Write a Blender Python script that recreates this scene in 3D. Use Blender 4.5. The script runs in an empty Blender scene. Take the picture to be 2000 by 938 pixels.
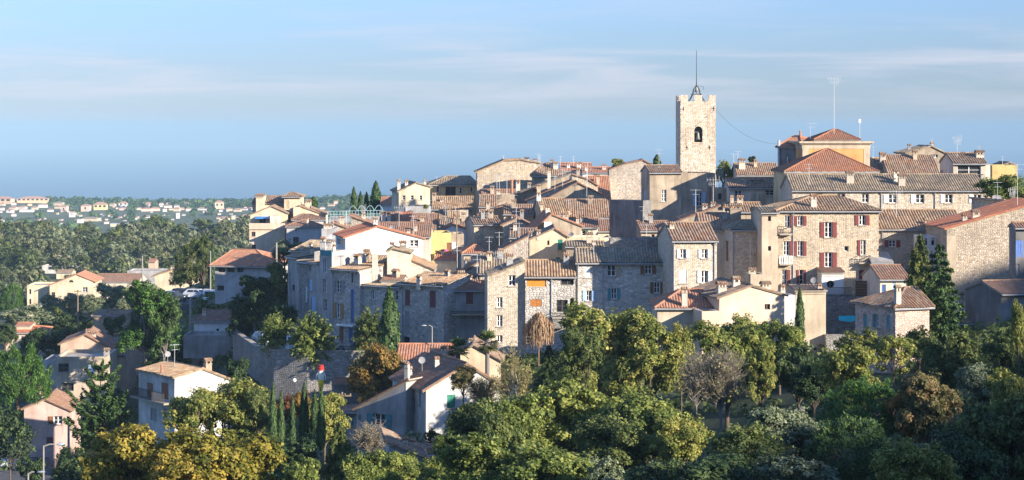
import bpy, math, random
import numpy as np
from mathutils import Vector, Matrix, noise, geometry as G

R = math.radians
SC = bpy.context.scene
COL = SC.collection
F, E = 4000.0, 251.0            # focal length and eye level in photo pixels (photo 2000 x 938)

# ------------------------------------------------------------------ camera
cd = bpy.data.cameras.new('camera')
cam = bpy.data.objects.new('camera', cd)
COL.objects.link(cam)
cam.location = (0, 0, 0)
cam.rotation_euler = (R(90), 0, 0)
cd.sensor_width = 36
cd.lens = 36 * F / 2000
cd.shift_y = -(469 - E) / 2000
cd.clip_start = 0.5
cd.clip_end = 120000
SC.camera = cam

# ------------------------------------------------------------------ light
SUN_AZ, SUN_EL = 53, 18         # degrees from straight behind the camera towards its right, and above the horizon
sv = Vector((math.sin(R(SUN_AZ)) * math.cos(R(SUN_EL)), -math.cos(R(SUN_AZ)) * math.cos(R(SUN_EL)), math.sin(R(SUN_EL))))
sl = bpy.data.lights.new('sun', 'SUN')
sl.energy = 4.7
sl.angle = R(0.5)
sl.color = (1.0, 0.90, 0.76)
so = bpy.data.objects.new('sun', sl)
COL.objects.link(so)
so.rotation_euler = sv.to_track_quat('Z', 'Y').to_euler()
so.location = (60, -60, 80)

W = bpy.data.worlds.new('World')
SC.world = W
W.use_nodes = True
wn = W.node_tree
wn.nodes.clear()
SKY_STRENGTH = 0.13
HAZE = 0.000105


def wnode(t, **kw):
    n = wn.nodes.new(t)
    for k, v in kw.items():
        setattr(n, k, v)
    return n


sky = wnode('ShaderNodeTexSky', sky_type='NISHITA', sun_disc=False, sun_elevation=R(SUN_EL), sun_rotation=R(180 - SUN_AZ), altitude=330)
sky.air_density, sky.dust_density, sky.ozone_density = 1.0, 0.2, 5.0
bg = wnode('ShaderNodeBackground')
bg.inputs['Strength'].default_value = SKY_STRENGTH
wo = wnode('ShaderNodeOutputWorld')
tc = wnode('ShaderNodeTexCoord')
mp = wnode('ShaderNodeMapping')
mp.inputs['Scale'].default_value = (3.6, 3.6, 48)
mp.inputs['Rotation'].default_value = (0, R(0.6), 0)
mp.inputs['Location'].default_value = (2.35, 0, 4.2)
nz = wnode('ShaderNodeTexNoise')
nz.inputs['Scale'].default_value = 1.9
nz.inputs['Detail'].default_value = 6
nz.inputs['Roughness'].default_value = 0.55
nz.inputs['Distortion'].default_value = 0.5
rp = wnode('ShaderNodeValToRGB')
rp.color_ramp.elements[0].position = 0.43
rp.color_ramp.elements[0].color = (0, 0, 0, 1)
rp.color_ramp.elements[1].position = 0.72
rp.color_ramp.elements[1].color = (1, 1, 1, 1)
mul = wnode('ShaderNodeMath', operation='MULTIPLY')
mul.inputs[1].default_value = 0.85
mx = wnode('ShaderNodeMix', data_type='RGBA')
mx.inputs['B'].default_value = (2.45, 2.4, 2.7, 1)
L = wn.links.new
L(tc.outputs['Generated'], mp.inputs['Vector'])
L(mp.outputs['Vector'], nz.inputs['Vector'])
L(nz.outputs['Fac'], rp.inputs['Fac'])
L(rp.outputs['Color'], mul.inputs[0])
sxyz = wnode('ShaderNodeSeparateXYZ')
L(tc.outputs['Generated'], sxyz.inputs[0])
band = wnode('ShaderNodeValToRGB')       # the thin streaks lie low over the sea
band.color_ramp.elements[0].position = 0.0
band.color_ramp.elements[0].color = (0, 0, 0, 1)
band.color_ramp.elements[1].position = 0.020
band.color_ramp.elements[1].color = (1, 1, 1, 1)
for p_, v_ in ((0.034, 1.0), (0.055, 0.25), (0.4, 0.2)):
    e_ = band.color_ramp.elements.new(p_)
    e_.color = (v_, v_, v_, 1)
L(sxyz.outputs['Z'], band.inputs['Fac'])
mul2 = wnode('ShaderNodeMath', operation='MULTIPLY')
L(mul.outputs[0], mul2.inputs[0])
L(band.outputs['Color'], mul2.inputs[1])
L(mul2.outputs[0], mx.inputs['Factor'])
tint = wnode('ShaderNodeMix', data_type='RGBA', blend_type='MULTIPLY')
tint.inputs['Factor'].default_value = 1.0
tint.inputs['B'].default_value = (0.86, 0.88, 1.02, 1)
low = wnode('ShaderNodeValToRGB')        # sky low over the sea dimmed by hand; brighter dome above fills the shade
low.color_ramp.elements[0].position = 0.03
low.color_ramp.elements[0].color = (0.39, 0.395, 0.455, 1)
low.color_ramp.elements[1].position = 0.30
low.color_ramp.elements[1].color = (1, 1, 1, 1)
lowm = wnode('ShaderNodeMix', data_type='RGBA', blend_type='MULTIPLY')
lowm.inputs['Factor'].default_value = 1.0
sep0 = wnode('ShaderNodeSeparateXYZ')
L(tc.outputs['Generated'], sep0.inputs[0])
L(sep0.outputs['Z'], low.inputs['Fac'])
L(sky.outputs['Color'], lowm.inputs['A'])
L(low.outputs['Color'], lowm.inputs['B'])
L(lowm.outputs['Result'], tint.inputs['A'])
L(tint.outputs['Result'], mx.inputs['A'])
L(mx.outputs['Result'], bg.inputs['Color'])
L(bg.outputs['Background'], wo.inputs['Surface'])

SC.view_settings.view_transform = 'Standard'
SC.view_settings.look = 'None'
SC.view_settings.exposure = 1.38
SC.view_settings.gamma = 1.0
SC.view_settings.use_curve_mapping = False
SC.render.engine = 'CYCLES'
cy = SC.cycles
cy.max_bounces = 7
cy.diffuse_bounces = 4
cy.glossy_bounces = 2
cy.transmission_bounces = 3
cy.volume_bounces = 0
cy.transparent_max_bounces = 8
cy.use_denoising = True
cy.denoiser = 'OPENIMAGEDENOISE'
cy.caustics_reflective = cy.caustics_refractive = False


# ------------------------------------------------------------------ helpers
def tag(o, label=None, cat=None, group=None, kind=None):
    if label: o['label'] = label
    if cat: o['category'] = cat
    if group: o['group'] = group
    if kind: o['kind'] = kind
    return o


def at(px, py, d):
    """A point of the place that the photograph shows at this pixel, d metres in front of the camera plane."""
    return Vector(((px - 1000) * d / F, d, -(py - E) * d / F))


def empty(name, label, cat, loc, rz=0, group=None):
    o = bpy.data.objects.new(name, None)
    COL.objects.link(o)
    o.location = loc
    o.rotation_euler = (0, 0, rz)
    o.empty_display_size = 0.5
    tag(o, label, cat, group)
    return o


class MB:
    """Collects faces and links them as one mesh object."""
    def __init__(s):
        s.v, s.f, s.m, s.uv = [], [], [], []

    def face(s, pts, m=0, uv=None):
        i = len(s.v)
        s.v.extend([tuple(p) for p in pts])
        s.f.append(tuple(range(i, i + len(pts))))
        s.m.append(m)
        s.uv.append(uv)

    def hexa(s, p, m=0):
        """p: 8 points, bottom ring then top ring, counter-clockwise seen from above"""
        for q in ((3, 2, 1, 0), (4, 5, 6, 7), (0, 1, 5, 4), (1, 2, 6, 5), (2, 3, 7, 6), (3, 0, 4, 7)):
            s.face([p[k] for k in q], m)

    def box(s, x0, x1, y0, y1, z0, z1, m=0):
        s.hexa([(x0, y0, z0), (x1, y0, z0), (x1, y1, z0), (x0, y1, z0), (x0, y0, z1), (x1, y0, z1), (x1, y1, z1), (x0, y1, z1)], m)

    def obox(s, fr, s0, s1, z0, z1, a0, a1, m=0):
        """box in a wall frame: s along the wall, z up, a outwards"""
        P = fr.P
        s.hexa([P(s0, z0, a1), P(s1, z0, a1), P(s1, z0, a0), P(s0, z0, a0), P(s0, z1, a1), P(s1, z1, a1), P(s1, z1, a0), P(s0, z1, a0)], m)

    def tube(s, p0, p1, r0, r1=None, n=6, m=0, caps=True):
        p0, p1 = Vector(p0), Vector(p1)
        r1 = r0 if r1 is None else r1
        d = p1 - p0
        if d.length < 1e-6: return
        d.normalize()
        a = d.orthogonal().normalized()
        b = d.cross(a)
        A = [p0 + (a * math.cos(k * 2 * math.pi / n) + b * math.sin(k * 2 * math.pi / n)) * r0 for k in range(n)]
        B = [p1 + (a * math.cos(k * 2 * math.pi / n) + b * math.sin(k * 2 * math.pi / n)) * r1 for k in range(n)]
        for k in range(n):
            j = (k + 1) % n
            s.face([A[k], A[j], B[j], B[k]], m)
        if caps:
            s.face(A[::-1], m)
            s.face(B, m)

    def path(s, pts, r0, r1=None, n=5, m=0):
        r1 = r0 if r1 is None else r1
        N = len(pts) - 1
        for k in range(N):
            s.tube(pts[k], pts[k + 1], r0 + (r1 - r0) * k / N, r0 + (r1 - r0) * (k + 1) / N, n, m, caps=(k in (0, N - 1)))

    def lathe(s, prof, c=(0, 0, 0), n=14, m=0):
        c = Vector(c)
        for (r0, z0), (r1, z1) in zip(prof[:-1], prof[1:]):
            for k in range(n):
                a0, a1 = 2 * math.pi * k / n, 2 * math.pi * (k + 1) / n
                q = [c + Vector((r0 * math.cos(a0), r0 * math.sin(a0), z0)), c + Vector((r0 * math.cos(a1), r0 * math.sin(a1), z0)),
                     c + Vector((r1 * math.cos(a1), r1 * math.sin(a1), z1)), c + Vector((r1 * math.cos(a0), r1 * math.sin(a0), z1))]
                if r0 < 1e-5: q = [q[0], q[2], q[3]]
                elif r1 < 1e-5: q = q[:3]
                s.face(q, m)

    def build(s, name, mats, parent=None, basis=None, smooth=False):
        me = bpy.data.meshes.new(name)
        me.from_pydata(s.v, [], s.f)
        if not isinstance(mats, (list, tuple)): mats = [mats]
        for m in mats: me.materials.append(m)
        if len(mats) > 1: me.polygons.foreach_set('material_index', s.m)
        uvl = me.uv_layers.new(name='UVMap')
        out = []
        for k, (f, uv) in enumerate(zip(s.f, s.uv)):
            if uv is None:
                n = me.polygons[k].normal
                if abs(n.z) > 0.75:
                    out.extend((s.v[i][0], s.v[i][1]) for i in f)
                else:
                    h = math.hypot(n.x, n.y) or 1
                    tx, ty = -n.y / h, n.x / h
                    out.extend((s.v[i][0] * tx + s.v[i][1] * ty, s.v[i][2]) for i in f)
            else:
                out.extend(uv)
        uvl.data.foreach_set('uv', [c for p in out for c in p])
        if smooth: me.polygons.foreach_set('use_smooth', [True] * len(s.f))
        me.update()
        o = bpy.data.objects.new(name, me)
        COL.objects.link(o)
        if parent: o.parent = parent
        if basis is not None: o.matrix_basis = basis
        return o


# ------------------------------------------------------------------ materials
MATS = {}


class NT:
    def __init__(s, name):
        s.m = bpy.data.materials.new(name)
        s.m.use_nodes = True
        s.t = s.m.node_tree
        s.b = s.t.nodes['Principled BSDF']
        s.out = s.t.nodes['Material Output']
        s.b.inputs['Roughness'].default_value = 0.9
        s.b.inputs['Specular IOR Level'].default_value = 0.25

    def n(s, t, ins=None, **kw):
        x = s.t.nodes.new(t)
        for k, v in kw.items(): setattr(x, k, v)
        for k, v in (ins or {}).items():
            if hasattr(v, 'is_output') or isinstance(v, bpy.types.NodeSocket): s.t.links.new(v, x.inputs[k])
            else: x.inputs[k].default_value = v
        return x

    def l(s, a, b): s.t.links.new(a, b)

    def uv(s, sx=1, sy=1):
        u = s.n('ShaderNodeUVMap')
        return s.n('ShaderNodeMapping', {'Vector': u.outputs[0], 'Scale': (sx, sy, 1)}).outputs[0]

    def obj(s, sc=1):
        u = s.n('ShaderNodeTexCoord')
        return s.n('ShaderNodeMapping', {'Vector': u.outputs['Object'], 'Scale': (sc, sc, sc)}).outputs[0]

    def noise(s, vec, scale, detail=4, rough=0.55):
        return s.n('ShaderNodeTexNoise', {'Vector': vec, 'Scale': scale, 'Detail': detail, 'Roughness': rough}).outputs['Fac']

    def ramp(s, fac, stops, interp='LINEAR'):
        r = s.n('ShaderNodeValToRGB', {'Fac': fac})
        cr = r.color_ramp
        cr.interpolation = interp
        while len(cr.elements) < len(stops): cr.elements.new(0.5)
        for e, (p, c) in zip(cr.elements, stops):
            e.position = p
            e.color = (c, c, c, 1) if not isinstance(c, (tuple, list)) else (*c, 1)
        return r.outputs['Color']

    def mix(s, f, a, b, mode='MIX'):
        x = s.n('ShaderNodeMix', data_type='RGBA', blend_type=mode)
        for k, v in (('Factor', f), ('A', a), ('B', b)):
            if isinstance(v, bpy.types.NodeSocket): s.l(v, x.inputs[k])
            else: x.inputs[k].default_value = v if k == 'Factor' else ((*v, 1) if len(v) == 3 else v)
        return x.outputs['Result']

    def bump(s, h, strength=0.5, dist=0.03):
        b = s.n('ShaderNodeBump', {'Height': h, 'Strength': strength, 'Distance': dist})
        s.l(b.outputs[0], s.b.inputs['Normal'])

    def col(s, c): s.l(c, s.b.inputs['Base Color'])


def cached(f):
    def g(*a):
        k = (f.__name__,) + a
        if k not in MATS: MATS[k] = f(*a)
        return MATS[k]
    return g


@cached
def plain(c, rough=0.7, metal=0.0):
    t = NT('paint')
    n = t.noise(t.obj(1), 3.0, 3)
    t.col(t.mix(t.ramp(n, [(0.3, 0.0), (0.7, 1.0)]), tuple(x * 0.82 for x in c), tuple(min(1, x * 1.08) for x in c)))
    t.b.inputs['Roughness'].default_value = rough
    t.b.inputs['Metallic'].default_value = metal
    return t.m


@cached
def stucco(c, dirt):
    """lime plaster: blotches, runs of grime and a coarse grain"""
    t = NT('stucco')
    uv = t.uv()
    big = t.noise(t.obj(1), 0.35, 5, 0.6)
    run = t.noise(t.uv(1.5, 0.16), 1.0, 5, 0.65)
    fine = t.noise(uv, 9.0, 4, 0.7)
    a = t.mix(t.ramp(big, [(0.36, 0.0), (0.66, 1.0)]), tuple(x * (1 - 0.5 * dirt) for x in c), tuple(min(0.86, x * 1.08) for x in c))
    g = tuple(x * k for x, k in zip(c, (0.42, 0.40, 0.38)))
    a = t.mix(t.ramp(run, [(0.47, 0.0), (0.72, min(1, 0.9 * dirt))]), a, g)
    a = t.mix(t.ramp(fine, [(0.3, 0.16), (0.7, 0.0)]), a, (0.12, 0.10, 0.08))
    t.col(a)
    t.bump(fine, 0.25, 0.03)
    return t.m


@cached
def stone(tone, sx, sy, mortar, patch):
    """rubble or coursed limestone: random stones with mortar, stains and plaster patches"""
    t = NT('stonework')
    uv = t.uv(sx, sy)
    wob = t.n('ShaderNodeTexNoise', {'Vector': uv, 'Scale': 0.7, 'Detail': 2.0})
    vv = t.n('ShaderNodeVectorMath', {0: wob.outputs['Color'], 1: (0.35, 0.35, 0)}, operation='MULTIPLY')
    v2 = t.n('ShaderNodeVectorMath', {0: uv, 1: vv.outputs[0]}, operation='ADD').outputs[0]
    vo = t.n('ShaderNodeTexVoronoi', {'Vector': v2, 'Scale': 1.0, 'Randomness': 0.85}, voronoi_dimensions='2D')
    ed = t.n('ShaderNodeTexVoronoi', {'Vector': v2, 'Scale': 1.0, 'Randomness': 0.85}, voronoi_dimensions='2D', feature='DISTANCE_TO_EDGE')
    sep = t.n('ShaderNodeSeparateColor', {'Color': vo.outputs['Color']})
    r, g, b = tone
    c = t.ramp(sep.outputs[0], [(0.0, (r * 0.62, g * 0.61, b * 0.60)), (0.2, (r * 0.86, g * 0.84, b * 0.80)), (0.5, (r, g, b)), (0.75, (r * 1.05, g * 0.99, b * 0.88)), (1.0, (min(.8, r * 1.36), min(.8, g * 1.38), min(.78, b * 1.42)))])
    gap = t.ramp(ed.outputs['Distance'], [(0.02, 1.0), (0.13, 0.0)])
    c = t.mix(gap, c, (r * mortar, g * mortar * 0.97, b * mortar * 0.92))
    big = t.noise(t.obj(1), 0.28, 5, 0.62)
    c = t.mix(t.ramp(big, [(0.34, 0.55), (0.52, 0.0)]), c, (r * 0.50, g * 0.49, b * 0.48))
    if patch > 0:
        pn = t.noise(t.obj(1), 0.55, 5, 0.6)
        c = t.mix(t.ramp(pn, [(0.66 - 0.16 * patch, 0.0), (0.70 - 0.16 * patch, 0.85)]), c, (r * 1.12, g * 1.02, b * 0.86))
    run = t.noise(t.uv(1.3, 0.12), 1.0, 4, 0.6)
    c = t.mix(t.ramp(run, [(0.56, 0.0), (0.78, 0.6)]), c, (r * 0.42, g * 0.40, b * 0.38))
    t.col(c)
    h = t.ramp(ed.outputs['Distance'], [(0.0, 0.0), (0.2, 1.0)])
    t.bump(h, 0.7, 0.06)
    return t.m


@cached
def tiles(cols, lichen):
    """canal tiles: every tile its own clay colour, with lichen and soot"""
    t = NT('roof_tiles')
    uv = t.uv(1 / 0.28, 1 / 0.45)
    fl = t.n('ShaderNodeVectorMath', {0: uv}, operation='FLOOR').outputs[0]
    wn_ = t.n('ShaderNodeTexWhiteNoise', {'Vector': fl}, noise_dimensions='2D').outputs['Value']
    n = len(cols)
    c = t.ramp(wn_, [(i / (n - 1), cc) for i, cc in enumerate(cols)])
    sp = t.n('ShaderNodeSeparateXYZ', {'Vector': uv}).outputs['Y']
    fr = t.n('ShaderNodeMath', {0: sp}, operation='FRACT').outputs[0]
    c = t.mix(t.ramp(fr, [(0.0, 0.5), (0.12, 0.0)]), c, tuple(x * 0.35 for x in cols[0]))
    big = t.noise(t.obj(1), 0.55, 6, 0.62)
    c = t.mix(t.ramp(big, [(0.44, 0.0), (0.68, lichen)]), c, (0.15, 0.125, 0.10))
    sm = t.noise(t.obj(1), 4.5, 3, 0.6)
    c = t.mix(t.ramp(sm, [(0.56, 0.0), (0.70, lichen * 0.7)]), c, (0.42, 0.38, 0.30))
    t.col(c)
    t.bump(t.ramp(fr, [(0.0, 0.0), (0.2, 1.0), (1.0, 0.4)]), 0.5, 0.03)
    t.b.inputs['Roughness'].default_value = 0.95
    return t.m


@cached
def glass():
    t = NT('window_glass')
    n = t.noise(t.obj(1), 0.8, 2)
    t.col(t.ramp(n, [(0.3, (0.012, 0.014, 0.018)), (0.7, (0.05, 0.055, 0.065))]))
    t.b.inputs['Roughness'].default_value = 0.12
    t.b.inputs['Specular IOR Level'].default_value = 0.5
    return t.m


@cached
def leaf(c0, c1, c2, trans):
    t = NT('leaf')
    a = t.n('ShaderNodeAttribute', attribute_name='tint')
    oi = t.n('ShaderNodeObjectInfo')
    c = t.ramp(a.outputs['Fac'], [(0.1, c0), (0.55, c1), (0.95, c2)])
    hs = t.n('ShaderNodeHueSaturation', {'Color': c, 'Saturation': 1.0})
    mv = t.n('ShaderNodeMapRange', {'Value': oi.outputs['Random'], 'To Min': 0.82, 'To Max': 1.2})
    mh = t.n('ShaderNodeMapRange', {'Value': oi.outputs['Random'], 'To Min': 0.512, 'To Max': 0.488})
    t.l(mv.outputs[0], hs.inputs['Value'])
    t.l(mh.outputs[0], hs.inputs['Hue'])
    cc = hs.outputs[0]
    t.col(cc)
    t.b.inputs['Roughness'].default_value = 0.55
    t.b.inputs['Specular IOR Level'].default_value = 0.22
    tr = t.n('ShaderNodeBsdfTranslucent', {'Color': cc})
    mxs = t.n('ShaderNodeMixShader', {0: trans})
    t.l(t.b.outputs[0], mxs.inputs[1])
    t.l(tr.outputs[0], mxs.inputs[2])
    t.l(mxs.outputs[0], t.out.inputs['Surface'])
    return t.m


@cached
def bark(c):
    t = NT('bark')
    n = t.noise(t.obj(1), 12.0, 4, 0.7)
    t.col(t.mix(n, tuple(x * 0.6 for x in c), tuple(x * 1.3 for x in c)))
    t.bump(n, 0.6, 0.02)
    return t.m


# stone and plaster tones (real-world base colours, some darkened to stand in for shade)
ST_L = stone((0.54, 0.465, 0.37), 5.0, 7.6, 0.98, 0.3)
ST_G = stone((0.50, 0.47, 0.43), 2.6, 5.0, 0.74, 0.0)
ST_R = stone((0.47, 0.395, 0.31), 4.6, 6.6, 0.82, 0.25)
ST_D = stone((0.28, 0.268, 0.25), 3.6, 5.6, 0.75, 0.12)  # stone tone lowered so walls meant to lie in shade look darker
ST_T = stone((0.545, 0.45, 0.355), 3.0, 4.4, 0.94, 0.0)
VARIANTS = {ST_L.name: [ST_L, stone((0.57, 0.50, 0.41), 5.4, 7.2, 1.0, 0.15), stone((0.50, 0.42, 0.32), 4.6, 8, 1.0, 0.6), stone((0.53, 0.47, 0.39), 5.0, 7.2, 0.95, 0.5)],
            ST_R.name: [ST_R, stone((0.43, 0.37, 0.30), 4.2, 5.0, 0.75, 0.1), stone((0.50, 0.415, 0.315), 3.4, 6.2, 0.9, 0.55), stone((0.46, 0.40, 0.335), 4.6, 6.6, 0.85, 0.4)],
            ST_G.name: [ST_G, stone((0.54, 0.50, 0.45), 2.2, 5.2, 0.78, 0.15), stone((0.46, 0.43, 0.39), 3.0, 4.6, 0.72, 0.3)]}
CREAM = stucco((0.66, 0.54, 0.37), 0.6)
PALE = stucco((0.62, 0.545, 0.44), 0.6)
WHITE = stucco((0.74, 0.71, 0.66), 0.35)
OLDWHITE = stucco((0.60, 0.58, 0.54), 0.8)
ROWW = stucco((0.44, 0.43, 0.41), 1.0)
TAN = stucco((0.45, 0.36, 0.26), 1.0)
SAND = stucco((0.56, 0.455, 0.33), 0.75)
PEACH = stucco((0.66, 0.50, 0.37), 0.5)
ORANGE = stucco((0.66, 0.345, 0.125), 0.55)
YELLOW = stucco((0.62, 0.46, 0.19), 0.6)
GREY = stucco((0.40, 0.385, 0.37), 0.9)
DARK = stucco((0.24, 0.23, 0.22), 1.0)  # on shaded house walls the shade is put into this colour
LILAC = stucco((0.46, 0.44, 0.43), 0.5)
PINK = stucco((0.60, 0.42, 0.36), 0.65)
SALMON = stucco((0.58, 0.40, 0.29), 0.6)
OCHRE = stucco((0.60, 0.45, 0.25), 0.4)
T_BUFF = tiles(((0.255, 0.180, 0.106), (0.340, 0.260, 0.163), (0.187, 0.132, 0.077), (0.400, 0.320, 0.212), (0.289, 0.188, 0.106)), 0.7)
T_RB = tiles(((0.262, 0.131, 0.070), (0.328, 0.213, 0.135), (0.205, 0.102, 0.057), (0.361, 0.279, 0.189), (0.287, 0.152, 0.082)), 0.55)
T_MAN = tiles(((0.289, 0.115, 0.060), (0.323, 0.140, 0.076), (0.246, 0.098, 0.051), (0.315, 0.162, 0.093)), 0.35)
VARIANTS[T_BUFF.name] = [T_BUFF, tiles(((0.251, 0.176, 0.110), (0.332, 0.252, 0.165), (0.179, 0.128, 0.079), (0.385, 0.308, 0.213), (0.269, 0.180, 0.107)), 0.9),
                         tiles(((0.296, 0.176, 0.093), (0.376, 0.248, 0.141), (0.215, 0.124, 0.065), (0.430, 0.312, 0.193), (0.332, 0.168, 0.083)), 0.5)]
VARIANTS[T_RB.name] = [T_RB, tiles(((0.240, 0.132, 0.076), (0.296, 0.196, 0.128), (0.184, 0.100, 0.060), (0.328, 0.252, 0.176), (0.256, 0.152, 0.088)), 0.8)]
T_RED = tiles(((0.40, 0.13, 0.065), (0.46, 0.17, 0.085), (0.34, 0.11, 0.055), (0.48, 0.22, 0.12)), 0.35)
T_OR = tiles(((0.377, 0.158, 0.084), (0.423, 0.189, 0.106), (0.331, 0.135, 0.070), (0.442, 0.243, 0.154)), 0.4)
T_BR = tiles(((0.235, 0.12, 0.075), (0.285, 0.155, 0.095), (0.19, 0.10, 0.065), (0.31, 0.195, 0.13)), 0.45)
MORTAR = stucco((0.42, 0.36, 0.29), 0.6)
GLASS = glass()
FR_W = plain((0.74, 0.72, 0.68), 0.5)
FR_D = plain((0.10, 0.08, 0.07), 0.5)
ZINC = plain((0.36, 0.37, 0.38), 0.45, 0.3)
IRON = plain((0.045, 0.042, 0.04), 0.6)
WOOD = plain((0.16, 0.10, 0.06), 0.8)
GALV = plain((0.50, 0.50, 0.49), 0.5, 0.2)
SHUT = {'red': plain((0.19, 0.05, 0.045), 0.7), 'brown': plain((0.21, 0.095, 0.05), 0.65), 'plum': plain((0.17, 0.055, 0.06), 0.6),
        'ice': plain((0.56, 0.62, 0.62), 0.6), 'sky': plain((0.34, 0.48, 0.66), 0.6), 'blue': plain((0.055, 0.13, 0.33), 0.6),
        'teal': plain((0.08, 0.24, 0.26), 0.65), 'green': plain((0.03, 0.20, 0.13), 0.6), 'amber': plain((0.66, 0.25, 0.035), 0.6),
        'rust': plain((0.40, 0.15, 0.035), 0.6), 'white': plain((0.70, 0.69, 0.67), 0.6), 'grey': plain((0.27, 0.26, 0.26), 0.7),
        'tan': plain((0.46, 0.33, 0.22), 0.7), 'navy': plain((0.05, 0.07, 0.13), 0.6), 'wood': plain((0.33, 0.19, 0.08), 0.7)}
# ------------------------------------------------------------------ ground, sea
TC = np.array([0, 250, 480, 700, 1000, 1300, 1700, 2000], float)
TD = [(3, [-4] * 8), (30, [-14, -14, -14, -13.5, -13, -13, -12, -11]), (60, [-27, -26, -25, -24, -24, -23, -21, -18]),
      (100, [-33, -31, -30, -28, -28, -27, -24, -19]), (130, [-36, -33, -31, -28, -27, -26, -23, -18]),
      (160, [-37, -34, -31, -27, -25, -23, -20, -17]), (185, [-37, -34, -30, -26, -22, -21, -20, -17]),
      (203, [-37, -33, -28.5, -27, -23, -22, -21, -19]), (209, [-37, -33, -26, -24, -22, -21, -20, -18]), (235, [-36, -32.5, -25, -24, -20, -19, -18, -16]),
      (270, [-35, -31.5, -23, -20, -17, -16, -15, -14]), (310, [-35, -31, -21.5, -18, -16, -15, -14, -14]),
      (360, [-37, -33, -24, -20, -17, -17, -17, -18]), (430, [-40, -35.5, -30, -27, -27, -27, -27, -28]),
      (520, [-44, -41, -38, -37, -37, -37, -37, -37]), (650, [-48, -48, -47, -46, -46, -46, -46, -46]),
      (800, [-50, -51, -51, -52, -52, -52, -52, -52]), (950, [-62] * 8), (1250, [-104] * 8), (1500, [-98] * 8), (1700, [-88] * 8),
      (2100, [-89, -89, -90, -88, -86, -86, -86, -86]), (2600, [-93, -94, -94, -91, -88, -88, -88, -88]), (2900, [-112] * 8), (3500, [-190] * 8), (5000, [-336] * 8), (60000, [-400] * 8)]
TDl = np.log(np.array([t[0] for t in TD], float))
TZ = np.array([t[1] for t in TD], float)
RU = np.array([-400, -60, 55, 70, 95, 120, 137, 156, 166, 178, 190, 225, 260, 300, 900], float)
RZ = np.array([5, 26, 35.5, 37.5, 39, 41.5, 41.5, 42.5, 47.5, 52, 52, 51.5, 43, 27, 5], float)
SX, SY = math.sin(R(SUN_AZ)), -math.cos(R(SUN_AZ))
RV = 120.0


def vnoise(x, y, s):
    x, y = np.asarray(x, float) / s, np.asarray(y, float) / s
    return (np.sin(x * 1.7 + 1.3 * np.sin(y * 1.1)) + np.sin(y * 1.9 + 1.7 * np.sin(x * 0.8 + 2)) + 0.5 * np.sin(3.1 * x - 2.3 * y)) / 2.5


def terrain(X, Y):
    X, Y = np.atleast_1d(np.asarray(X, float)), np.atleast_1d(np.asarray(Y, float))
    r = np.maximum(np.hypot(X, Y), 3.01)
    th = np.degrees(np.arctan2(X, Y))
    px = np.clip(1000 + F * np.tan(np.radians(np.clip(th, -30, 30))), 0, 2000)
    back = np.clip((np.abs(th) - 40) / 100, 0, 1)
    px = px * (1 - back) + 1000 * back
    d = np.where(np.abs(th) < 60, np.maximum(Y, 3.01), r)
    ld = np.log(d)
    k = np.clip(np.searchsorted(TDl, ld) - 1, 0, len(TDl) - 2)
    f = (ld - TDl[k]) / (TDl[k + 1] - TDl[k])
    j = np.clip(np.searchsorted(TC, px) - 1, 0, len(TC) - 2)
    g = np.clip((px - TC[j]) / (TC[j + 1] - TC[j]), 0, 1)
    g = g * g * (3 - 2 * g)
    z = (TZ[k, j] * (1 - g) + TZ[k, j + 1] * g) * (1 - f) + (TZ[k + 1, j] * (1 - g) + TZ[k + 1, j + 1] * g) * f
    amp = np.clip(r / 260, 0.15, 6)
    z = z + np.where(r > 20, vnoise(X, Y, 14) * 0.5 + vnoise(X, Y, 95) * amp * 0.3, 0)
    # the hillside behind the photographer, on the sun's side: it keeps the low sun off the foreground
    u, v = X * -SY + Y * SX, X * SX + Y * SY
    prof = np.interp(u, RU, RZ) + vnoise(u, v * 0, 9) * 1.2
    w = np.exp(-((v - RV) / 42.0) ** 2)
    z = np.where(w > 0.03, np.maximum(z, (prof + 22) * w - 22), z)
    return z


def tz(x, y): return float(terrain(x, y)[0])


def ground_hit(px, py, d0, d1, n=400):
    for k in range(n + 1):
        d = d0 + (d1 - d0) * k / n
        p = at(px, py, d)
        if p.z <= tz(p.x, p.y): return p
    return at(px, py, d1)


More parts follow.
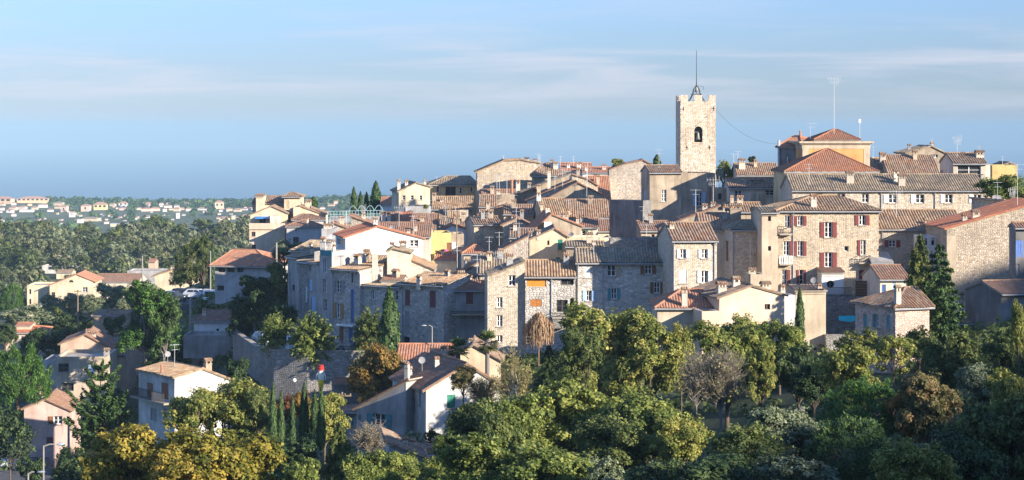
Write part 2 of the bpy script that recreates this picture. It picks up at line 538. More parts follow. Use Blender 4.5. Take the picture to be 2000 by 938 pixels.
@cached
def ground_mat():
    t = NT('hillside_soil')
    n = t.noise(t.obj(1), 0.06, 6, 0.6)
    f = t.noise(t.obj(1), 0.9, 5, 0.7)
    c = t.ramp(n, [(0.3, (0.035, 0.05, 0.02)), (0.5, (0.06, 0.075, 0.03)), (0.62, (0.13, 0.12, 0.06)), (0.75, (0.05, 0.065, 0.028))])
    t.col(t.mix(t.ramp(f, [(0.35, 0.6), (0.65, 0.0)]), c, (0.03, 0.035, 0.018)))
    fld = t.noise(t.obj(1), 0.0075, 3, 0.5)
    g0 = t.n('ShaderNodeNewGeometry')
    far = t.n('ShaderNodeMapRange', {'Value': t.n('ShaderNodeSeparateXYZ', {'Vector': g0.outputs['Position']}).outputs['Y'], 'From Min': 1300, 'From Max': 1500})
    fm = t.n('ShaderNodeMath', {0: far.outputs[0], 1: t.n('ShaderNodeSeparateColor', {'Color': t.ramp(fld, [(0.42, 0.25), (0.58, 1.0)])}).outputs[0]}, operation='MULTIPLY')
    c = t.mix(fm.outputs[0], c, (0.15, 0.165, 0.075))
    base = t.mix(t.ramp(f, [(0.35, 0.6), (0.65, 0.0)]), c, (0.03, 0.035, 0.018))
    g = t.n('ShaderNodeNewGeometry')
    sp = t.n('ShaderNodeSeparateXYZ', {'Vector': g.outputs['Position']})
    fy = t.n('ShaderNodeMapRange', {'Value': sp.outputs['Y'], 'From Min': 206, 'From Max': 212})
    fy2 = t.n('ShaderNodeMapRange', {'Value': sp.outputs['Y'], 'From Min': 350, 'From Max': 330})
    fx = t.n('ShaderNodeMapRange', {'Value': sp.outputs['X'], 'From Min': -24, 'From Max': -20})
    fx2 = t.n('ShaderNodeMapRange', {'Value': sp.outputs['X'], 'From Min': 60, 'From Max': 52})
    fx = t.n('ShaderNodeMath', {0: fx.outputs[0], 1: fx2.outputs[0]}, operation='MULTIPLY')
    m1 = t.n('ShaderNodeMath', {0: fy.outputs[0], 1: fy2.outputs[0]}, operation='MULTIPLY')
    m2 = t.n('ShaderNodeMath', {0: m1.outputs[0], 1: fx.outputs[0]}, operation='MULTIPLY')
    t.col(t.mix(m2.outputs[0], base, (0.19, 0.165, 0.135)))
    t.bump(f, 0.5, 0.2)
    return t.m


def build_ground():
    rs = np.concatenate([np.geomspace(3, 60, 22)[:-1], np.geomspace(60, 330, 70)[:-1], np.geomspace(330, 3200, 60)[:-1], np.geomspace(3200, 5300, 8)])
    an = np.radians(np.concatenate([np.linspace(-180, -20, 60)[:-1], np.linspace(-20, 20, 120)[:-1], np.linspace(20, 180, 60)[:-1]]))
    A, Rr = np.meshgrid(an, rs)
    X, Y = Rr * np.sin(A), Rr * np.cos(A)
    Z = terrain(X.ravel(), Y.ravel()).reshape(X.shape)
    nr, na = X.shape
    v = np.stack([X, Y, Z], -1).reshape(-1, 3).tolist()
    v.append((0, 0, float(terrain(0, 3.01)[0])))
    f = []
    for i in range(nr - 1):
        for j in range(na):
            k = (j + 1) % na
            f.append((i * na + j, i * na + k, (i + 1) * na + k, (i + 1) * na + j))
    c = len(v) - 1
    f += [(c, (j + 1) % na, j) for j in range(na)]
    me = bpy.data.meshes.new('ground')
    me.from_pydata(v, [], [q[::-1] for q in f])
    me.materials.append(ground_mat())
    me.polygons.foreach_set('use_smooth', [True] * len(f))
    o = bpy.data.objects.new('ground', me)
    COL.objects.link(o)
    tag(o, 'wooded hillside and valley ground below the old village', 'ground', kind='structure')


build_ground()


def build_sea():
    t = NT('sea_water')
    t.col(t.ramp(t.noise(t.obj(0.0006), 1.0, 4), [(0.35, (0.012, 0.05, 0.12)), (0.65, (0.02, 0.075, 0.16))]))
    t.b.inputs['Roughness'].default_value = 0.9
    t.b.inputs['Specular IOR Level'].default_value = 0.04
    mb = MB()
    x = 11000
    mb.face([(-x, 2500, -330), (x, 2500, -330), (x, 32000, -330), (-x, 32000, -330)])
    tag(mb.build('sea', t.m), 'blue hazy sea stretching to the horizon behind the hills', 'sea', kind='structure')


build_sea()

# the promenade: a flat terrace behind the curved retaining wall
ASPH = plain((0.085, 0.085, 0.09), 0.9)


def retaining():
    zt = at(600, 690, 205).z
    line = [at(455, 650, 226), at(474, 665, 218), at(500, 682, 211), at(535, 690, 206), at(600, 691, 204), at(660, 692, 203.5), at(720, 692, 203), at(790, 700, 201)]
    mb = MB()
    th = Vector((0.3, 0.55, 0))
    for a, b in zip(line[:-1], line[1:]):
        za, zb = a.z + 0.25, b.z + 0.25
        A0, B0 = Vector((a.x, a.y - 0.5, -33)), Vector((b.x, b.y - 0.5, -33))
        A1, B1 = Vector((a.x, a.y, za)), Vector((b.x, b.y, zb))
        mb.hexa([A0, B0, B0 + th * 1.6, A0 + th * 1.6, A1, B1, B1 + th, A1 + th], 0)
    cp = MB()
    for a, b in zip(line[:-1], line[1:]):
        za, zb = a.z + 0.253, b.z + 0.253
        q = [Vector((a.x - .04, a.y - .1, za)), Vector((b.x - .04, b.y - .1, zb)), Vector((b.x, b.y, zb)) + th * 1.15, Vector((a.x, a.y, za)) + th * 1.15]
        cp.hexa(q + [p + Vector((0, 0, 0.1)) for p in q], 0)
    root = empty('retaining_wall', 'tall curved grey stone retaining wall below the tree-lined promenade', 'wall', (line[4].x, line[4].y, -29))
    bs = Matrix.Translation(root.location).inverted()
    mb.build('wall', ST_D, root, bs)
    cp.build('coping', MORTAR, root, bs)
    pv = MB()
    top = [Vector((p.x, p.y + 0.3, p.z - 0.45)) for p in line]
    fd = [242, 242, 242, 242, 238, 224, 213, 210]
    pxs = [455, 474, 500, 535, 600, 660, 720, 790]
    far = [Vector(((px - 1000) * d / F, d, p.z - 0.45)) for px, d, p in zip(pxs, fd, line)]
    for a, b, c, d in zip(top[:-1], top[1:], far[1:], far[:-1]):
        q = [a, b, c, d]
        pv.hexa([p - Vector((0, 0, 4)) for p in q] + q, 0)
    tag(pv.build('promenade', ASPH), 'paved promenade terrace behind the curved retaining wall', 'pavement', kind='structure')


retaining()
# ------------------------------------------------------------------ houses
class Frame:
    """a wall plane: origin o, tangent t, outward normal n (local to the block)"""
    def __init__(s, o, t, n):
        s.o, s.t, s.n = Vector(o), Vector(t), Vector(n)

    def P(s, a, z, off=0.0):
        return s.o + s.t * a + s.n * off + Vector((0, 0, z))


def pip(x, y, poly):
    c = False
    for (x0, y0), (x1, y1) in zip(poly, poly[1:] + poly[:1]):
        if (y0 > y) != (y1 > y) and x < (x1 - x0) * (y - y0) / (y1 - y0) + x0: c = not c
    return c


def wall_with_holes(mb, fr, prof, holes, m=0, rec=0.24):
    """a wall of outline prof with real openings: (outline, recess) each"""
    vs, es, fs = [], [], []
    for ring in [prof] + holes:
        i = len(vs)
        vs += [Vector(p) for p in ring]
        es += [(i + k, i + (k + 1) % len(ring)) for k in range(len(ring))]
    if not holes:
        mb.face([fr.P(*p) for p in prof], m)
        return
    V, _, T = G.delaunay_2d_cdt(vs, es, [], 0, 1e-4)[:3]
    for tri in T:
        cx, cy_ = sum(V[i].x for i in tri) / 3, sum(V[i].y for i in tri) / 3
        if not pip(cx, cy_, prof) or any(pip(cx, cy_, h) for h in holes): continue
        q = [fr.P(V[i].x, V[i].y) for i in tri]
        nn = (q[1] - q[0]).cross(q[2] - q[0])
        mb.face(q if nn.dot(fr.n) > 0 else q[::-1], m)
    for h in holes:
        for a, b in zip(h, h[1:] + h[:1]):
            mb.face([fr.P(*a), fr.P(*b), fr.P(*b, -rec), fr.P(*a, -rec)], m)


def corrugated(mb, poly, m=0, p=0.28, A=0.095, sag=0.08, under=1, seg=1.1, flat=False):
    """canal-tiled roof slope over a planar convex polygon, with its boards below"""
    n = Vector((0, 0, 0))
    for k in range(len(poly)):
        a, b = poly[k], poly[(k + 1) % len(poly)]
        n += a.cross(b)
    n.normalize()
    if n.z < 0:
        poly = poly[::-1]
        n = -n
    up = Vector((0, 0, 1)) - n * n.z
    up = up.normalized() if up.length > 1e-3 else Vector((0, 1, 0))
    u = up.cross(n)
    pts = [(q.dot(u), q.dot(up)) for q in poly]
    base = poly[0] - u * pts[0][0] - up * pts[0][1]
    amin, amax = min(a for a, _ in pts), max(a for a, _ in pts)
    if not flat:
        N = max(2, int(round((amax - amin) / (p / 4))))
        cols = []
        bl = max(b for _, b in pts) - min(b for _, b in pts)
        nb = max(1, int(bl / seg))
        for i in range(N + 1):
            a = min(max(amin + (amax - amin) * i / N, amin + 1e-4), amax - 1e-4)
            bs = []
            for (a0, b0), (a1, b1) in zip(pts, pts[1:] + pts[:1]):
                if (a0 - a) * (a1 - a) <= 0 and abs(a1 - a0) > 1e-7:
                    bs.append(b0 + (b1 - b0) * (a - a0) / (a1 - a0))
            b0, b1 = min(bs), max(bs)
            h = A * (0.0, 0.75, 1.0, 0.75)[i % 4]
            jit = 0.10 * noise.noise(Vector((int((i + 2) / 4) * 7.3, base.x, base.y)))
            cols.append([(a, b0 - jit + (b1 - b0 + jit) * k / nb, h) for k in range(nb + 1)])
        off = base.x * 0.7 + base.y * 0.3
        for c0, c1 in zip(cols[:-1], cols[1:]):
            for k in range(nb):
                q, uv = [], []
                for a, b, h in (c0[k], c1[k], c1[k + 1], c0[k + 1]):
                    hh = h + 0.02 + sag * noise.noise(Vector((a * 0.45 + off, b * 0.5, off)))
                    q.append(base + u * a + up * b + n * hh)
                    uv.append((a, b))
                mb.face(q, m, uv)
    else:
        mb.face([q + n * 0.05 for q in poly], m, pts)
    lo, hi = [q - n * 0.10 for q in poly], [q - n * 0.005 for q in poly]
    mb.face(lo[::-1], under)
    mb.face(hi, under)
    K = len(poly)
    for k in range(K):
        j = (k + 1) % K
        mb.face([lo[k], lo[j], hi[j], hi[k]], under)
    return n


DISH = plain((0.30, 0.29, 0.28), 0.6)


class Block:
    pass


def add_window(b, fr, sp, prefix='window'):
    """sp: hole rectangle on the wall, mode and colour; builds window > frame, sill and shutters"""
    s0, s1, z0, z1, mode, col = sp['s0'], sp['s1'], sp['z0'], sp['z1'], sp['mode'], sp['col']
    rec, w, h = 0.24, s1 - s0, z1 - z0
    sm = SHUT.get(col, SHUT['brown'])
    if mode == 'd':
        mb = MB()
        mb.obox(fr, s0, s1, z0, z1, -0.15, -0.09)
        for k in range(2):
            a0 = s0 + w * (0.08 + 0.48 * k)
            for q in (0.08, 0.55):
                mb.obox(fr, a0, a0 + w * 0.36, z0 + h * q, z0 + h * (q + 0.36), -0.088, -0.07)
        return mb.build('door', sm, b.root, b.basis)
    mb = MB()
    ring = sp['ring']
    mb.face([fr.P(x, z, -rec + 0.012) for x, z in ring])
    win = mb.build('window', GLASS, b.root, b.basis)
    if mode != 'c':
        f = MB()
        t = min(0.075, w * 0.13)
        for a0, a1, c0, c1 in ((s0, s0 + t, z0, z1), (s1 - t, s1, z0, z1), (s0 + t, s1 - t, z0, z0 + t), (s0 + t, s1 - t, z1 - t, z1)):
            f.obox(fr, a0, a1, c0, c1, -rec + 0.015, -rec + 0.075)
        if w > 0.5:
            f.obox(fr, (s0 + s1) / 2 - t * .6, (s0 + s1) / 2 + t * .6, z0 + t, z1 - t, -rec + 0.015, -rec + 0.07)
        nb = 3 if h > 1.25 else (2 if h > 0.7 else 1)
        for k in range(1, nb):
            zz = z0 + h * k / nb
            f.obox(fr, s0 + t, s1 - t, zz - 0.02, zz + 0.02, -rec + 0.015, -rec + 0.06)
        f.build('frame', FR_D if sp.get('dark') else FR_W, win)
        if mode == 'n' and w > 0.55 and not sp.get('dark') and h < 2.2:
            pass
    if h > 0.7 and not sp.get('nosill'):
        f = MB()
        f.obox(fr, s0 - 0.08, s1 + 0.08, z0 - 0.09, z0 - 0.003, -0.05, 0.09)
        f.build('sill', MORTAR, win)

    def shutter(a0, a1, o0, o1):
        f = MB()
        f.obox(fr, a0, a1, z0 + 0.01, z1 - 0.01, o0, o1)
        t = 0.07
        for c0, c1 in ((z0 + .03, z0 + .11), (z0 + h * .5 - .04, z0 + h * .5 + .04), (z1 - .11, z1 - .03)):
            f.obox(fr, a0 + 0.02, a1 - 0.02, c0, c1, o1 + 0.001, o1 + 0.022)
        k = int((h - 0.2) / 0.11)
        for i in range(k):
            zz = z0 + 0.13 + i * 0.11
            f.obox(fr, a0 + t, a1 - t, zz, zz + 0.05, o1 + 0.001, o1 + 0.012)
        f.build('shutter', sm, win)
    sw = w * 0.54
    if mode in 'or': shutter(s1 + 0.03, s1 + 0.03 + sw, 0.03, 0.07)
    if mode in 'ol': shutter(s0 - 0.03 - sw, s0 - 0.03, 0.03, 0.07)
    if mode == 'c':
        if w > 1.35:
            f = MB()
            k = int(h / 0.09)
            for i in range(k):
                f.obox(fr, s0 + 0.02, s1 - 0.02, z0 + h * i / k, z0 + h * (i + 0.86) / k, -0.12, -0.07)
            f.build('blind', sm, win)
        else:
            m_ = (s0 + s1) / 2
            shutter(s0 + 0.015, m_ - 0.008, -0.09, -0.05)
            shutter(m_ + 0.008, s1 - 0.015, -0.09, -0.05)
    return win


def chimney(b, x, y, z0, z1, w, mat, pipe=False):
    mb = MB()
    if pipe:
        mb.tube((x, y, z0), (x, y, z1), w / 2, w / 2, 8, 0)
        mb.tube((x, y, z1), (x, y, z1 + w * 0.5), w * 0.75, w * 0.3, 8, 0)
    else:
        hw, hd = w / 2, min(w * 0.42, 0.45)
        zc = max(z0 + 0.2, z1 - min(0.55, (z1 - z0) * 0.4))
        mb.box(x - hw, x + hw, y - hd, y + hd, z0, zc, 0)
        mb.box(x - hw * 1.13, x + hw * 1.13, y - hd * 1.13, y + hd * 1.13, zc + 0.001, zc + 0.07, 2)
        hc = z1 - zc - 0.07
        n = 2 if w < 0.75 else 3
        for k in range(n):
            xx = x - hw * 0.9 + (1.8 * hw - 0.14) * k / (n - 1)
            mb.box(xx, xx + 0.14, y - hd * 0.92, y + hd * 0.92, zc + 0.072, zc + 0.07 + hc * 0.6, 0)
        for sgn in (-1, 1):
            q = [Vector((x - hw * 1.2, y + sgn * hd * 1.25, zc + 0.07 + hc * 0.6)), Vector((x + hw * 1.2, y + sgn * hd * 1.25, zc + 0.07 + hc * 0.6)),
                 Vector((x + hw * 1.2, y, z1)), Vector((x - hw * 1.2, y, z1))]
            corrugated(mb, q, 1, p=0.2, A=0.05, under=1, sag=0)
    return mb.build('chimney', [mat, T_RB, MORTAR] if not pipe else [T_OR], b.roof)


def antenna(b, x, y, z0, z1, kind=0):
    mb = MB()
    mb.tube((x, y, z0), (x, y, z1), 0.026, 0.022, 5)
    h = z1 - z0
    L_ = min(1.5, max(0.6, h * 0.42))
    for zz, sc in ((z1 - 0.08, 1.0), (z1 - 0.55, 0.7)):
        if zz < z0 + 0.6: continue
        mb.tube((x - L_ * sc / 2, y, zz), (x + L_ * sc / 2, y, zz), 0.018, 0.018, 4)
        for k in range(5):
            xx = x - L_ * sc / 2 + L_ * sc * k / 4
            e = 0.2 + 0.05 * k
            mb.tube((xx, y - e, zz), (xx, y + e, zz), 0.012, 0.012, 4)
            if kind: mb.tube((xx, y, zz - e), (xx, y, zz + e), 0.018, 0.018, 4)
    return mb.build('antenna', GALV, b.roof)


def dish(b, x, y, z, r, m=None):
    mb = MB()
    ax = Vector((-0.35, -0.85, 0.38)).normalized()
    t = ax.orthogonal().normalized()
    bt = ax.cross(t)
    c = Vector((x, y, z))
    prev = None
    for k in range(4):
        rr = r * k / 3
        ring = [c + (t * math.cos(a) + bt * math.sin(a)) * rr + ax * (0.16 * r * (k / 3) ** 2) for a in [i * math.pi / 7 for i in range(14)]]
        if prev:
            for i in range(14):
                j = (i + 1) % 14
                q = [prev[i], prev[j], ring[j], ring[i]]
                mb.face(q if k > 1 else [prev[0], ring[j], ring[i]])
                mb.face([p - ax * 0.02 for p in (q[::-1] if k > 1 else [ring[i], ring[j], prev[0]])])
        prev = ring
    mb.tube(c - bt * r * 0.9 + ax * .1, c + ax * r * 0.75, 0.02, 0.02, 4)
    mb.tube(c - ax * 0.02, c - ax * 0.02 - Vector((0, 0, r + 0.5)) - ax * 0.2, 0.03, 0.03, 5)
    return mb.build('satellite_dish', m or DISH, b.roof)


def H(label, d, x0, x1, ye=None, roof='x', D=7.0, r=0.0, wall=None, tile=None, yr=None, rx=None, prof=None, win=(), chim=(), ant=(), dishes=(),
      pipes=(), name='house', cat='house', root=None, ov=0.3, zb=None, yb=None, corr=True, chm=None, rf=None, backdrop=6.0, gutter=True, group=None, flatroof=None, side_ov=0.12, keep=False):
    """One block of a building. All y / x values are where the photograph shows that edge; d is its distance in metres and D its real depth.
    roof: x = ridge along the front, y = gable (or any profile) to the front, hip, flat."""
    wall, tile = wall or ST_R, tile or T_BUFF
    hsh = sum(map(ord, label)) + int(x0)
    if wall.name in VARIANTS: wall = VARIANTS[wall.name][hsh % len(VARIANTS[wall.name])]
    if tile.name in VARIANTS: tile = VARIANTS[tile.name][hsh % len(VARIANTS[tile.name])]
    r = R(r)
    cr, sr = math.cos(r), math.sin(r)
    xc = (x0 + x1) / 2
    X0 = (xc - 1000) * d / F
    b = Block()

    def loc(px):
        k = (px - 1000) / F
        return (k * d - X0) / (cr - k * sr)

    def zat(py, s, y=0.0): return -(py - E) * (d + s * sr + y * cr) / F
    l0, l1 = loc(x0), loc(x1)
    cor = [Vector((X0 + s * cr - y * sr, d + s * sr + y * cr)) for s in (l0, l1) for y in (0, D)]
    if prof: tops = [zat(py, loc(px)) for px, py in prof]
    else: tops = [zat(ye, 0)]
    if yb is not None: zb = zat(yb, 0)
    if zb is None:
        zb = max(min(min(tz(c.x, c.y) for c in cor) - 0.8, min(tops) - 1.5), min(tops) - 24)
    if yb is None and not keep: zb = min(zb, min(tz(c.x, c.y) for c in cor) - 0.4)
    M = Matrix.Translation((X0, d, zb)) @ Matrix.Rotation(r, 4, 'Z')
    if root is None:
        b.root = empty(name, label, cat, (X0, d, zb), r, group)
        b.basis = None
        b.rootM = M
    else:
        b.root = root.root
        b.rootM = root.rootM
        b.basis = b.rootM.inverted() @ M
    b.M = M
    zl = lambda z: z - zb
    # outline of the front wall
    if prof: fp = [(loc(px), zl(zat(py, loc(px)))) for px, py in prof]
    else: fp = [(l0, zl(zat(ye, 0))), (l1, zl(zat(ye, 0)))]
    he = fp[0][1]
    fr = Frame((0, 0, 0), (1, 0, 0), (0, -1, 0))
    fl = Frame((l0, 0, 0), (0, 1, 0), (-1, 0, 0))
    frr = Frame((l1, 0, 0), (0, 1, 0), (1, 0, 0))
    # openings
    wins = []
    for w_ in win:
        px, py, pw, ph, mode, col = w_[:6]
        side = w_[6] if len(w_) > 6 else 'F'
        if side == 'F':
            s, dd = loc(px), d + loc(px) * sr
            f_ = fr
            ww = pw * dd / F / max(0.3, cr - (px - 1000) / F * sr)
        else:
            # solve for the depth along a side wall
            lx = l0 if side == 'L' else l1
            k = (px - 1000) / F
            cx, cyy = X0 + lx * cr, d + lx * sr
            s = (cx - k * cyy) / (k * cr + sr) if abs(k * cr + sr) > 1e-4 else D / 2
            dd = cyy + s * cr
            f_ = fl if side == 'L' else frr
            ww = abs(pw * dd / F / (abs(k * cr + sr) + 1e-4))
            s = min(max(s, ww / 2 + 0.1), D - ww / 2 - 0.1)
            ww = min(ww, D * 0.6)
        z1 = zl(-(py - E) * dd / F)
        z0 = z1 - ph * dd / F
        sp = dict(s0=s - ww / 2, s1=s + ww / 2, z0=z0, z1=z1, mode=mode[0], col=col, dark='k' in mode, fr=f_, side=side, nosill='q' in mode)
        if 'a' in mode:
            rr = ww / 2
            sp['ring'] = [(s - rr, z0), (s + rr, z0)] + [(s + rr * math.cos(a), z1 - rr + rr * math.sin(a)) for a in [i * math.pi / 10 for i in range(11)]]
        elif 'O' in mode:
            sp['ring'] = [(s + ww / 2 * math.cos(a), (z0 + z1) / 2 + (z1 - z0) / 2 * math.sin(a)) for a in [i * math.pi / 9 for i in range(18)]]
        else:
            sp['ring'] = [(s - ww / 2, z0), (s + ww / 2, z0), (s + ww / 2, z1), (s - ww / 2, z1)]
        wins.append(sp)
    H_ = {k: [w_['ring'] for w_ in wins if w_['side'] == k] for k in 'FLR'}
    wb, rb = MB(), MB()
    b.polys = []
    fine = dict(p=0.25, A=0.055, sag=0.03) if tile in (T_OR, T_RED, T_MAN, T_BR) else {}
    rises = 0
    rf = rf if rf is not None else (0.5 if roof in ('x', 'hip') else 1)

    def slope(poly, flat=False):
        b.polys.append(poly)
        corrugated(rb, poly, 0, under=1, flat=flat or not corr, **fine)
    V = Vector
    if roof == 'x':
        yd = rf * D
        hr = zl(zat(yr, 0, yd))
        rise = max(hr - he, 0.15)
        hr = he + rise
        s_ = rise / max(yd, 0.1)
        hb = hr - s_ * (D - yd) if rf < 1 else hr - 0.3
        wall_with_holes(wb, fr, [(l0, 0), (l1, 0), (l1, he), (l0, he)], H_['F'])
        sidep = [(0, 0), (D, 0), (D, hb), (yd, hr), (0, he)] if rf < 1 else [(0, 0), (D, 0), (D, hr), (0, he)]
        wall_with_holes(wb, fl, sidep, H_['L'])
        wall_with_holes(wb, frr, sidep, H_['R'])
        wb.face([(l1, D, 0), (l0, D, 0), (l0, D, sidep[2][1]), (l1, D, sidep[2][1])])
        a0, a1 = l0 - side_ov, l1 + side_ov
        slope([V((a0, -ov, he - s_ * ov + .1)), V((a1, -ov, he - s_ * ov + .1)), V((a1, yd, hr + .1)), V((a0, yd, hr + .1))])
        if rf < 1:
            slope([V((a0, yd, hr + .1)), V((a1, yd, hr + .1)), V((a1, D + .2, hb - s_ * .2 + .1)), V((a0, D + .2, hb - s_ * .2 + .1))])
        rb.tube((a0, yd, hr + .14), (a1, yd, hr + .14), 0.12, 0.12, 6, 0)
        wb.box(l0 - 0.002, l1 + 0.002, -0.12, -0.003, he - 0.24, he - 0.09)      # corbelled eave course
        gut = [((a0, -ov - 0.06, he - s_ * ov + .02), (a1, -ov - 0.06, he - s_ * ov + .02))]
        b.top = hr
    elif roof == 'hip':
        yd = D / 2
        rl = lambda px: ((px - 1000) / F * (d + yd * cr) - X0 + yd * sr) / (cr - (px - 1000) / F * sr)
        ra, rb_ = (rl(rx[0]), rl(rx[1])) if rx else (l0 + (l1 - l0) * .35, l1 - (l1 - l0) * .35)
        hr = zl(zat(yr, (ra + rb_) / 2, yd))
        hr = max(hr, he + 0.2)
        e = ov
        k_ = (hr - he) / yd * e
        for f_, pl, hk in ((fr, [(l0, 0), (l1, 0), (l1, he), (l0, he)], 'F'), (fl, [(0, 0), (D, 0), (D, he), (0, he)], 'L'), (frr, [(0, 0), (D, 0), (D, he), (0, he)], 'R')):
            wall_with_holes(wb, f_, pl, H_[hk])
        wb.face([(l1, D, 0), (l0, D, 0), (l0, D, he), (l1, D, he)])
        c = [V((l0 - e, -e, he - k_ + .1)), V((l1 + e, -e, he - k_ + .1)), V((l1 + e, D + e, he - k_ + .1)), V((l0 - e, D + e, he - k_ + .1))]
        A, B = V((ra, yd, hr + .1)), V((rb_, yd, hr + .1))
        if (B - A).length < 0.15:
            slope([c[0], c[1], A]); slope([c[1], c[2], A]); slope([c[2], c[3], A]); slope([c[3], c[0], A])
        else:
            slope([c[0], c[1], B, A]); slope([c[1], c[2], B]); slope([c[2], c[3], A, B]); slope([c[3], c[0], A])
        for p, q in ((c[0], A), (c[1], B), (c[2], B), (c[3], A), (A, B)):
            rb.tube(p + V((0, 0, .05)), q + V((0, 0, .05)), 0.11, 0.11, 6, 0)
        wb.box(l0 - 0.1, l1 + 0.1, -0.12, -0.003, he - 0.24, he - 0.1)
        gut = [((l0 - e, -e - 0.06, he - k_ + .02), (l1 + e, -e - 0.06, he - k_ + .02))]
        b.top = hr
    elif roof == 'y':
        pl = [(fp[0][0], 0), (fp[-1][0], 0)] + fp[::-1]
        wall_with_holes(wb, fr, pl, H_['F'])
        for f_, hh, hk in ((fl, fp[0][1], 'L'), (frr, fp[-1][1], 'R')):
            wall_with_holes(wb, f_, [(0, 0), (D, 0), (D, hh), (0, hh)], H_[hk])
        wb.face([V((p[0], D, p[1])) for p in pl][::-1])
        K = len(fp) - 1
        for k in range(K):
            (s0, z0), (s1, z1) = fp[k], fp[k + 1]
            g = (z1 - z0) / max(1e-3, s1 - s0)
            if k == 0: s0, z0 = s0 - ov, z0 - g * ov
            if k == K - 1: s1, z1 = s1 + ov, z1 + g * ov
            slope([V((s0, -side_ov - .05, z0 + .1)), V((s1, -side_ov - .05, z1 + .1)), V((s1, D + .1, z1 + .1)), V((s0, D + .1, z0 + .1))])
            if k: rb.tube((fp[k][0], -side_ov - .05, fp[k][1] + .14), (fp[k][0], D + .1, fp[k][1] + .14), 0.12, 0.12, 6, 0)
            for yy in (-side_ov - .02,):
                rb.tube((s0, yy, z0 + .12), (s1, yy, z1 + .12), 0.10, 0.10, 6, 0)     # verge tiles
        gut = []
        b.top = max(z for _, z in fp)
    else:
        for f_, pl, hk in ((fr, [(l0, 0), (l1, 0), (l1, he), (l0, he)], 'F'), (fl, [(0, 0), (D, 0), (D, he), (0, he)], 'L'), (frr, [(0, 0), (D, 0), (D, he), (0, he)], 'R')):
            wall_with_holes(wb, f_, pl, H_[hk])
        wb.face([(l1, D, 0), (l0, D, 0), (l0, D, he), (l1, D, he)])
        q = 0.22
        for p in ([(l0, 0), (l1, 0), (l1 - q, q), (l0 + q, q)], [(l1, 0), (l1, D), (l1 - q, D - q), (l1 - q, q)], [(l1, D), (l0, D), (l0 + q, D - q), (l1 - q, D - q)], [(l0, D), (l0, 0), (l0 + q, q), (l0 + q, D - q)]):
            wb.face([V((x, y, he)) for x, y in p])
        for (xa, ya), (xb, yb_) in (((l0 + q, q), (l1 - q, q)), ((l1 - q, q), (l1 - q, D - q)), ((l1 - q, D - q), (l0 + q, D - q)), ((l0 + q, D - q), (l0 + q, q))):
            wb.face([V((xb, yb_, he - .4)), V((xa, ya, he - .4)), V((xa, ya, he)), V((xb, yb_, he))])
        pl = [V((l0 + q, q, he - .35)), V((l1 - q, q, he - .35)), V((l1 - q, D - q, he - .35)), V((l0 + q, D - q, he - .35))]
        b.polys.append([v_ + V((0, 0, .35)) for v_ in pl])
        rb.face(pl, 0)
        gut = []
        b.top = he
    b.wall = wb.build('wall', wall, b.root, b.basis)
    b.roof = rb.build('roof', [tile, MORTAR] if roof != 'flat' else [flatroof or MORTAR], b.root, b.basis)
    b.l0, b.l1, b.he, b.loc, b.zat, b.zl, b.fr, b.fl, b.frr, b.D, b.d, b.sr, b.cr = l0, l1, he, loc, zat, zl, fr, fl, frr, D, d, sr, cr
    for sp in wins: add_window(b, sp['fr'], sp)
    if gut and gutter:
        g = MB()
        for p, q in gut: g.tube(p, q, 0.065, 0.065, 6)
        g.build('gutter', ZINC, b.roof)
    for px in pipes:
        s = loc(px)
        g = MB()
        g.tube((s, -ov - 0.02, he - 0.05), (s, -0.07, he - 0.45), 0.055, 0.055, 6)
        g.tube((s, -0.07, he - 0.42), (s, -0.07, 0), 0.055, 0.055, 6)
        g.build('drainpipe', ZINC, b.root, b.basis)
    Mi = M.inverted()

    def hit(px, py):
        o = Mi @ Vector((0, 0, 0))
        dr = (Mi.to_3x3() @ at(px, py, 1.0))
        best = None
        for poly in b.polys:
            for k in range(1, len(poly) - 1):
                h = G.intersect_ray_tri(poly[0], poly[k], poly[k + 1], dr, o, True)
                if h and (best is None or (h - o).length < (best - o).length): best = h
        if best is None:
            s = min(max(loc(px), l0 + .3), l1 - .3)
            y = min(D * 0.4, 2.0)
            # height of the roof over that spot
            zz = None
            for poly in b.polys:
                for k in range(1, len(poly) - 1):
                    h = G.intersect_ray_tri(poly[0], poly[k], poly[k + 1], Vector((0, 0, -1)), Vector((s, y, 200)), True)
                    if h: zz = max(h.z, zz or -99)
            best = Vector((s, y, zz if zz is not None else b.top))
        return best

    def ztop(py, p):
        wp = M @ p
        return -(py - E) * wp.y / F - zb
    for c in chim:
        px, y0, y1, pw = c[:4]
        p = hit(px, y1)
        wpy = (M @ p).y
        z1 = max(ztop(y0, p), p.z + 0.5)
        if len(c) > 4 and c[4] == 'p': chimney(b, p.x, p.y, p.z - 0.2, z1, pw * wpy / F, None, True)
        else: chimney(b, p.x, p.y, p.z - 0.5, z1, max(0.35, pw * wpy / F), c[4] if len(c) > 4 else (chm or PALE))
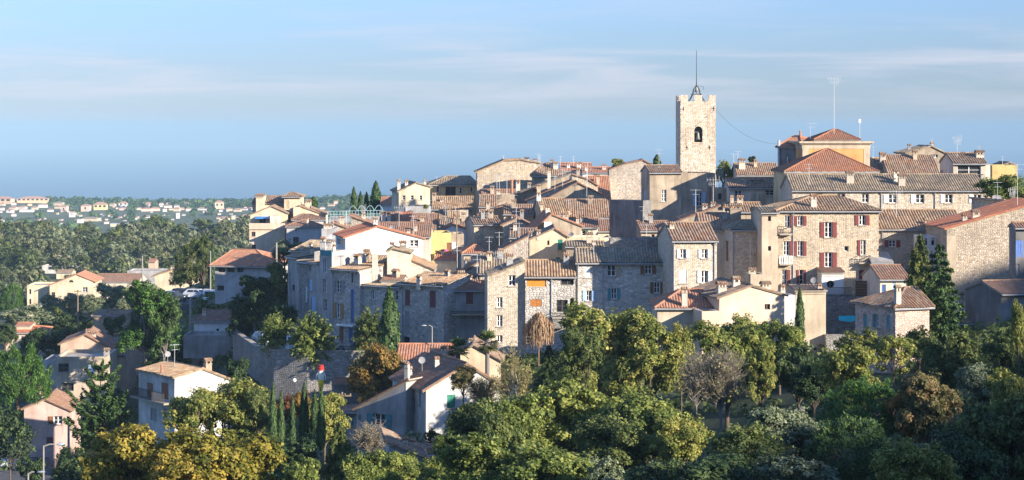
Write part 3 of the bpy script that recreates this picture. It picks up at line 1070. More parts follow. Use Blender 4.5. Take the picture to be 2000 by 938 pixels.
    if label and 195 < d < 335 and roof in 'xy' and cat == 'house' and l1 - l0 > 2.4 and len(chim) < 2:
        hr_ = random.Random(hsh)
        for k in range(2 - len(chim)):
            px = x0 + (x1 - x0) * hr_.uniform(0.15, 0.85)
            s = loc(px)
            y = hr_.uniform(0.5, 0.8) * (rf if roof == 'x' else 0.6) * D
            zz = None
            for poly in b.polys:
                for q in range(1, len(poly) - 1):
                    h = G.intersect_ray_tri(poly[0], poly[q], poly[q + 1], Vector((0, 0, -1)), Vector((s, y, 200)), True)
                    if h: zz = max(h.z, zz or -99)
            if zz is None: continue
            if hr_.random() < 0.76: chimney(b, s, y, zz - .5, zz + hr_.uniform(.8, 1.4), hr_.uniform(.4, .7), hr_.choice([PALE, TAN, SAND, GREY]))
            else: antenna(b, s, y, zz - .2, zz + hr_.uniform(1.6, 3.0), hr_.random() < .3)
    for c in ant:
        p = hit(c[0], c[2])
        antenna(b, p.x, p.y, p.z - 0.1, ztop(c[1], p), c[3] if len(c) > 3 else 0)
    for c in dishes:
        p = hit(c[0], c[1] + 4)
        z = ztop(c[1], p)
        rr = max(0.28, c[2] * (M @ p).y / F / 2 * 0.85)
        dish(b, p.x, p.y, max(z, p.z + rr * .8), rr)
    return b


def part(b, name, mb, mat): return mb.build(name, mat, b.root, b.basis)


def balcony(b, px0, px1, py, ph=12, mat=None, out=0.7, solid=False):
    """slab and railing on the front wall"""
    s0, s1 = b.loc(px0), b.loc(px1)
    dd = b.d + s0 * b.sr
    z = b.zl(-(py - E) * dd / F)
    h = ph * dd / F
    mb = MB()
    mb.obox(b.fr, s0, s1, z - 0.14, z, 0.002, out)
    o = part(b, 'balcony', mb, MORTAR)
    mb = MB()
    for z0 in (z + h - 0.06, z + 0.08):
        mb.obox(b.fr, s0, s1, z0, z0 + 0.05, out - 0.05, out)
        for s in (s0, s1 - .05): mb.obox(b.fr, s, s + 0.05, z0, z0 + 0.05, 0.01, out - 0.052)
    n = max(4, int((s1 - s0) / (0.16 if not solid else 0.22)))
    w = 0.014 if not solid else 0.06
    for k in range(n + 1):
        s = s0 + 0.03 + (s1 - s0 - 0.06) * k / n
        mb.obox(b.fr, s - w, s + w, z + 0.002, z + h - 0.062, out - 0.04, out - 0.015)
    mb.build('railing', mat or IRON, o)
    return o
# ------------------------------------------------------------------ the old village, from the skyline forward
# bell tower
tw = H('tall square stone bell tower with battlements and an arched belfry opening', 280, 1329, 1398, 198, 'flat', D=4.8, r=3, wall=ST_T, name='bell_tower', cat='tower', zb=-14,
       win=[(1364, 247, 16, 31, 'naq', 'white')])
for o in list(tw.root.children):
    if o.name.startswith('window'):      # the opening is a void with a bell in it, no glass
        for c in list(o.children): bpy.data.objects.remove(c)
        bpy.data.objects.remove(o)
mb = MB()
s0, s1 = tw.l0, tw.l1
zt = tw.he
mh = 12 * 280 / F
ww = s1 - s0
for fr_, a0, a1, D_ in ((tw.fr, s0, s1, 1), (tw.fl, 0, tw.D, 0), (tw.frr, 0, tw.D, 0)):
    for q0, q1 in ((0, 0.205), (0.39, 0.61), (0.795, 1.0)):
        if not D_ and q0 == 0: continue
        mb.obox(fr_, a0 + (a1 - a0) * q0 + 0.002, a0 + (a1 - a0) * q1 - 0.002, zt + 0.002, zt + mh, -0.34, -0.002)
part(tw, 'merlons', mb, ST_T)
mb = MB()
for px, py in ((1335, 213), (1394, 212), (1342, 288), (1386, 288)):
    s, z = tw.loc(px), tw.zl(-(py - E) * 280 / F)
    mb.obox(tw.fr, s - 0.03, s + 0.03, z - 0.3, z + 0.3, 0.002, 0.05)
    mb.obox(tw.fr, s - 0.2, s + 0.2, z - 0.03, z + 0.03, 0.051, 0.09)
part(tw, 'wall_anchor', mb, IRON)
s, z = tw.loc(1364), tw.zl(-(270 - E) * 280 / F)
fm = MB()
zz0, zz1 = tw.zl(-(278 - E) * 280 / F), tw.zl(-(247 - E) * 280 / F)
fm.obox(tw.fr, s - 0.75, s + 0.75, zz0 - .16, zz0 - 0.003, -0.1, 0.06)
part(tw, 'sill', fm, ST_T)
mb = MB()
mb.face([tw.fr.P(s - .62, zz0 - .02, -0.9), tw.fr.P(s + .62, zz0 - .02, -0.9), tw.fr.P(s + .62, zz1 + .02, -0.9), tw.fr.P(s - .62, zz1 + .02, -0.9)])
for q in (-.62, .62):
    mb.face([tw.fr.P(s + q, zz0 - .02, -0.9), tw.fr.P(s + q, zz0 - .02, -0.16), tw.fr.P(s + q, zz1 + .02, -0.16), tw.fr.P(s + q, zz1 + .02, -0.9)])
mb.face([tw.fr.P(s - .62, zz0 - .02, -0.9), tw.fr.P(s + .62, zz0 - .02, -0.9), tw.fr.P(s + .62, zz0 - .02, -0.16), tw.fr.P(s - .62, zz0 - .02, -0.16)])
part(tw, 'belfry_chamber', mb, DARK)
mb = MB()
mb.lathe([(0.02, 0.95), (0.17, 0.92), (0.22, 0.7), (0.26, 0.35), (0.36, 0.08), (0.43, 0.0), (0.38, 0.0), (0.2, 0.3), (0.02, 0.6)], tw.fr.P(s, zz0 + 0.35, -0.45), 16)
mb.obox(tw.fr, s - 0.58, s + 0.58, zz0 + 1.32, zz0 + 1.44, -0.52, -0.38)
mb.tube(tw.fr.P(s, zz0 + 0.2, -0.45), tw.fr.P(s, zz0 + 0.7, -0.45), 0.04, 0.04, 6)
BRONZE = plain((0.16, 0.17, 0.15), 0.45, 0.6)
part(tw, 'bell', mb, BRONZE)
# wrought-iron bell cage with its own bell and mast
mb = MB()
cz = zt + mh
cx, cyy = tw.loc(1362.5), 1.1
for sx_, sy_ in ((-.5, -.5), (.5, -.5), (-.5, .5), (.5, .5)):
    mb.path([(cx + sx_ * 2.2, cyy + sy_ * 1.2, zt - .1), (cx + sx_ * 1.0, cyy + sy_ * .8, cz + 0.15)], 0.05)
    arc = [(cx + sx_ * 0.95 * math.cos(a), cyy + sy_ * 0.7 * math.cos(a), cz + 0.15 + 1.05 * math.sin(a)) for a in [k * math.pi / 12 for k in range(7)]]
    mb.path(arc, 0.045)
mb.box(cx - .72, cx + .72, cyy - .5, cyy + .5, cz + 0.1, cz + 0.2)
mb.box(cx - .16, cx + .16, cyy - .16, cyy + .16, cz + 1.18, cz + 1.32)
mb.path([(cx, cyy, cz + 1.3), (cx + .95, cyy, cz + 1.2), (cx + .95, cyy, cz + 0.75)], 0.03, None, 4)
part(tw, 'bell_cage', mb, IRON)
mb = MB()
mb.lathe([(0.02, 0.72), (0.13, 0.7), (0.17, 0.5), (0.2, 0.25), (0.32, 0.0), (0.26, 0.0), (0.02, 0.5)], (cx, cyy, cz + 0.42), 14)
mb.tube((cx, cyy, cz + 0.25), (cx, cyy, cz + 0.6), 0.035, 0.05, 6)
part(tw, 'bell', mb, BRONZE)
mb = MB()
mb.tube((cx, cyy, cz + 1.3), (cx, cyy, cz + 2.4), 0.075, 0.045, 6)
mb.tube((cx, cyy, cz + 2.4), (cx, cyy, tw.zl(-(98 - E) * 280 / F)), 0.045, 0.028, 6)
part(tw, 'mast', mb, IRON)

# orange palace
pal = H('orange town mansion with tiled hip roofs and pale cornices on the hilltop', 252, 1567, 1699, 279, 'flat', D=9, r=2, wall=ORANGE, flatroof=T_RED, name='mansion', cat='mansion', zb=-13)
mb = MB()
for z0, z1, e in ((pal.he - 0.75, pal.he - 0.2, 0.05), (pal.he - 0.05, pal.he + 0.18, 0.42), (pal.he - 0.19, pal.he - 0.06, 0.25)):
    mb.box(pal.l0 - e, pal.l1 + e, -e, -0.003, z0, z1)
    mb.box(pal.l0 - e, pal.l0 - 0.003, 0, pal.D, z0, z1)
    mb.box(pal.l1 + 0.003, pal.l1 + e, 0, pal.D, z0, z1)
for a0, a1 in ((pal.l0 + .02, pal.l0 + 0.75), (pal.l1 - 0.75, pal.l1 - .02)):
    mb.box(a0, a1, -0.04, -0.003, 0, pal.he - 0.76)
part(pal, 'cornice', mb, SAND)
H('', 255, 1593, 1676, 273, 'hip', D=5.5, r=2, wall=SAND, tile=T_MAN, yr=255, rx=(1629, 1634), root=pal, zb=-4, ant=[(1629, 153, 262, 1)], gutter=False)
lw = H('', 257, 1521, 1568, 288, 'hip', D=7, r=-44, wall=DARK, tile=T_OR, yr=268, rx=(1550, 1562), root=pal, zb=-13, chim=[(1563, 257, 268, 4, 'p')], ant=[(1596, 240, 272)], gutter=False)  # wing wall coloured dark to paint in its shade
mb = MB()
mb.tube(lw.fr.P(lw.l0 + .1, 0, 0.12), lw.fr.P(lw.l0 + .1, lw.he + 0.9, 0.12), 0.16, 0.16, 8)
mb.tube(lw.fr.P(lw.l0 + 1.5, 0, 0.12), lw.fr.P(lw.l0 + 1.5, lw.he - 1.2, 0.12), 0.1, 0.1, 8)
part(lw, 'drainpipe', mb, GALV)
pf = H('', 243, 1535, 1712, 335, 'hip', D=9, r=2, wall=OCHRE, tile=T_MAN, yr=293, rx=(1613, 1617), root=pal, zb=-13)
mb = MB()
for z0, z1, e in ((pf.he - 0.5, pf.he - 0.27, 0.12), (pf.he - 0.26, pf.he - 0.02, 0.3)):
    mb.box(pf.l0 - e, pf.l1 + e, -e, -0.003, z0, z1)
part(pf, 'cornice', mb, SAND)
# mast lamp behind the mansion
mb = MB()
p0, p1 = at(1679, 290, 262), at(1679, 239, 262)
rt = empty('lamp_mast', 'thin mast with a white lamp head rising behind the orange mansion', 'mast', (p0.x, p0.y, p0.z - 3))
mb.tube((0, 0, 0), (0, 0, p1.z - p0.z + 3), 0.05, 0.04, 6)
mb.build('pole', GALV, rt)
mb = MB()
mb.box(-.14, .14, -.14, .14, p1.z - p0.z + 2.9, p1.z - p0.z + 3.4)
mb.build('lamp_head', FR_W, rt)

# long stone building
lg = H('long stone building with a wide brown tiled roof and a row of white lattice windows', 235, 1548, 1926, 373, 'x', D=10, r=0, wall=ST_L, yr=343, name='stone_building', cat='building',
       win=[(1600, 379, 13, 12, 'n', 'white'), (1643, 379, 16, 17, 'n', 'white'), (1690, 379, 14, 17, 'n', 'white'), (1744, 380, 17, 17, 'l', 'white'), (1797, 380, 17, 17, 'l', 'white'), (1853, 380, 15, 17, 'l', 'white'), (1909, 380, 15, 17, 'l', 'white')],
       chim=[(1660, 334, 358, 14), (1750, 331, 355, 10), (1761, 340, 363, 13)], pipes=[1721, 1826], ant=[(1580, 320, 362)])
# loggia house
lo = H('pale house with a roofed loggia terrace and big chimney above the long roof', 243, 1862, 1926, 320, 'x', D=7, r=1, wall=PALE, tile=T_RB, yr=301, name='loggia_house', zb=-9,
       win=[(1893, 323, 46, 28, 'nq', 'white'), (1834, 332, 6, 20, 'cq', 'grey', 'L')], chim=[(1926, 294, 322, 15)], ant=[(1912, 285, 306)])
balcony(lo, 1866, 1921, 352, 12, None, 0.5)
H('', 243.3, 1912, 1934, 322, 'flat', D=3, r=1, wall=PALE, root=lo, zb=-9)
# skyline right
H('wide reddish tiled roof house with a stone base beside the orange mansion', 268, 1735, 1836, 342, 'x', D=10, r=0, wall=ST_L, tile=T_RB, yr=305, zb=-11, chim=[(1724, 299, 312, 11)])
H('grey gabled house end peeking over the wide reddish roof', 292, 1772, 1846, None, 'y', D=9, prof=[(1772, 300), (1819, 287), (1846, 300)], wall=TAN, tile=T_BUFF, zb=-12, win=[(1827, 302, 10, 6, 'n', 'white')], ant=[(1820, 271, 288)])
H('low shed with a narrow tiled roof squeezed against the mansion side', 272, 1700, 1738, 330, 'x', D=6, wall=PALE, tile=T_BUFF, yr=311, zb=-11, win=[(1712, 333, 16, 6, 'nq', 'white')])
H('bright yellow rooftop wall with a small tiled cap at the far end of the skyline', 284, 1938, 1986, 323, 'flat', D=6, wall=YELLOW, zb=-12, ant=[(1958, 305, 322)])
H('small grey gable hidden behind the bright yellow wall', 296, 1950, 1980, None, 'y', D=6, prof=[(1950, 327), (1971, 319), (1980, 322)], wall=TAN, zb=-12)
dh = H('low dark house with two satellite dishes on its sloping roof', 214, 1964, 2016, None, 'y', D=8, r=13, prof=[(1964, 394), (1985, 401), (2016, 412)], wall=ST_R, tile=T_BR, zb=-14, dishes=[(1943, 386, 10), (1952, 387, 10)])
# big gable wall
bw = H('huge stone side wall with a sloping red roof edge and two chimneys', 196, 1849, 2030, None, 'y', D=10, prof=[(1849, 448), (2030, 397)], wall=ST_R, tile=T_RED, name='stone_house', ov=0.25, zb=-19.5,
       chim=[(1915, 410, 432, 14), (1893, 418, 436, 9)], ant=[(1987, 320, 402)])
mb = MB()
mb.obox(bw.fr, bw.l0 + 0.002, bw.l0 + 0.9, 0, bw.he - 0.6, 0.002, 0.05)
part(bw, 'plaster_strip', mb, SAND)
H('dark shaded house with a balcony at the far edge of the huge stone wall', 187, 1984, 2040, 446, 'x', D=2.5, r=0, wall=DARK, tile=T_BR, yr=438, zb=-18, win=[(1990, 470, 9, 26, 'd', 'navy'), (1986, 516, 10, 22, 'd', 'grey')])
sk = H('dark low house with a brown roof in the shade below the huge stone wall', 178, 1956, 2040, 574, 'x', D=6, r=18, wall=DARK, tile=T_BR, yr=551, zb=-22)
H('small tiled outbuilding with one tall chimney beside the dark cedar', 182, 1872, 1935, 632, 'x', D=5, r=5, wall=GREY, tile=T_RB, yr=612, zb=-22, chim=[(1877, 571, 612, 9)])
# house between big wall and red shutters
hb = H('stone house with a long mottled tile roof between the red-shuttered house and the huge wall', 207, 1716, 1884, 448, 'x', D=9, r=0, wall=ST_L, yr=413, zb=-19,
       win=[(1743, 469, 14, 14, 'o', 'red'), (1690, 469, 9, 20, 'c', 'red')], chim=[(1810, 428, 440, 9)], pipes=[1723])
H('narrow tan stair turret with a tiny tiled cap beside red shutters', 203, 1703, 1722, 478, 'x', D=3, r=0, wall=SAND, tile=T_BUFF, yr=470, zb=-19, win=[(1709, 485, 3, 5, 'nqk', 'white')])
H('low tan lean-to with a slanting sheet roof below the stair turret', 199, 1703, 1742, 513, 'x', D=5, r=0, wall=OCHRE, tile=GREY, yr=497, corr=False, zb=-20)
H('white rooftop annex with two narrow windows behind the fir', 201, 1800, 1830, 462, 'flat', D=4, wall=WHITE, zb=-19, win=[(1808, 465, 6, 14, 'nqk', 'white'), (1822, 465, 6, 14, 'nqk', 'white')])
H('shaded outbuilding with a slate-coloured corrugated roof next to the fir', 190, 1719, 1775, 546, 'x', D=6, r=6, wall=PALE, tile=T_BR, yr=521, zb=-20, win=[(1726, 556, 8, 26, 'd', 'blue'), (1746, 552, 6, 28, 'c', 'sky')])
# red-shuttered house
rs = H('large sunlit stone house with dark red shutters, balconies and a hipped roof', 200, 1520, 1716, 413, 'hip', D=10, r=1, wall=ST_L, yr=385, rx=(1588, 1636), name='stone_house', zb=-20, pipes=[1549],
       win=[(1563, 422, 11, 19, 'o', 'red'), (1618, 434, 15, 30, 'o', 'red'), (1684, 420, 13, 20, 'o', 'red'), (1563, 471, 11, 29, 'o', 'red'), (1618, 493, 15, 29, 'o', 'red'),
            (1653, 481, 9, 10, 'n', 'white'), (1686, 469, 10, 29, 'l', 'red'), (1565, 527, 8, 30, 'o', 'red'), (1684, 528, 13, 18, 'c', 'red'),
            (1538, 421, 11, 24, 'rq', 'red'), (1536, 471, 12, 28, 'rq', 'red'), (1532, 527, 10, 30, 'rq', 'red')],
       chim=[(1589, 379, 405, 11)])
balcony(rs, 1521, 1546, 456, 15)
balcony(rs, 1521, 1546, 515, 16, FR_W, 0.6, True)
balcony(rs, 1676, 1699, 512, 13)
H('', 199.4, 1488, 1519.6, 417, 'x', D=8, r=1, wall=SAND, yr=407, root=rs, zb=-20, win=[(1503, 423, 6, 9, 'nqk', 'white'), (1503, 481, 6, 9, 'nqk', 'white')])
# terrace below it
H('white flat-fronted shed with a big dark round window on the terrace', 197, 1605, 1648, 534, 'x', D=3.5, wall=WHITE, tile=T_BR, yr=524, rf=1, name='shed', cat='shed', zb=-16.6, keep=True,
  win=[(1622, 548, 15, 15, 'nqOk', 'white')], gutter=False)
tr = H('stone terrace wall under the white shed with iron railing', 194, 1596, 1702, 580, 'flat', D=3, wall=ST_D, name='terrace', cat='terrace', zb=-23)
mb = MB()
for k in range(40):
    x = tr.l0 + .1 + 3.2 * k / 39
    mb.box(x - .012, x + .012, 0.05, 0.075, tr.he, tr.he + 0.86)
mb.box(tr.l0, tr.l0 + 3.3, 0.04, 0.085, tr.he + .86, tr.he + 0.9)
part(tr, 'railing', mb, IRON)
mb = MB()
for k in range(6):
    mb.box(tr.loc(1672), tr.loc(1697), 0.3, 0.35, tr.he + 0.02 + 0.25 * k, tr.he + 0.25 + 0.25 * k)
wf = mb.build('plank_fence', plain((0.13, 0.075, 0.045), 0.8), None, tr.M)
tag(wf, 'brown horizontal plank fence beside the white shed on the terrace', 'fence')
# pale-blue shutter house and its neighbours
H('stone house with pale blue-grey shutters under a striped red tile roof', 193, 1314, 1400, 471, 'x', D=8, r=6, wall=ST_L, tile=T_RB, yr=438, zb=-20, pipes=[1316, 1395],
  win=[(1334, 487, 11, 18, 'o', 'ice'), (1376, 487, 11, 18, 'o', 'ice'), (1334, 527, 14, 27, 'c', 'ice'), (1376, 529, 13, 24, 'o', 'ice')], chim=[(1312, 434, 447, 9)], name='stone_house')
H('reddish tiled house tucked behind the pale blue-grey shutters with a huge square chimney', 206, 1368, 1446, 449, 'x', D=7, r=0, wall=PALE, tile=T_RB, yr=419, zb=-18, chim=[(1449, 398, 436, 21, TAN)], dishes=[(1416, 424, 8)])
ch = H('narrow stone house with dark side balcony and large aerial on its front', 203, 1430, 1489, 450, 'hip', D=7, r=9, wall=ST_L, yr=433, rx=(1450, 1475), zb=-20, pipes=[1431], name='stone_house',
       win=[(1412, 470, 5, 40, 'cq', 'brown', 'L'), (1420, 470, 5, 40, 'cq', 'brown', 'L')], chim=[])
mb = MB()
q = ch.fr
s = ch.loc(1463)
for a, b_ in ((472, 536),):
    mb.tube(q.P(s, ch.zl(ch.zat(536, s)), .45), q.P(s, ch.zl(ch.zat(471, s)), .45), 0.04, 0.035, 6)
zc = ch.zl(ch.zat(488, s))
mb.tube(q.P(s - .45, zc, .45), q.P(s + .55, zc, .45), 0.03, 0.03, 5)
for k, e in ((-.4, .12), (-.2, .16), (0, .2), (.2, .25), (.4, .3), (.52, .34)):
    mb.tube(q.P(s + k, zc - e, .45), q.P(s + k, zc + e, .45), 0.02, 0.02, 4)
mb.tube(q.P(s, zc - 1, .45), q.P(s, zc - 1, 0), 0.03, 0.03, 5)
part(ch, 'antenna', mb, FR_W)
H('squat tan plaster block with a chimney row at the foot of the narrow stone house', 190, 1466, 1493, 536, 'flat', D=3, r=2, wall=SAND, zb=-20, chim=[(1454, 536, 545, 14)])
# body under the tower
nv = H('tall stained tan plaster building at the foot of the bell tower', 262.6, 1269, 1331, 338, 'x', D=6, r=7, wall=TAN, tile=T_RB, yr=325, name='tall_building', cat='building', zb=-15,
       win=[(1297, 371, 9, 23, 'n', 'white'), (1259, 372, 4, 30, 'cq', 'sky', 'L'), (1259, 408, 4, 30, 'cq', 'sky', 'L')], ant=[(1287, 292, 330)])
H('', 263.2, 1331.3, 1397, 338, 'flat', D=7, r=7, wall=TAN, root=nv, zb=-15, win=[(1366, 376, 11, 27, 'o', 'sky')])
H('dark shaded windowless house front beside the tall stained building', 241, 1190, 1256, 391, 'flat', D=1.6, r=-40, wall=DARK, zb=-17, win=[(1199, 420, 4, 24, 'cq', 'grey')], ant=[(1206, 366, 391), (1216, 372, 391)])  # dark plaster stands in for the shadow lying over this front
H('roofless rough stone gable with rubble on its top near the bell tower', 300, 1190, 1276, None, 'y', D=5, prof=[(1190, 333), (1222, 321), (1256, 314), (1276, 324)], wall=ST_R, tile=T_BR, zb=-14, name='stone_ruin', cat='ruin', ov=0.05)
H('red ribbed roof shed against the rough roofless gable', 293, 1150, 1192, 388, 'x', D=7, wall=PALE, tile=T_OR, yr=346, rf=1, zb=-14)
H('white house with an orange roof and white chimneys on the skyline', 331, 1096, 1156, 335, 'x', D=8, wall=WHITE, tile=T_OR, yr=320, zb=-14, chim=[(1131, 317, 330, 8, WHITE), (1110, 318, 328, 6, WHITE)], ant=[(1120, 305, 325)])
H('long white house under a flat orange roof beside the red ribbed shed', 326, 1138, 1194, 338, 'x', D=8, wall=WHITE, tile=T_OR, yr=328, zb=-14, chim=[(1180, 321, 332, 7), (1145, 324, 334, 5, WHITE)], win=[(1162, 341, 6, 7, 'n', 'white')])
H('long cream gable with a low tile roof right below the tower battlements', 290, 1440, 1522, 343, 'x', D=8, wall=PALE, tile=T_RB, yr=321, zb=-13, chim=[(1449, 310, 330, 12)], ant=[(1421, 295, 335), (1433, 300, 335)])
H('pinkish house with a white-edged striped red roof and two tall chimneys', 256, 1424, 1521, 368, 'x', D=8, wall=PALE, tile=T_RB, yr=351, zb=-14, win=[(1442, 372, 15, 12, 'n', 'white'), (1503, 371, 18, 11, 'n', 'white')],
  chim=[(1472, 369, 385, 11, TAN), (1489, 371, 388, 11, TAN)])
for px_, d_, lb in ((1472, 250, 'leftmost of two free-standing tall grey chimney stacks below the pinkish house'), (1490, 250, 'second tall grey chimney stack standing beside its twin below the pinkish house')):
    H(lb, d_, px_ - 6, px_ + 6, 376, 'flat', D=0.9, wall=TAN, zb=-16, name='chimney_stack', cat='chimney')
H('plain tan gable with a sloping top below the tall stained building', 219, 1292, 1402, None, 'y', D=6, prof=[(1292, 447), (1330, 432), (1402, 405)], wall=TAN, tile=T_BR, zb=-18, chim=[(1380, 398, 418, 10), (1396, 396, 414, 9)], ant=[(1362, 370, 420), (1400, 350, 415, 1)])
H('tan rooftop box with clay pots behind the huge square chimney', 226, 1396, 1440, 414, 'flat', D=4, wall=TAN, zb=-16, chim=[(1420, 403, 414, 10), (1434, 402, 414, 8, 'p')])
# row of stone fronts
H('long shaded stone front with sky blue and teal shutters and a ribbed tile roof', 198.3, 1126, 1311, 514, 'x', D=7, wall=ST_G, yr=487, zb=-22, pipes=[1129, 1177], name='stone_house',
  win=[(1148, 521, 13, 22, 'ca', 'white'), (1194, 517, 17, 23, 'r', 'tan'), (1266, 515, 14, 21, 'o', 'brown'), (1150, 568, 11, 20, 'o', 'sky'), (1199, 563, 11, 22, 'o', 'teal'), (1283, 551, 12, 22, 'o', 'brown'), (1283, 577, 9, 12, 'cq', 'sky')])
og = H('stone house with a bright orange roller blind under a ribbed roof', 197.5, 1026, 1124, 541, 'x', D=7, wall=ST_G, yr=511, zb=-22, name='stone_house', pipes=[1077],
       win=[(1048, 546, 37, 14, 'cq', 'amber'), (1047, 585, 22, 14, 'c', 'rust'), (1108, 543, 25, 14, 'nk', 'white'), (1098, 586, 22, 24, 'nk', 'white')])
balcony(og, 1078, 1106, 618, 8, IRON, 1.0)
mb = MB()
q = og.fr
for a, b_ in ((1079, 1105),):
    mb.obox(q, og.loc(a), og.loc(b_), og.zl(og.zat(640, 0)), og.zl(og.zat(622, 0)), 0.01, 0.85)
part(og, 'corbel', mb, ST_D)
ct = H('rough stone house with a slanting top and white window beside the orange blind', 198, 952, 1026, None, 'y', D=7, r=3, prof=[(952, 541), (984, 531), (1026, 513)], wall=ST_L, zb=-22, name='stone_house', ov=0.0,
       win=[(1000, 538, 14, 21, 'n', 'white'), (976, 581, 11, 20, 'n', 'white'), (976, 616, 11, 22, 'n', 'white'), (976, 655, 11, 14, 'n', 'white')])
H('small house with a two-step sunlit tile roof behind the rough stone front', 209, 937, 990, 534, 'x', D=7, wall=ST_R, yr=498, zb=-20)
gh = H('recessed grey plaster house with a dark roof and one brown window', 207, 888, 954, 567, 'x', D=6, wall=GREY, tile=T_BR, yr=541, zb=-21, win=[(917, 571, 14, 23, 'c', 'plum')])
balcony(gh, 882, 950, 612, 6, IRON, 0.9)
# gable with plum shutters
pl = H('blue-shaded ashlar house with tall plum shutters and a sunlit brown roof', 207, 785, 867, 557, 'x', D=7.5, r=-36, wall=ST_G, yr=537, zb=-24.5, name='stone_house',
       win=[(796, 566, 10, 31, 'c', 'plum'), (845, 568, 12, 33, 'c', 'plum'), (796, 608, 9, 31, 'c', 'grey'), (794, 658, 12, 16, 'nk', 'white')], chim=[(819, 537, 556, 9)], pipes=[786])
H('shaded ashlar house behind the cypress with a flat roof', 211, 704, 784, 560, 'x', D=7, r=-38, wall=ST_G, yr=550, zb=-24.5, win=[(729, 566, 8, 20, 'n', 'white'), (774, 567, 7, 20, 'n', 'white'), (730, 612, 8, 22, 'c', 'grey')], name='stone_house')
H('lit rubble stone gable with a cream plaster cabin and dishes on top', 216, 704, 848, None, 'y', D=7, prof=[(704, 531), (752, 514), (800, 508), (848, 528)], wall=ST_L, zb=-19, name='stone_house', ov=0.1, dishes=[(773, 521, 9)], ant=[(787, 528, 545)])
H('cream plaster rooftop cabin with a slanted tile roof and pillar chimney', 214.5, 756, 802, None, 'y', D=4, prof=[(756, 493), (767, 487), (802, 495)], wall=PALE, zb=-15.5, ov=0.15, chim=[(764, 474, 490, 7)])
H('square cream chimney pillar holding up the cabin awning', 213.5, 727, 737, 496, 'flat', D=0.6, wall=PALE, zb=-15, name='chimney_stack', cat='chimney')
H('small white rooftop hut wedged between stone gable and brown roof', 212, 745, 784, 549, 'x', D=3.5, r=-10, wall=WHITE, tile=T_BR, yr=541, zb=-18, gutter=False)
H('wide grey-brown tiled roof sloping below the white gable', 220, 655, 742, 530, 'x', D=8, r=-14, wall=PALE, yr=502, zb=-19)
# left shaded row along the promenade
ro = 'shaded old houses in the tall row above the promenade'
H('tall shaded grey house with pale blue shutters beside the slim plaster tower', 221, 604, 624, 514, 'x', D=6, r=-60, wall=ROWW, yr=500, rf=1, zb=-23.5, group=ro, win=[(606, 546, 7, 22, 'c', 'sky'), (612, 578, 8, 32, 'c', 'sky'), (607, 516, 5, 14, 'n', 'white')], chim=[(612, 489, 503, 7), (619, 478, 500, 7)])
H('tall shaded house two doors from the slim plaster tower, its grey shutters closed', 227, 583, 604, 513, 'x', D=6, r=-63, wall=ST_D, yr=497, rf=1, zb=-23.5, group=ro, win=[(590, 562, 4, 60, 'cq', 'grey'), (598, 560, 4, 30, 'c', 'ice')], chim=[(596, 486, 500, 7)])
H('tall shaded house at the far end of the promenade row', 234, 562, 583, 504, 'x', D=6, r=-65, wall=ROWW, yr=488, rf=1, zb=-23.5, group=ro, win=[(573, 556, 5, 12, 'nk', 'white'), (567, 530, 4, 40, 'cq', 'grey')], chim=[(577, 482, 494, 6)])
to = H('slim pale plaster tower house with stacked windows and turquoise roof terrace', 216, 624, 648, 500, 'flat', D=5, r=-42, wall=ROWW, zb=-23.5, group=ro, win=[(635, 505, 7, 28, 'nq', 'white'), (635, 545, 7, 27, 'nq', 'white'), (635, 584, 6, 24, 'nq', 'white')])
mb = MB()
mb.obox(to.fr, to.l0 + .05, to.l1 - .05, to.he + 0.002, to.he + 0.6, -0.1, -0.02)
part(to, 'terrace_screen', mb, plain((0.05, 0.22, 0.24), 0.3))
mb = MB()
for k in range(9):
    s = to.l0 + .05 + (to.l1 - to.l0 - .1) * k / 8
    mb.obox(to.fr, s - .02, s + .02, to.he + .62, to.he + 1.45, -.1, -.06)
mb.obox(to.fr, to.l0 + .02, to.l1 - .02, to.he + 1.4, to.he + 1.48, -.12, -.04)
part(to, 'railing', mb, FR_W)
tb = H('shaded promenade house with bright blue doors and brown shutters', 213.5, 648.5, 703, 528, 'x', D=7, r=-40, wall=ST_G, yr=518, zb=-23.5, group=ro, pipes=[650],
       win=[(661, 548, 11, 24, 'o', 'grey'), (688, 533, 4, 20, 'nk', 'white'), (661, 592, 9, 30, 'o', 'wood'), (688, 565, 6, 66, 'cq', 'blue'), (667, 633, 8, 33, 'c', 'brown'), (685, 636, 8, 34, 'd', 'blue'), (667, 675, 11, 20, 'da', 'wood'), (694, 673, 14, 22, 'd', 'blue')])
mb = MB()
mb.obox(tb.fr, tb.loc(667), tb.loc(699), tb.zl(tb.zat(636, 0)), tb.zl(tb.zat(633, 0)), 0.01, 0.8)
part(tb, 'canopy', mb, FR_W)
H('cream roof-terrace block with a flower-pot wall above the row', 221, 614, 650, 492, 'flat', D=4, r=-15, wall=PALE, zb=-17, chim=[(621, 463, 488, 9), (643, 470, 490, 6)])
H('low tiled roof behind the far end of the promenade row', 240, 568, 618, 491, 'x', D=8, r=-30, wall=PALE, yr=472, zb=-19, chim=[(607, 474, 486, 6), (590, 480, 488, 5)])
# white gable house
wh = H('bright white gabled house with a red roof edge and large satellite dish', 226, 675, 826, None, 'y', D=9, r=12, prof=[(675, 465), (737, 444), (826, 467)], wall=WHITE, tile=T_RED, zb=-17,
       win=[(809, 469, 17, 13, 'n', 'white'), (664, 467, 14, 13, 'nq', 'white', 'L')], chim=[(738, 425, 446, 8, WHITE), (803, 455, 464, 6)], dishes=[(770, 467, 10)], ant=[(813, 421, 462)])
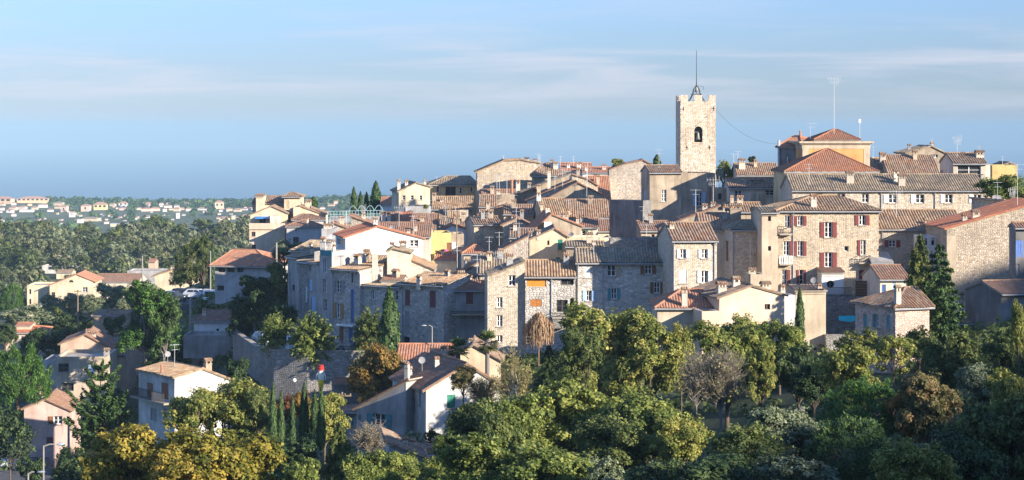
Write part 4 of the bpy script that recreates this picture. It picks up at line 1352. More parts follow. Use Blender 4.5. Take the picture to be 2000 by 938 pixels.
# yellow house
ye = H('yellow plaster house with a roof terrace, dark door and plants', 246, 838, 882, 455, 'flat', D=6, r=6, wall=YELLOW, zb=-16, win=[(877, 474, 9, 22, 'dq', 'brown')])
mb = MB()
mb.lathe([(0.0, 0), (0.26, 0), (0.34, 0.35), (0.31, 0.68), (0.0, 0.68)], at(870, 497, 244.5) - Vector((0, 0, 0.1)), 14)
tag(mb.build('plant_tub', plain((0.62, 0.06, 0.22), 0.5)), 'bright pink tub on the terrace of the yellow house', 'tub')
H('tan terrace wall joined to the yellow house front', 246.5, 882.5, 906, 457, 'flat', D=5, r=4, wall=TAN, zb=-16, win=[(887, 472, 9, 24, 'c', 'ice')])
H('small house with a thin red roof edge below the pink tub', 236, 850, 892, 509, 'x', D=5, r=-6, wall=PALE, tile=T_RED, yr=495, zb=-17, chim=[(882, 503, 522, 7), (860, 506, 520, 6)])
H('little white gable lit by sun behind the yellow house', 259, 871, 914, None, 'y', D=5, prof=[(871, 447), (884, 440), (914, 450)], wall=WHITE, tile=T_RED, zb=-15)
H('lit rubble stone block with a brown roof beside the long sloping gable', 252, 926, 980, 440, 'x', D=8, r=9, wall=ST_R, tile=T_RB, yr=425, zb=-16, name='stone_house', ant=[(951, 415, 436)])
H('bright orange-red small hipped roof poking up behind the sloping stone gable', 231, 906, 946, 496, 'hip', D=5, r=5, wall=PALE, tile=T_OR, yr=481, rx=(926, 932), zb=-16)
H('long rubble gable wall climbing in a slope to the cream house', 216, 872, 1032, None, 'y', D=6, prof=[(872, 549), (905, 532), (960, 500), (1032, 463)], wall=ST_R, tile=T_BR, zb=-18, name='stone_house', ov=0.05, ant=[(955, 462, 503), (892, 480, 540), (1014, 435, 475)])
H('cream gabled house with a green shutter in the middle of the village', 223, 1034, 1107, None, 'y', D=8, prof=[(1034, 470), (1083, 448), (1107, 463)], wall=CREAM, tile=T_RB, zb=-17,
  win=[(1094, 468, 9, 20, 'c', 'green'), (1071, 470, 4, 9, 'nqk', 'white'), (1090, 503, 9, 6, 'cq', 'green')], chim=[(1036, 452, 466, 7), (1052, 449, 460, 8)])
H('reddish roofed cottage adjoining the cream gable with the green shutter', 229, 996, 1046, 465, 'x', D=7, wall=PALE, tile=T_RB, yr=449, zb=-17)
H('tan gable with an air conditioner and orange roof slope', 238, 1044, 1136, None, 'y', D=9, r=5, prof=[(1044, 451), (1077, 420), (1136, 443)], wall=TAN, tile=T_OR, zb=-17)
mb = MB()
p = at(1070, 444, 237.3)
mb.box(-.42, .42, -.32, 0.3, 0, .62)
mb.lathe([(0.24, 0), (0.27, 0.03), (0.0, 0.03)], (0, 0, 0), 16)
ac = mb.build('air_conditioner', FR_W)
ac.location = p
tag(ac, 'white air conditioner box on the tan gable wall', 'air conditioner')
H('low house with green shutters tucked beside the orange roof slope', 243, 1108, 1168, 445, 'x', D=7, wall=PALE, tile=T_BR, yr=429, zb=-17, win=[(1122, 450, 8, 13, 'c', 'green'), (1140, 450, 8, 13, 'o', 'green')], chim=[(1128, 424, 440, 6)])
H('cream terrace front with two orange wooden doors above the ribbed roofs', 230, 1108, 1194, 464, 'flat', D=5, wall=CREAM, zb=-17, win=[(1130, 469, 14, 18, 'cq', 'amber'), (1155, 475, 9, 12, 'cq', 'amber')], dishes=[(1117, 476, 11)])
H('old pale-striped tile roof in the village centre beside the big red-brown roof', 259, 1058, 1108, 420, 'x', D=8, r=8, wall=TAN, tile=T_BUFF, yr=390, zb=-15, chim=[(1052, 376, 392, 8, WHITE), (1058, 397, 411, 6, CREAM)])
H('big red-brown roof with a grey skylight in the village centre', 262, 1098, 1192, 425, 'x', D=9, wall=TAN, tile=T_RB, yr=392, zb=-15, chim=[(1111, 408, 420, 6)], ant=[(1111, 390, 415), (1146, 330, 400)])
H('plain stucco gable rising behind the big red-brown roof', 272, 1060, 1174, None, 'y', D=8, prof=[(1060, 394), (1128, 358), (1174, 381)], wall=TAN, tile=T_BR, zb=-14, ant=[(1128, 335, 362), (1148, 340, 370)])
H('slanting dark tile roof with bright metal flashing behind the plain stucco gable', 279, 1030, 1116, None, 'y', D=7, prof=[(1030, 392), (1116, 355)], wall=PALE, tile=T_BR, zb=-14, chim=[(1073, 330, 360, 6)])
H('long tan gable with a narrow doorway sloping up to the skyline', 287, 1000, 1112, None, 'y', D=8, prof=[(1000, 384), (1112, 343)], wall=TAN, tile=T_BUFF, zb=-14, win=[(1044, 362, 6, 14, 'cq', 'brown')], chim=[(1012, 352, 368, 8, T_OR if False else PALE)])
H('rough stone stub wall between the stucco gable and red ribbed shed', 279, 1117, 1168, None, 'y', D=4, prof=[(1117, 342), (1145, 350), (1168, 364)], wall=ST_R, tile=T_BR, zb=-14, ov=0.02)
H('hipped striped tile roof with pale ridge lines on the skyline', 302, 1040, 1108, 344, 'hip', D=8, wall=TAN, tile=T_RB, yr=320, rx=(1066, 1071), zb=-13, chim=[(1085, 316, 330, 9), (1078, 312, 328, 6)], ant=[(1055, 303, 325), (1095, 305, 330)])
H('large shadowed barn-like house with a long lit stone gable on the skyline', 312, 932, 1056, None, 'y', D=10, r=2, prof=[(932, 337), (985, 315), (1018, 313.5), (1056, 320)], wall=ST_R, tile=T_BUFF, zb=-15, name='stone_house',
  chim=[(1030, 318, 338, 8), (1046, 314, 326, 6)], ant=[(984, 303, 316), (1052, 300, 318), (963, 345, 345)])
H('ochre house with a deep dark central recess on the skyline', 322, 840, 932, 362, 'hip', D=9, r=5, wall=OCHRE, tile=T_BUFF, yr=346, rx=(872, 918), zb=-15, win=[(880, 361, 20, 26, 'nqk', 'white'), (855, 364, 6, 12, 'n', 'white'), (900, 366, 5, 12, 'n', 'white'), (921, 366, 5, 9, 'n', 'white')], ant=[(853, 345, 355)])
H('cream gabled house with three small windows near the cypresses', 313, 779, 840, None, 'y', D=9, r=10, prof=[(779, 375), (813, 358.5), (840, 366)], wall=CREAM, tile=T_BUFF, zb=-16,
  win=[(789, 382, 6, 9, 'n', 'white'), (805, 382, 6, 9, 'n', 'white'), (822, 382, 5, 9, 'n', 'white')], chim=[(779, 351, 372, 6), (797, 352, 366, 6), (833, 352, 362, 5)], dishes=[(795, 395, 9)])
H('grey garden wall with a planter under the cream three-window gable', 306, 792, 842, 403, 'flat', D=4, wall=GREY, zb=-15.5)
H('wide pale ribbed tile roof in front of the ochre house', 284, 844, 922, 409, 'x', D=7, wall=ST_R, yr=386, zb=-15, chim=[(848, 377, 392, 8, TAN), (862, 408, 422, 7)])
H('shaded ribbed roof sunk below the wide pale roof', 274, 857, 907, 441, 'x', D=7, wall=PALE, yr=414, zb=-15)
H('blue-shaded steep dark roof beside the shaded ribbed roof', 269, 800, 850, 462, 'x', D=9, wall=PALE, tile=T_BR, yr=420, zb=-15, rf=0.8)
H('cream stone pier lit by sun between dark roofs', 270, 898, 914, 411, 'flat', D=2, wall=ST_R, zb=-14, name='stone_pier', cat='pier')
H('tiny orange roof behind the row of cypresses', 332, 743, 764, 399, 'x', D=6, wall=WHITE, tile=T_OR, yr=387, zb=-17)
H('red-brown roof patch under the cream three-window gable', 290, 775, 806, 437, 'x', D=8, r=5, wall=ST_R, tile=T_RED, yr=417, zb=-16)
H('cluster roof with three stubby cream chimneys beside the red-brown roof patch', 292, 742, 776, 433, 'x', D=7, wall=PALE, tile=T_BR, yr=417, zb=-16, chim=[(749, 413, 432, 8), (760, 415, 432, 7), (776, 416, 430, 7)])
H('grey stone gable with a slanting top behind the bright white house', 262, 686, 740, None, 'y', D=6, prof=[(686, 424), (740, 443)], wall=ST_R, tile=T_BR, zb=-17)
H('tan stone gable sloping down behind the bright white house window', 256, 651, 694, None, 'y', D=6, prof=[(651, 437), (694, 453)], wall=ST_R, tile=T_BR, zb=-18, ant=[(653, 428, 440), (644, 440, 470)])
H('striped red roof fragment in shade under the barn-like house', 276, 936, 968, 404, 'x', D=7, wall=PALE, tile=T_RB, yr=383, zb=-14)
H('dim terrace block with two clay pots below the barn-like house', 282, 966, 1004, 380, 'flat', D=5, wall=TAN, zb=-14, chim=[(1012, 353, 366, 5, 'p'), (973, 370, 382, 7)], ant=[(990, 338, 380), (964, 343, 390)])
H('low red striped roof with a tan wall in the shaded village dip', 264, 984, 1042, 419, 'x', D=7, wall=TAN, tile=T_RB, yr=402, zb=-15, ant=[(1022, 405, 425)])
H('tan plaster gable sloping up beside the striped red fragment', 269, 936, 986, None, 'y', D=5, prof=[(936, 420), (986, 403)], wall=TAN, tile=T_BR, zb=-15)
H('stone house with broken top in the shaded dip beside lit rubble block', 247, 982, 1042, None, 'y', D=6, prof=[(982, 440), (1010, 428), (1042, 444)], wall=ST_R, tile=T_BR, zb=-16, chim=[(1003, 421, 436, 8, CREAM)])

H('low shaded rubble wall at the foot of the dark windowless front', 224, 1192, 1306, 467, 'flat', D=3, wall=ST_D, zb=-18, name='stone_wall', cat='wall')
H('dim tan house filling the gap behind the ribbed roofs', 219, 1106, 1180, 483, 'x', D=5, wall=TAN, tile=T_BUFF, yr=474, zb=-18, chim=[(1160, 470, 480, 7)])
H('shaded tan house between the tall stained building and the striped red roof', 236, 1252, 1312, 452, 'x', D=7, r=4, wall=TAN, tile=T_BR, yr=434, zb=-18, win=[(1275, 458, 7, 12, 'n', 'white')])
H('brown roofed house under the dark windowless front', 250, 1130, 1196, 452, 'x', D=7, wall=PALE, tile=T_BR, yr=432, zb=-17)
H('tan roof patch between yellow house and rubble block', 262, 858, 930, 447, 'x', D=7, wall=PALE, tile=T_RB, yr=430, zb=-16)
H('weathered brown roof behind the bright white house', 243, 742, 840, 463, 'x', D=9, wall=PALE, tile=T_BR, yr=437, zb=-17, chim=[(812, 438, 452, 6)])
H('small cream house wedged under the dark barn-like house', 292, 940, 1010, 398, 'x', D=8, wall=PALE, tile=T_BR, yr=372, zb=-15)
H('tan building below the tower between church foot and pinkish house', 259, 1396, 1428, 368, 'flat', D=5, wall=TAN, zb=-16, win=[(1406, 378, 7, 12, 'nk', 'white')], ant=[(1408, 335, 368, 1)])
H('brown tiled low house behind the small square chimneys', 233, 1420, 1490, 415, 'x', D=7, wall=TAN, tile=T_BUFF, yr=398, zb=-17)
H('grey low house at the far left edge of the village roofs', 255, 640, 690, 462, 'x', D=8, wall=GREY, tile=T_BUFF, yr=444, zb=-18)
# ------------------------------------------------------------------ lower houses and valley
H('tan house with an orange hipped roof and clay chimney below the ribbed roofs', 181, 1284, 1394, 602, 'hip', D=7, wall=SAND, tile=T_OR, yr=569, rx=(1330, 1372), zb=-23, chim=[(1337, 561, 598, 11)])
H('rosy rooftop box on the orange hipped roof', 184.5, 1362, 1376, 578, 'x', D=1.4, wall=PINK, tile=SALMON, yr=573, corr=False, zb=-18, name='roof_box', cat='box', gutter=False, ov=.05)
pe = H('peach gabled house with one small square window among the fig trees', 180, 1405, 1532, None, 'y', D=8.5, r=13, prof=[(1405, 583), (1468, 560), (1532, 578)], wall=PEACH, tile=T_RB, zb=-22, win=[(1499, 594, 11, 11, 'nk', 'white')],
       chim=[(1409, 550, 572, 17), (1510, 550, 572, 17), (1452, 540, 552, 14)])
H('', 182.4, 1532.5, 1553, 577, 'flat', D=5, r=6, wall=WHITE, root=pe, zb=-22, chim=[(1532, 556, 577, 9)])
H('sand-coloured plaster block with a tile-edged top beside the slim cypress', 184, 1554, 1613, 569, 'x', D=6, r=2, wall=SAND, tile=T_RB, yr=563, zb=-22, gutter=False, dishes=[(1597, 548, 9)], chim=[(1601, 557, 566, 8)])
H('low cream parapet wing stepping down from the peach house', 178, 1371, 1405, 608, 'flat', D=4, r=10, wall=PEACH, zb=-22)
hp = H('small house with turquoise shutters, creeper-clad wall and a hipped roof', 168, 1749, 1815, 601, 'hip', D=6.2, r=22, wall=stone((0.55, 0.42, 0.36), 4, 5, 0.8, 0.3), tile=T_RB, yr=565, rx=(1768, 1790), zb=-21.5,
       win=[(1690, 614, 7, 26, 'c', 'teal', 'L'), (1713, 614, 8, 26, 'r', 'teal', 'L'), (1735, 616, 7, 26, 'c', 'teal', 'L')], chim=[(1753, 557, 594, 11)])
# turquoise tarp
mb = MB()
P_ = [[at(1638 + 40 * i / 8, (617 + 0.6 * math.sin(i * 1.1)) if j == 0 else (625 + 3 * math.sin(math.pi * i / 8)), 176 - j * 0.6) for i in range(9)] for j in range(2)]
for i in range(8):
    q = [P_[0][i], P_[0][i + 1], P_[1][i + 1], P_[1][i]]
    mb.hexa([p - Vector((0, 0.04, 0.02)) for p in q] + q)
tag(mb.build('tarpaulin', plain((0.02, 0.42, 0.42), 0.5)), 'turquoise tarpaulin slung beside the creeper-clad house', 'tarpaulin')
H('rough stone garden wall behind the turquoise tarpaulin', 183, 1613, 1690, 655, 'flat', D=1, wall=ST_D, zb=-23, name='garden_wall', cat='wall')
# foreground white house
fw = H('white house with a red-brown roof and green shutters among the trees', 160, 832, 988, None, 'y', D=9, r=20, prof=[(832, 762), (912, 713), (988, 762)], wall=OLDWHITE, tile=T_BR, zb=-26, ov=0.35,
       win=[(881, 771, 16, 26, 'c', 'green'), (882, 828, 20, 15, 'c', 'green'), (804, 773, 12, 32, 'dq', 'navy', 'L'), (777, 771, 7, 12, 'nk', 'white', 'L'), (800, 822, 12, 20, 'nk', 'white', 'L'), (820, 762, 4, 30, 'nk', 'white', 'L')],
       chim=[(853, 697, 717, 8), (800, 716, 736, 8, GREY)], dishes=[(796, 704, 9)])
H('', 162, 697, 793, None, 'y', D=6, r=-30, prof=[(697, 798), (793, 747)], wall=GREY, tile=T_BR, root=fw, zb=-26, win=[(741, 808, 22, 26, 'o', 'teal'), (702, 810, 7, 10, 'c', 'teal')], ov=0.35, chim=[(768, 706, 740, 8), ])  # white wing given grey plaster, its shade painted into the colour
H('long orange tiled roof behind the red-brown roofed house', 187, 776, 930, 704, 'x', D=7, wall=CREAM, tile=T_OR, yr=675, zb=-25, chim=[(866, 676, 702, 10)])
H('cream gable wall with a slanting roof between two palms', 178, 898, 978, None, 'y', D=7, prof=[(898, 694), (924, 676), (978, 706)], wall=CREAM, tile=T_RB, zb=-25, chim=[(919, 690, 706, 9, GREY)])
H('low roof with hooded chimneys half hidden in foreground foliage', 122, 760, 830, None, 'y', D=5, r=6, prof=[(760, 868), (830, 898)], wall=GREY, tile=T_RB, zb=-24, chim=[(795, 866, 884, 10), (809, 856, 888, 8, TAN)])
H('grey hooded chimney and roof corner beside the low hidden roof', 126, 835, 868, 888, 'hip', D=3, wall=GREY, tile=T_BR, yr=878, rx=(848, 854), zb=-25, chim=[(849, 857, 882, 11, GREY)])
H('blue-shuttered shed squeezed against the white house wing', 172, 668, 700, 806, 'x', D=4, wall=GREY, tile=T_BR, yr=798, zb=-28, win=[(676, 812, 5, 20, 'c', 'teal'), (688, 812, 5, 20, 'c', 'teal')])
# left: white flat-roofed house with balcony
wf_ = H('white house with low tiled roof and shaded balcony behind yellow trees', 190, 341, 452, None, 'y', D=7.5, r=36, prof=[(341, 738), (395, 722), (452, 744)], wall=OLDWHITE, tile=T_BUFF, zb=-34, ov=0.3,
        win=[(293, 748, 12, 32, 'dq', 'brown', 'L'), (322, 748, 14, 32, 'dq', 'brown', 'L'), (300, 798, 12, 24, 'dq', 'grey', 'L'), (325, 798, 12, 24, 'dq', 'grey', 'L')], chim=[(316, 714, 730, 5, 'p'), (425, 700, 722, 13, TAN)], dishes=[(345, 692, 10)], ant=[(341, 672, 718)])
mb = MB()
mb.obox(wf_.fl, 0.3, wf_.D - .2, wf_.zl(-(783 - E) * 190 / F) - .15, wf_.zl(-(783 - E) * 190 / F), 0.003, 0.95)
bo = part(wf_, 'balcony', mb, MORTAR)
mb = MB()
zb_ = wf_.zl(-(783 - E) * 190 / F)
for k in range(46):
    a = 0.35 + (wf_.D - .6) * k / 45
    mb.obox(wf_.fl, a - .012, a + .012, zb_ + .002, zb_ + 0.88, 0.88, 0.91)
mb.obox(wf_.fl, 0.3, wf_.D - .2, zb_ + .882, zb_ + .93, 0.87, 0.92)
mb.build('railing', IRON, bo)
H('beige flat-roofed block house with one wide dark window', 232, 108, 209, 697, 'flat', D=8, r=3, wall=SAND, zb=-38, win=[(124, 710, 20, 17, 'nk', 'white'), (178, 712, 12, 24, 'cq', 'sky'), (132, 748, 24, 16, 'nqk', 'white')], chim=[(212, 680, 705, 11, GREY)])
H('grey annex with an arched door beside the beige block house', 234, 84, 108, 704, 'flat', D=6, r=3, wall=LILAC, zb=-38, win=[(97, 712, 11, 24, 'da', 'grey')])
H('cream gable with brown roof rising behind the beige block house', 242, 118, 216, None, 'y', D=9, r=5, prof=[(118, 673), (166, 655), (216, 682)], wall=SALMON, tile=T_BR, zb=-37, chim=[(177, 671, 692, 13), (168, 648, 658, 8)])
H('russet roofed house in shade next to the beige block house', 246, 196, 246, 692, 'x', D=8, r=-5, wall=SALMON, tile=T_BR, yr=668, zb=-37, chim=[(203, 675, 690, 9)], win=[(238, 690, 6, 9, 'n', 'white')])
H('salmon house with two pale closed shutters beside the tall pine', 290, 183, 244, 617, 'hip', D=7, r=4, wall=SALMON, tile=T_RB, yr=608, rx=(205, 222), zb=-36, win=[(201, 626, 7, 15, 'c', 'tan'), (218, 627, 7, 15, 'c', 'tan')], chim=[(217, 606, 617, 13)])
pc = H('peach villa with a red hipped roof at the valley edge', 300, 12, 80, 651, 'hip', D=8, r=3, wall=PEACH, tile=T_RED, yr=637, rx=(30, 60), zb=-39, win=[(46, 657, 12, 9, 'n', 'white'), (68, 656, 7, 5, 'n', 'white')])
H('', 301.5, 31, 60, 637, 'x', D=4, r=3, wall=PEACH, tile=T_RED, yr=632, root=pc, zb=-35, gutter=False)
H('pink gabled house in shade with one brown shutter by the street', 210, 47, 136, None, 'y', D=8, r=4, prof=[(47, 799), (88, 782), (136, 803)], wall=PINK, tile=T_BR, zb=-39, win=[(113, 813, 17, 16, 'l', 'brown'), (97, 854, 13, 16, 'c', 'plum')], chim=[(80, 774, 786, 8)])
H('grey-beige public building with a wide orange hipped roof', 275, 420, 528, 519, 'hip', D=11, r=-14, wall=LILAC, tile=T_OR, yr=490, rx=(455, 500), zb=-27, ov=0.6,
  win=[(433, 523, 14, 9, 'nqk', 'white'), (451, 523, 14, 9, 'nqk', 'white'), (469, 523, 12, 9, 'nqk', 'white'), (431, 558, 13, 10, 'nqk', 'white')])
H('white cottage with a dark hipped roof below the row of dark trees', 238, 379, 466, 628, 'hip', D=7, r=0, wall=WHITE, tile=T_BR, yr=608, rx=(405, 440), zb=-30, win=[(425, 642, 5, 10, 'nk', 'white')], chim=[(399, 602, 617, 7)])
cp_ = H('open grey carport with a flat sheet roof below the white cottage', 232, 358, 464, 655, 'flat', D=5, wall=GREY, zb=-28.5, yb=700, name='carport', cat='carport')
# hotel
ht = H('large peach hotel building with stacked gables and a blue awning', 335, 487, 557, 447, 'flat', D=11, r=0, wall=PEACH, name='hotel', cat='hotel', zb=-24, win=[(495, 453, 8, 9, 'nk', 'white'), (495, 478, 9, 11, 'nk', 'white')])
h2 = H('', 339, 489, 560, None, 'y', D=9, prof=[(489, 421), (530, 404), (560, 417)], wall=CREAM, tile=T_RB, root=ht, zb=-24, win=[(513, 428, 12, 18, 'dq', 'navy')], corr=True)
mb = MB()
a, b_ = h2.loc(499), h2.loc(529)
z = h2.zl(h2.zat(423, 0))
mb.hexa([h2.fr.P(a, z - .35, 1.4), h2.fr.P(b_, z - .35, 1.4), h2.fr.P(b_, z - .05, 0.003), h2.fr.P(a, z - .05, 0.003), h2.fr.P(a, z - .3, 1.4), h2.fr.P(b_, z - .3, 1.4), h2.fr.P(b_, z, 0.003), h2.fr.P(a, z, 0.003)])
part(h2, 'awning', mb, plain((0.05, 0.22, 0.5), 0.6))
mb = MB()
mb.box(h2.loc(531), h2.loc(548), -2.6, -0.05, 0, h2.zl(h2.zat(420, 0)))
part(h2, 'stair_block', mb, PALE)
mb = MB()
mb.box(ht.l0, ht.l1, -.25, -.003, ht.he - .1, ht.he + .9)
part(ht, 'parapet', mb, PEACH)
H('', 345, 493, 556, 397, 'x', D=8, wall=CREAM, tile=T_RB, yr=384, root=ht, zb=-24, win=[(543, 401, 8, 2, 'nqk', 'white')])
H('', 343.5, 500, 515, 384, 'x', D=3, wall=CREAM, tile=T_RB, yr=381, root=ht, zb=-24, gutter=False)
H('', 343, 555, 586, 385, 'hip', D=6, wall=CREAM, tile=T_RB, yr=377, rx=(568, 571), root=ht, zb=-24, win=[(562, 391, 6, 17, 'cqa', 'tan')], ov=.4)
H('', 342, 586.5, 632, None, 'y', D=8, prof=[(586.5, 404), (632, 420)], wall=CREAM, tile=T_RB, root=ht, zb=-24, chim=[(600, 390, 412, 11, CREAM)])
H('', 340, 573, 584, 405, 'flat', D=2, wall=CREAM, root=ht, zb=-24)
rg = H('round-fronted grey house with two stacked dark roofs beside the hotel', 331, 560, 630, 443, 'hip', D=7, r=8, wall=LILAC, tile=T_BR, yr=431, rx=(590, 600), zb=-24, win=[(578, 447, 3, 4, 'nqk', 'white'), (578, 463, 11, 24, 'nk', 'white')], chim=[(601, 426, 440, 4)])
H('', 336, 572, 632, 430, 'hip', D=7, r=8, wall=LILAC, tile=T_BR, yr=420, rx=(590, 606), root=rg, zb=-24)
H('small grey flat house with roof chimneys beside the slim tower', 250, 628, 654, 447, 'flat', D=5, wall=GREY, zb=-19, chim=[(630, 438, 455, 7), (641, 450, 466, 8)], ant=[(636, 424, 447), (648, 430, 447)])
# cream villas
H('large cream villa with a low gable and arched attic window', 430, 97, 182, None, 'y', D=12, r=3, prof=[(97, 558), (150, 537), (182, 550)], wall=CREAM, tile=T_OR, zb=-40, ov=0.6,
  win=[(139, 547, 9, 5, 'nqka', 'white'), (104, 571, 7, 9, 'nk', 'white'), (166, 561, 10, 10, 'n', 'white'), (135, 572, 8, 10, 'nk', 'white')])
H('flat-roofed pale wing of the cream villa with the arched attic', 432, 53, 97, 557, 'flat', D=9, r=3, wall=CREAM, zb=-40, win=[(59, 565, 4, 10, 'nqk', 'white'), (59, 584, 4, 10, 'nqk', 'white')])
H('long low house with a brown tiled roof between two cream villas', 446, 184, 271, 551, 'x', D=10, wall=PALE, tile=T_BR, yr=536, zb=-40, win=[(188, 560, 7, 6, 'nk', 'white')])
H('ochre cream villa with a plain gable and small chimney', 400, 302, 379, None, 'y', D=10, r=2, prof=[(302, 540), (340, 527), (379, 536)], wall=CREAM, tile=T_BUFF, zb=-38, ov=0.7, chim=[(334, 519, 529, 6)])
H('cream garden wall in front of the ochre cream villa', 394, 352, 406, 560, 'flat', D=2, wall=CREAM, zb=-36, name='garden_wall', cat='wall')
H('grey flat roofs behind the long low brown-tiled house', 480, 248, 316, 529, 'flat', D=8, wall=GREY, zb=-40)
H('terracotta cottage glimpsed between the pines', 560, 290, 303, 512, 'x', D=5, wall=SALMON, tile=T_OR, yr=507, zb=-44, corr=False)
H('white low building with glass front on the wooded slope', 690, 82, 150, 519, 'flat', D=8, wall=OLDWHITE, zb=-52, win=[(105, 521, 22, 6, 'nqk', 'sky'), (128, 521, 10, 6, 'nqk', 'sky')])
H('cream terrace house cascading below the glass-fronted building', 650, 110, 140, 533, 'x', D=6, wall=CREAM, tile=T_BUFF, yr=528, zb=-52, corr=False)
H('cream long house with a brown roof on the wooded slope', 700, 0, 36, 512, 'x', D=7, wall=CREAM, tile=T_BUFF, yr=503, zb=-53, corr=False, win=[(12, 514, 5, 6, 'nqk', 'white'), (25, 514, 5, 6, 'nqk', 'white')])
H('small sunlit ochre house tucked under a pine on the wooded slope', 695, 40, 54, 510, 'x', D=6, wall=CREAM, tile=T_BUFF, yr=506, zb=-53, corr=False)
H('low sunlit garden terrace wall between pines on the wooded slope', 720, 112, 148, 500, 'flat', D=2, wall=CREAM, zb=-56, name='terrace_wall', cat='wall')
# ------------------------------------------------------------------ trees
def mesh_np(name, V, Q, tint=None):
    me = bpy.data.meshes.new(name)
    V, Q = np.asarray(V, np.float32), np.asarray(Q, np.int32)
    me.vertices.add(len(V))
    me.vertices.foreach_set('co', V.ravel())
    me.loops.add(Q.size)
    me.loops.foreach_set('vertex_index', Q.ravel())
    me.polygons.add(len(Q))
    me.polygons.foreach_set('loop_start', np.arange(len(Q), dtype=np.int32) * Q.shape[1])
    if tint is not None:
        a = me.attributes.new('tint', 'FLOAT', 'FACE')
        a.data.foreach_set('value', np.asarray(tint, np.float32))
    me.update(calc_edges=True)
    me.validate()
    return me


def unit(v): return v / (np.linalg.norm(v, axis=-1, keepdims=True) + 1e-9)


def leaves(rng, C, Nn, size, elong=1.5, T=None, fold=0.25, wob=1.0):
    """leaf blades: centres C, facing Nn, long axis T (random if not given)"""
    n = len(C)
    Nn = unit(Nn + rng.normal(0, 0.45 * wob, (n, 3)))
    T = rng.normal(0, 1, (n, 3)) if T is None else T + rng.normal(0, 0.3 * wob, (n, 3))
    T = unit(T - Nn * (T * Nn).sum(1, keepdims=True))
    B = np.cross(Nn, T)
    s = (size * rng.uniform(0.5, 1.55, n))[:, None]
    V = np.stack([C + T * s * elong / 2, C + B * s / 2 + Nn * s * fold, C - T * s * elong / 2, C - B * s / 2 + Nn * s * fold], 1).reshape(-1, 3)
    return V, np.arange(4 * n, dtype=np.int32).reshape(n, 4)


def sph(rng, n):
    return unit(rng.normal(0, 1, (n, 3)))


def join(parts):
    Vs, Qs, Ts, o = [], [], [], 0
    for V, Q, t in parts:
        Vs.append(V); Qs.append(Q + o); Ts.append(t)
        o += len(V)
    return np.concatenate(Vs), np.concatenate(Qs), np.concatenate(Ts)


def stick(p0, p1, r0, r1, n=5):
    p0, p1 = np.array(p0, float), np.array(p1, float)
    d = unit(p1 - p0)
    a = unit(np.cross(d, [0.3, 0.9, 0.2] if abs(d[2]) > .7 else [0, 0, 1.0]))
    b = np.cross(d, a)
    k = np.arange(n) * 2 * np.pi / n
    ring = np.cos(k)[:, None] * a + np.sin(k)[:, None] * b
    V = np.concatenate([p0 + ring * r0, p1 + ring * r1])
    i = np.arange(n); j = (i + 1) % n
    return V, np.stack([i, j, j + n, i + n], 1)


def limb_mesh(name, segs):
    V, Q, _ = join([(v, q, np.zeros(len(q))) for v, q in segs])
    me = mesh_np(name, V, Q)
    return me


def bend(rng, p0, p1, r0, r1, n=4, amt=0.05):
    p0, p1 = np.array(p0, float), np.array(p1, float)
    P = [p0 + (p1 - p0) * t + (rng.normal(0, amt, 3) if 0 < t < 1 else 0) for t in np.linspace(0, 1, n + 1)]
    return [stick(P[k], P[k + 1], r0 + (r1 - r0) * k / n, r0 + (r1 - r0) * (k + 1) / n) for k in range(n)]


STEM = 4.0   # the stem runs this many crown heights below the crown, into the ground


def clumpy(rng, lobes, nclump, nleaf, lsize, cr, elong=1.4, up=0.35, T=None, shell=0.75, flat=0.75):
    """leaf clumps over the outside of several lobes (centre, radii)"""
    parts = []
    w = np.array([l[1][0] * l[1][2] for l in lobes]); w = w / w.sum()
    ctr = np.mean([l[0] for l in lobes], 0)
    for i in rng.choice(len(lobes), nclump, p=w):
        c0, rad = np.array(lobes[i][0]), np.array(lobes[i][1])
        d = sph(rng, 1)[0]
        if d[2] < -0.3 and rng.random() < 0.6: d[2] *= -1
        q_ = rng.random()
        k = shell + (1 - shell) * rng.random() if q_ < 0.72 else (rng.uniform(0.3, shell) if q_ < 0.86 else rng.uniform(1.0, 1.28))
        c = c0 + d * rad * k
        m = max(6, int(nleaf * rng.uniform(0.5, 1.5) * (0.5 if k > 1 else 1)))
        dd = sph(rng, m) * (rng.random((m, 1)) ** 0.5) * cr * rng.uniform(0.7, 1.3)
        dd[:, 2] *= flat
        C = c + dd
        Nn = unit(dd) * 0.5 + d * 0.5 + np.array([0, 0, up])
        V, Q = leaves(rng, C, Nn, np.full(m, lsize), elong, T)
        t = np.clip(rng.normal(rng.normal(0.5, 0.2), 0.2, m), 0, 1)
        parts.append((V, Q, t))
    return join(parts)


def limbs_to(rng, lobes, r=0.028, zs=0.0, stem=True):
    segs = []
    if stem: segs += bend(rng, (0, 0, -STEM), (0, 0, zs + 0.05), r * 1.3, r, 5, 0.012)
    for c, rad in lobes:
        c = np.array(c)
        mid = np.array([c[0] * 0.35, c[1] * 0.35, zs + (c[2] - zs) * 0.45])
        segs += bend(rng, (0, 0, zs), mid, r * 0.75, r * 0.5, 2, 0.015)
        segs += bend(rng, mid, c, r * 0.5, r * 0.2, 3, 0.02)
        for k in range(5):
            e = c + sph(rng, 1)[0] * np.array(rad) * 0.85
            segs += bend(rng, mid * .4 + c * .6, e, r * 0.2, r * 0.07, 2, 0.02)
    return segs


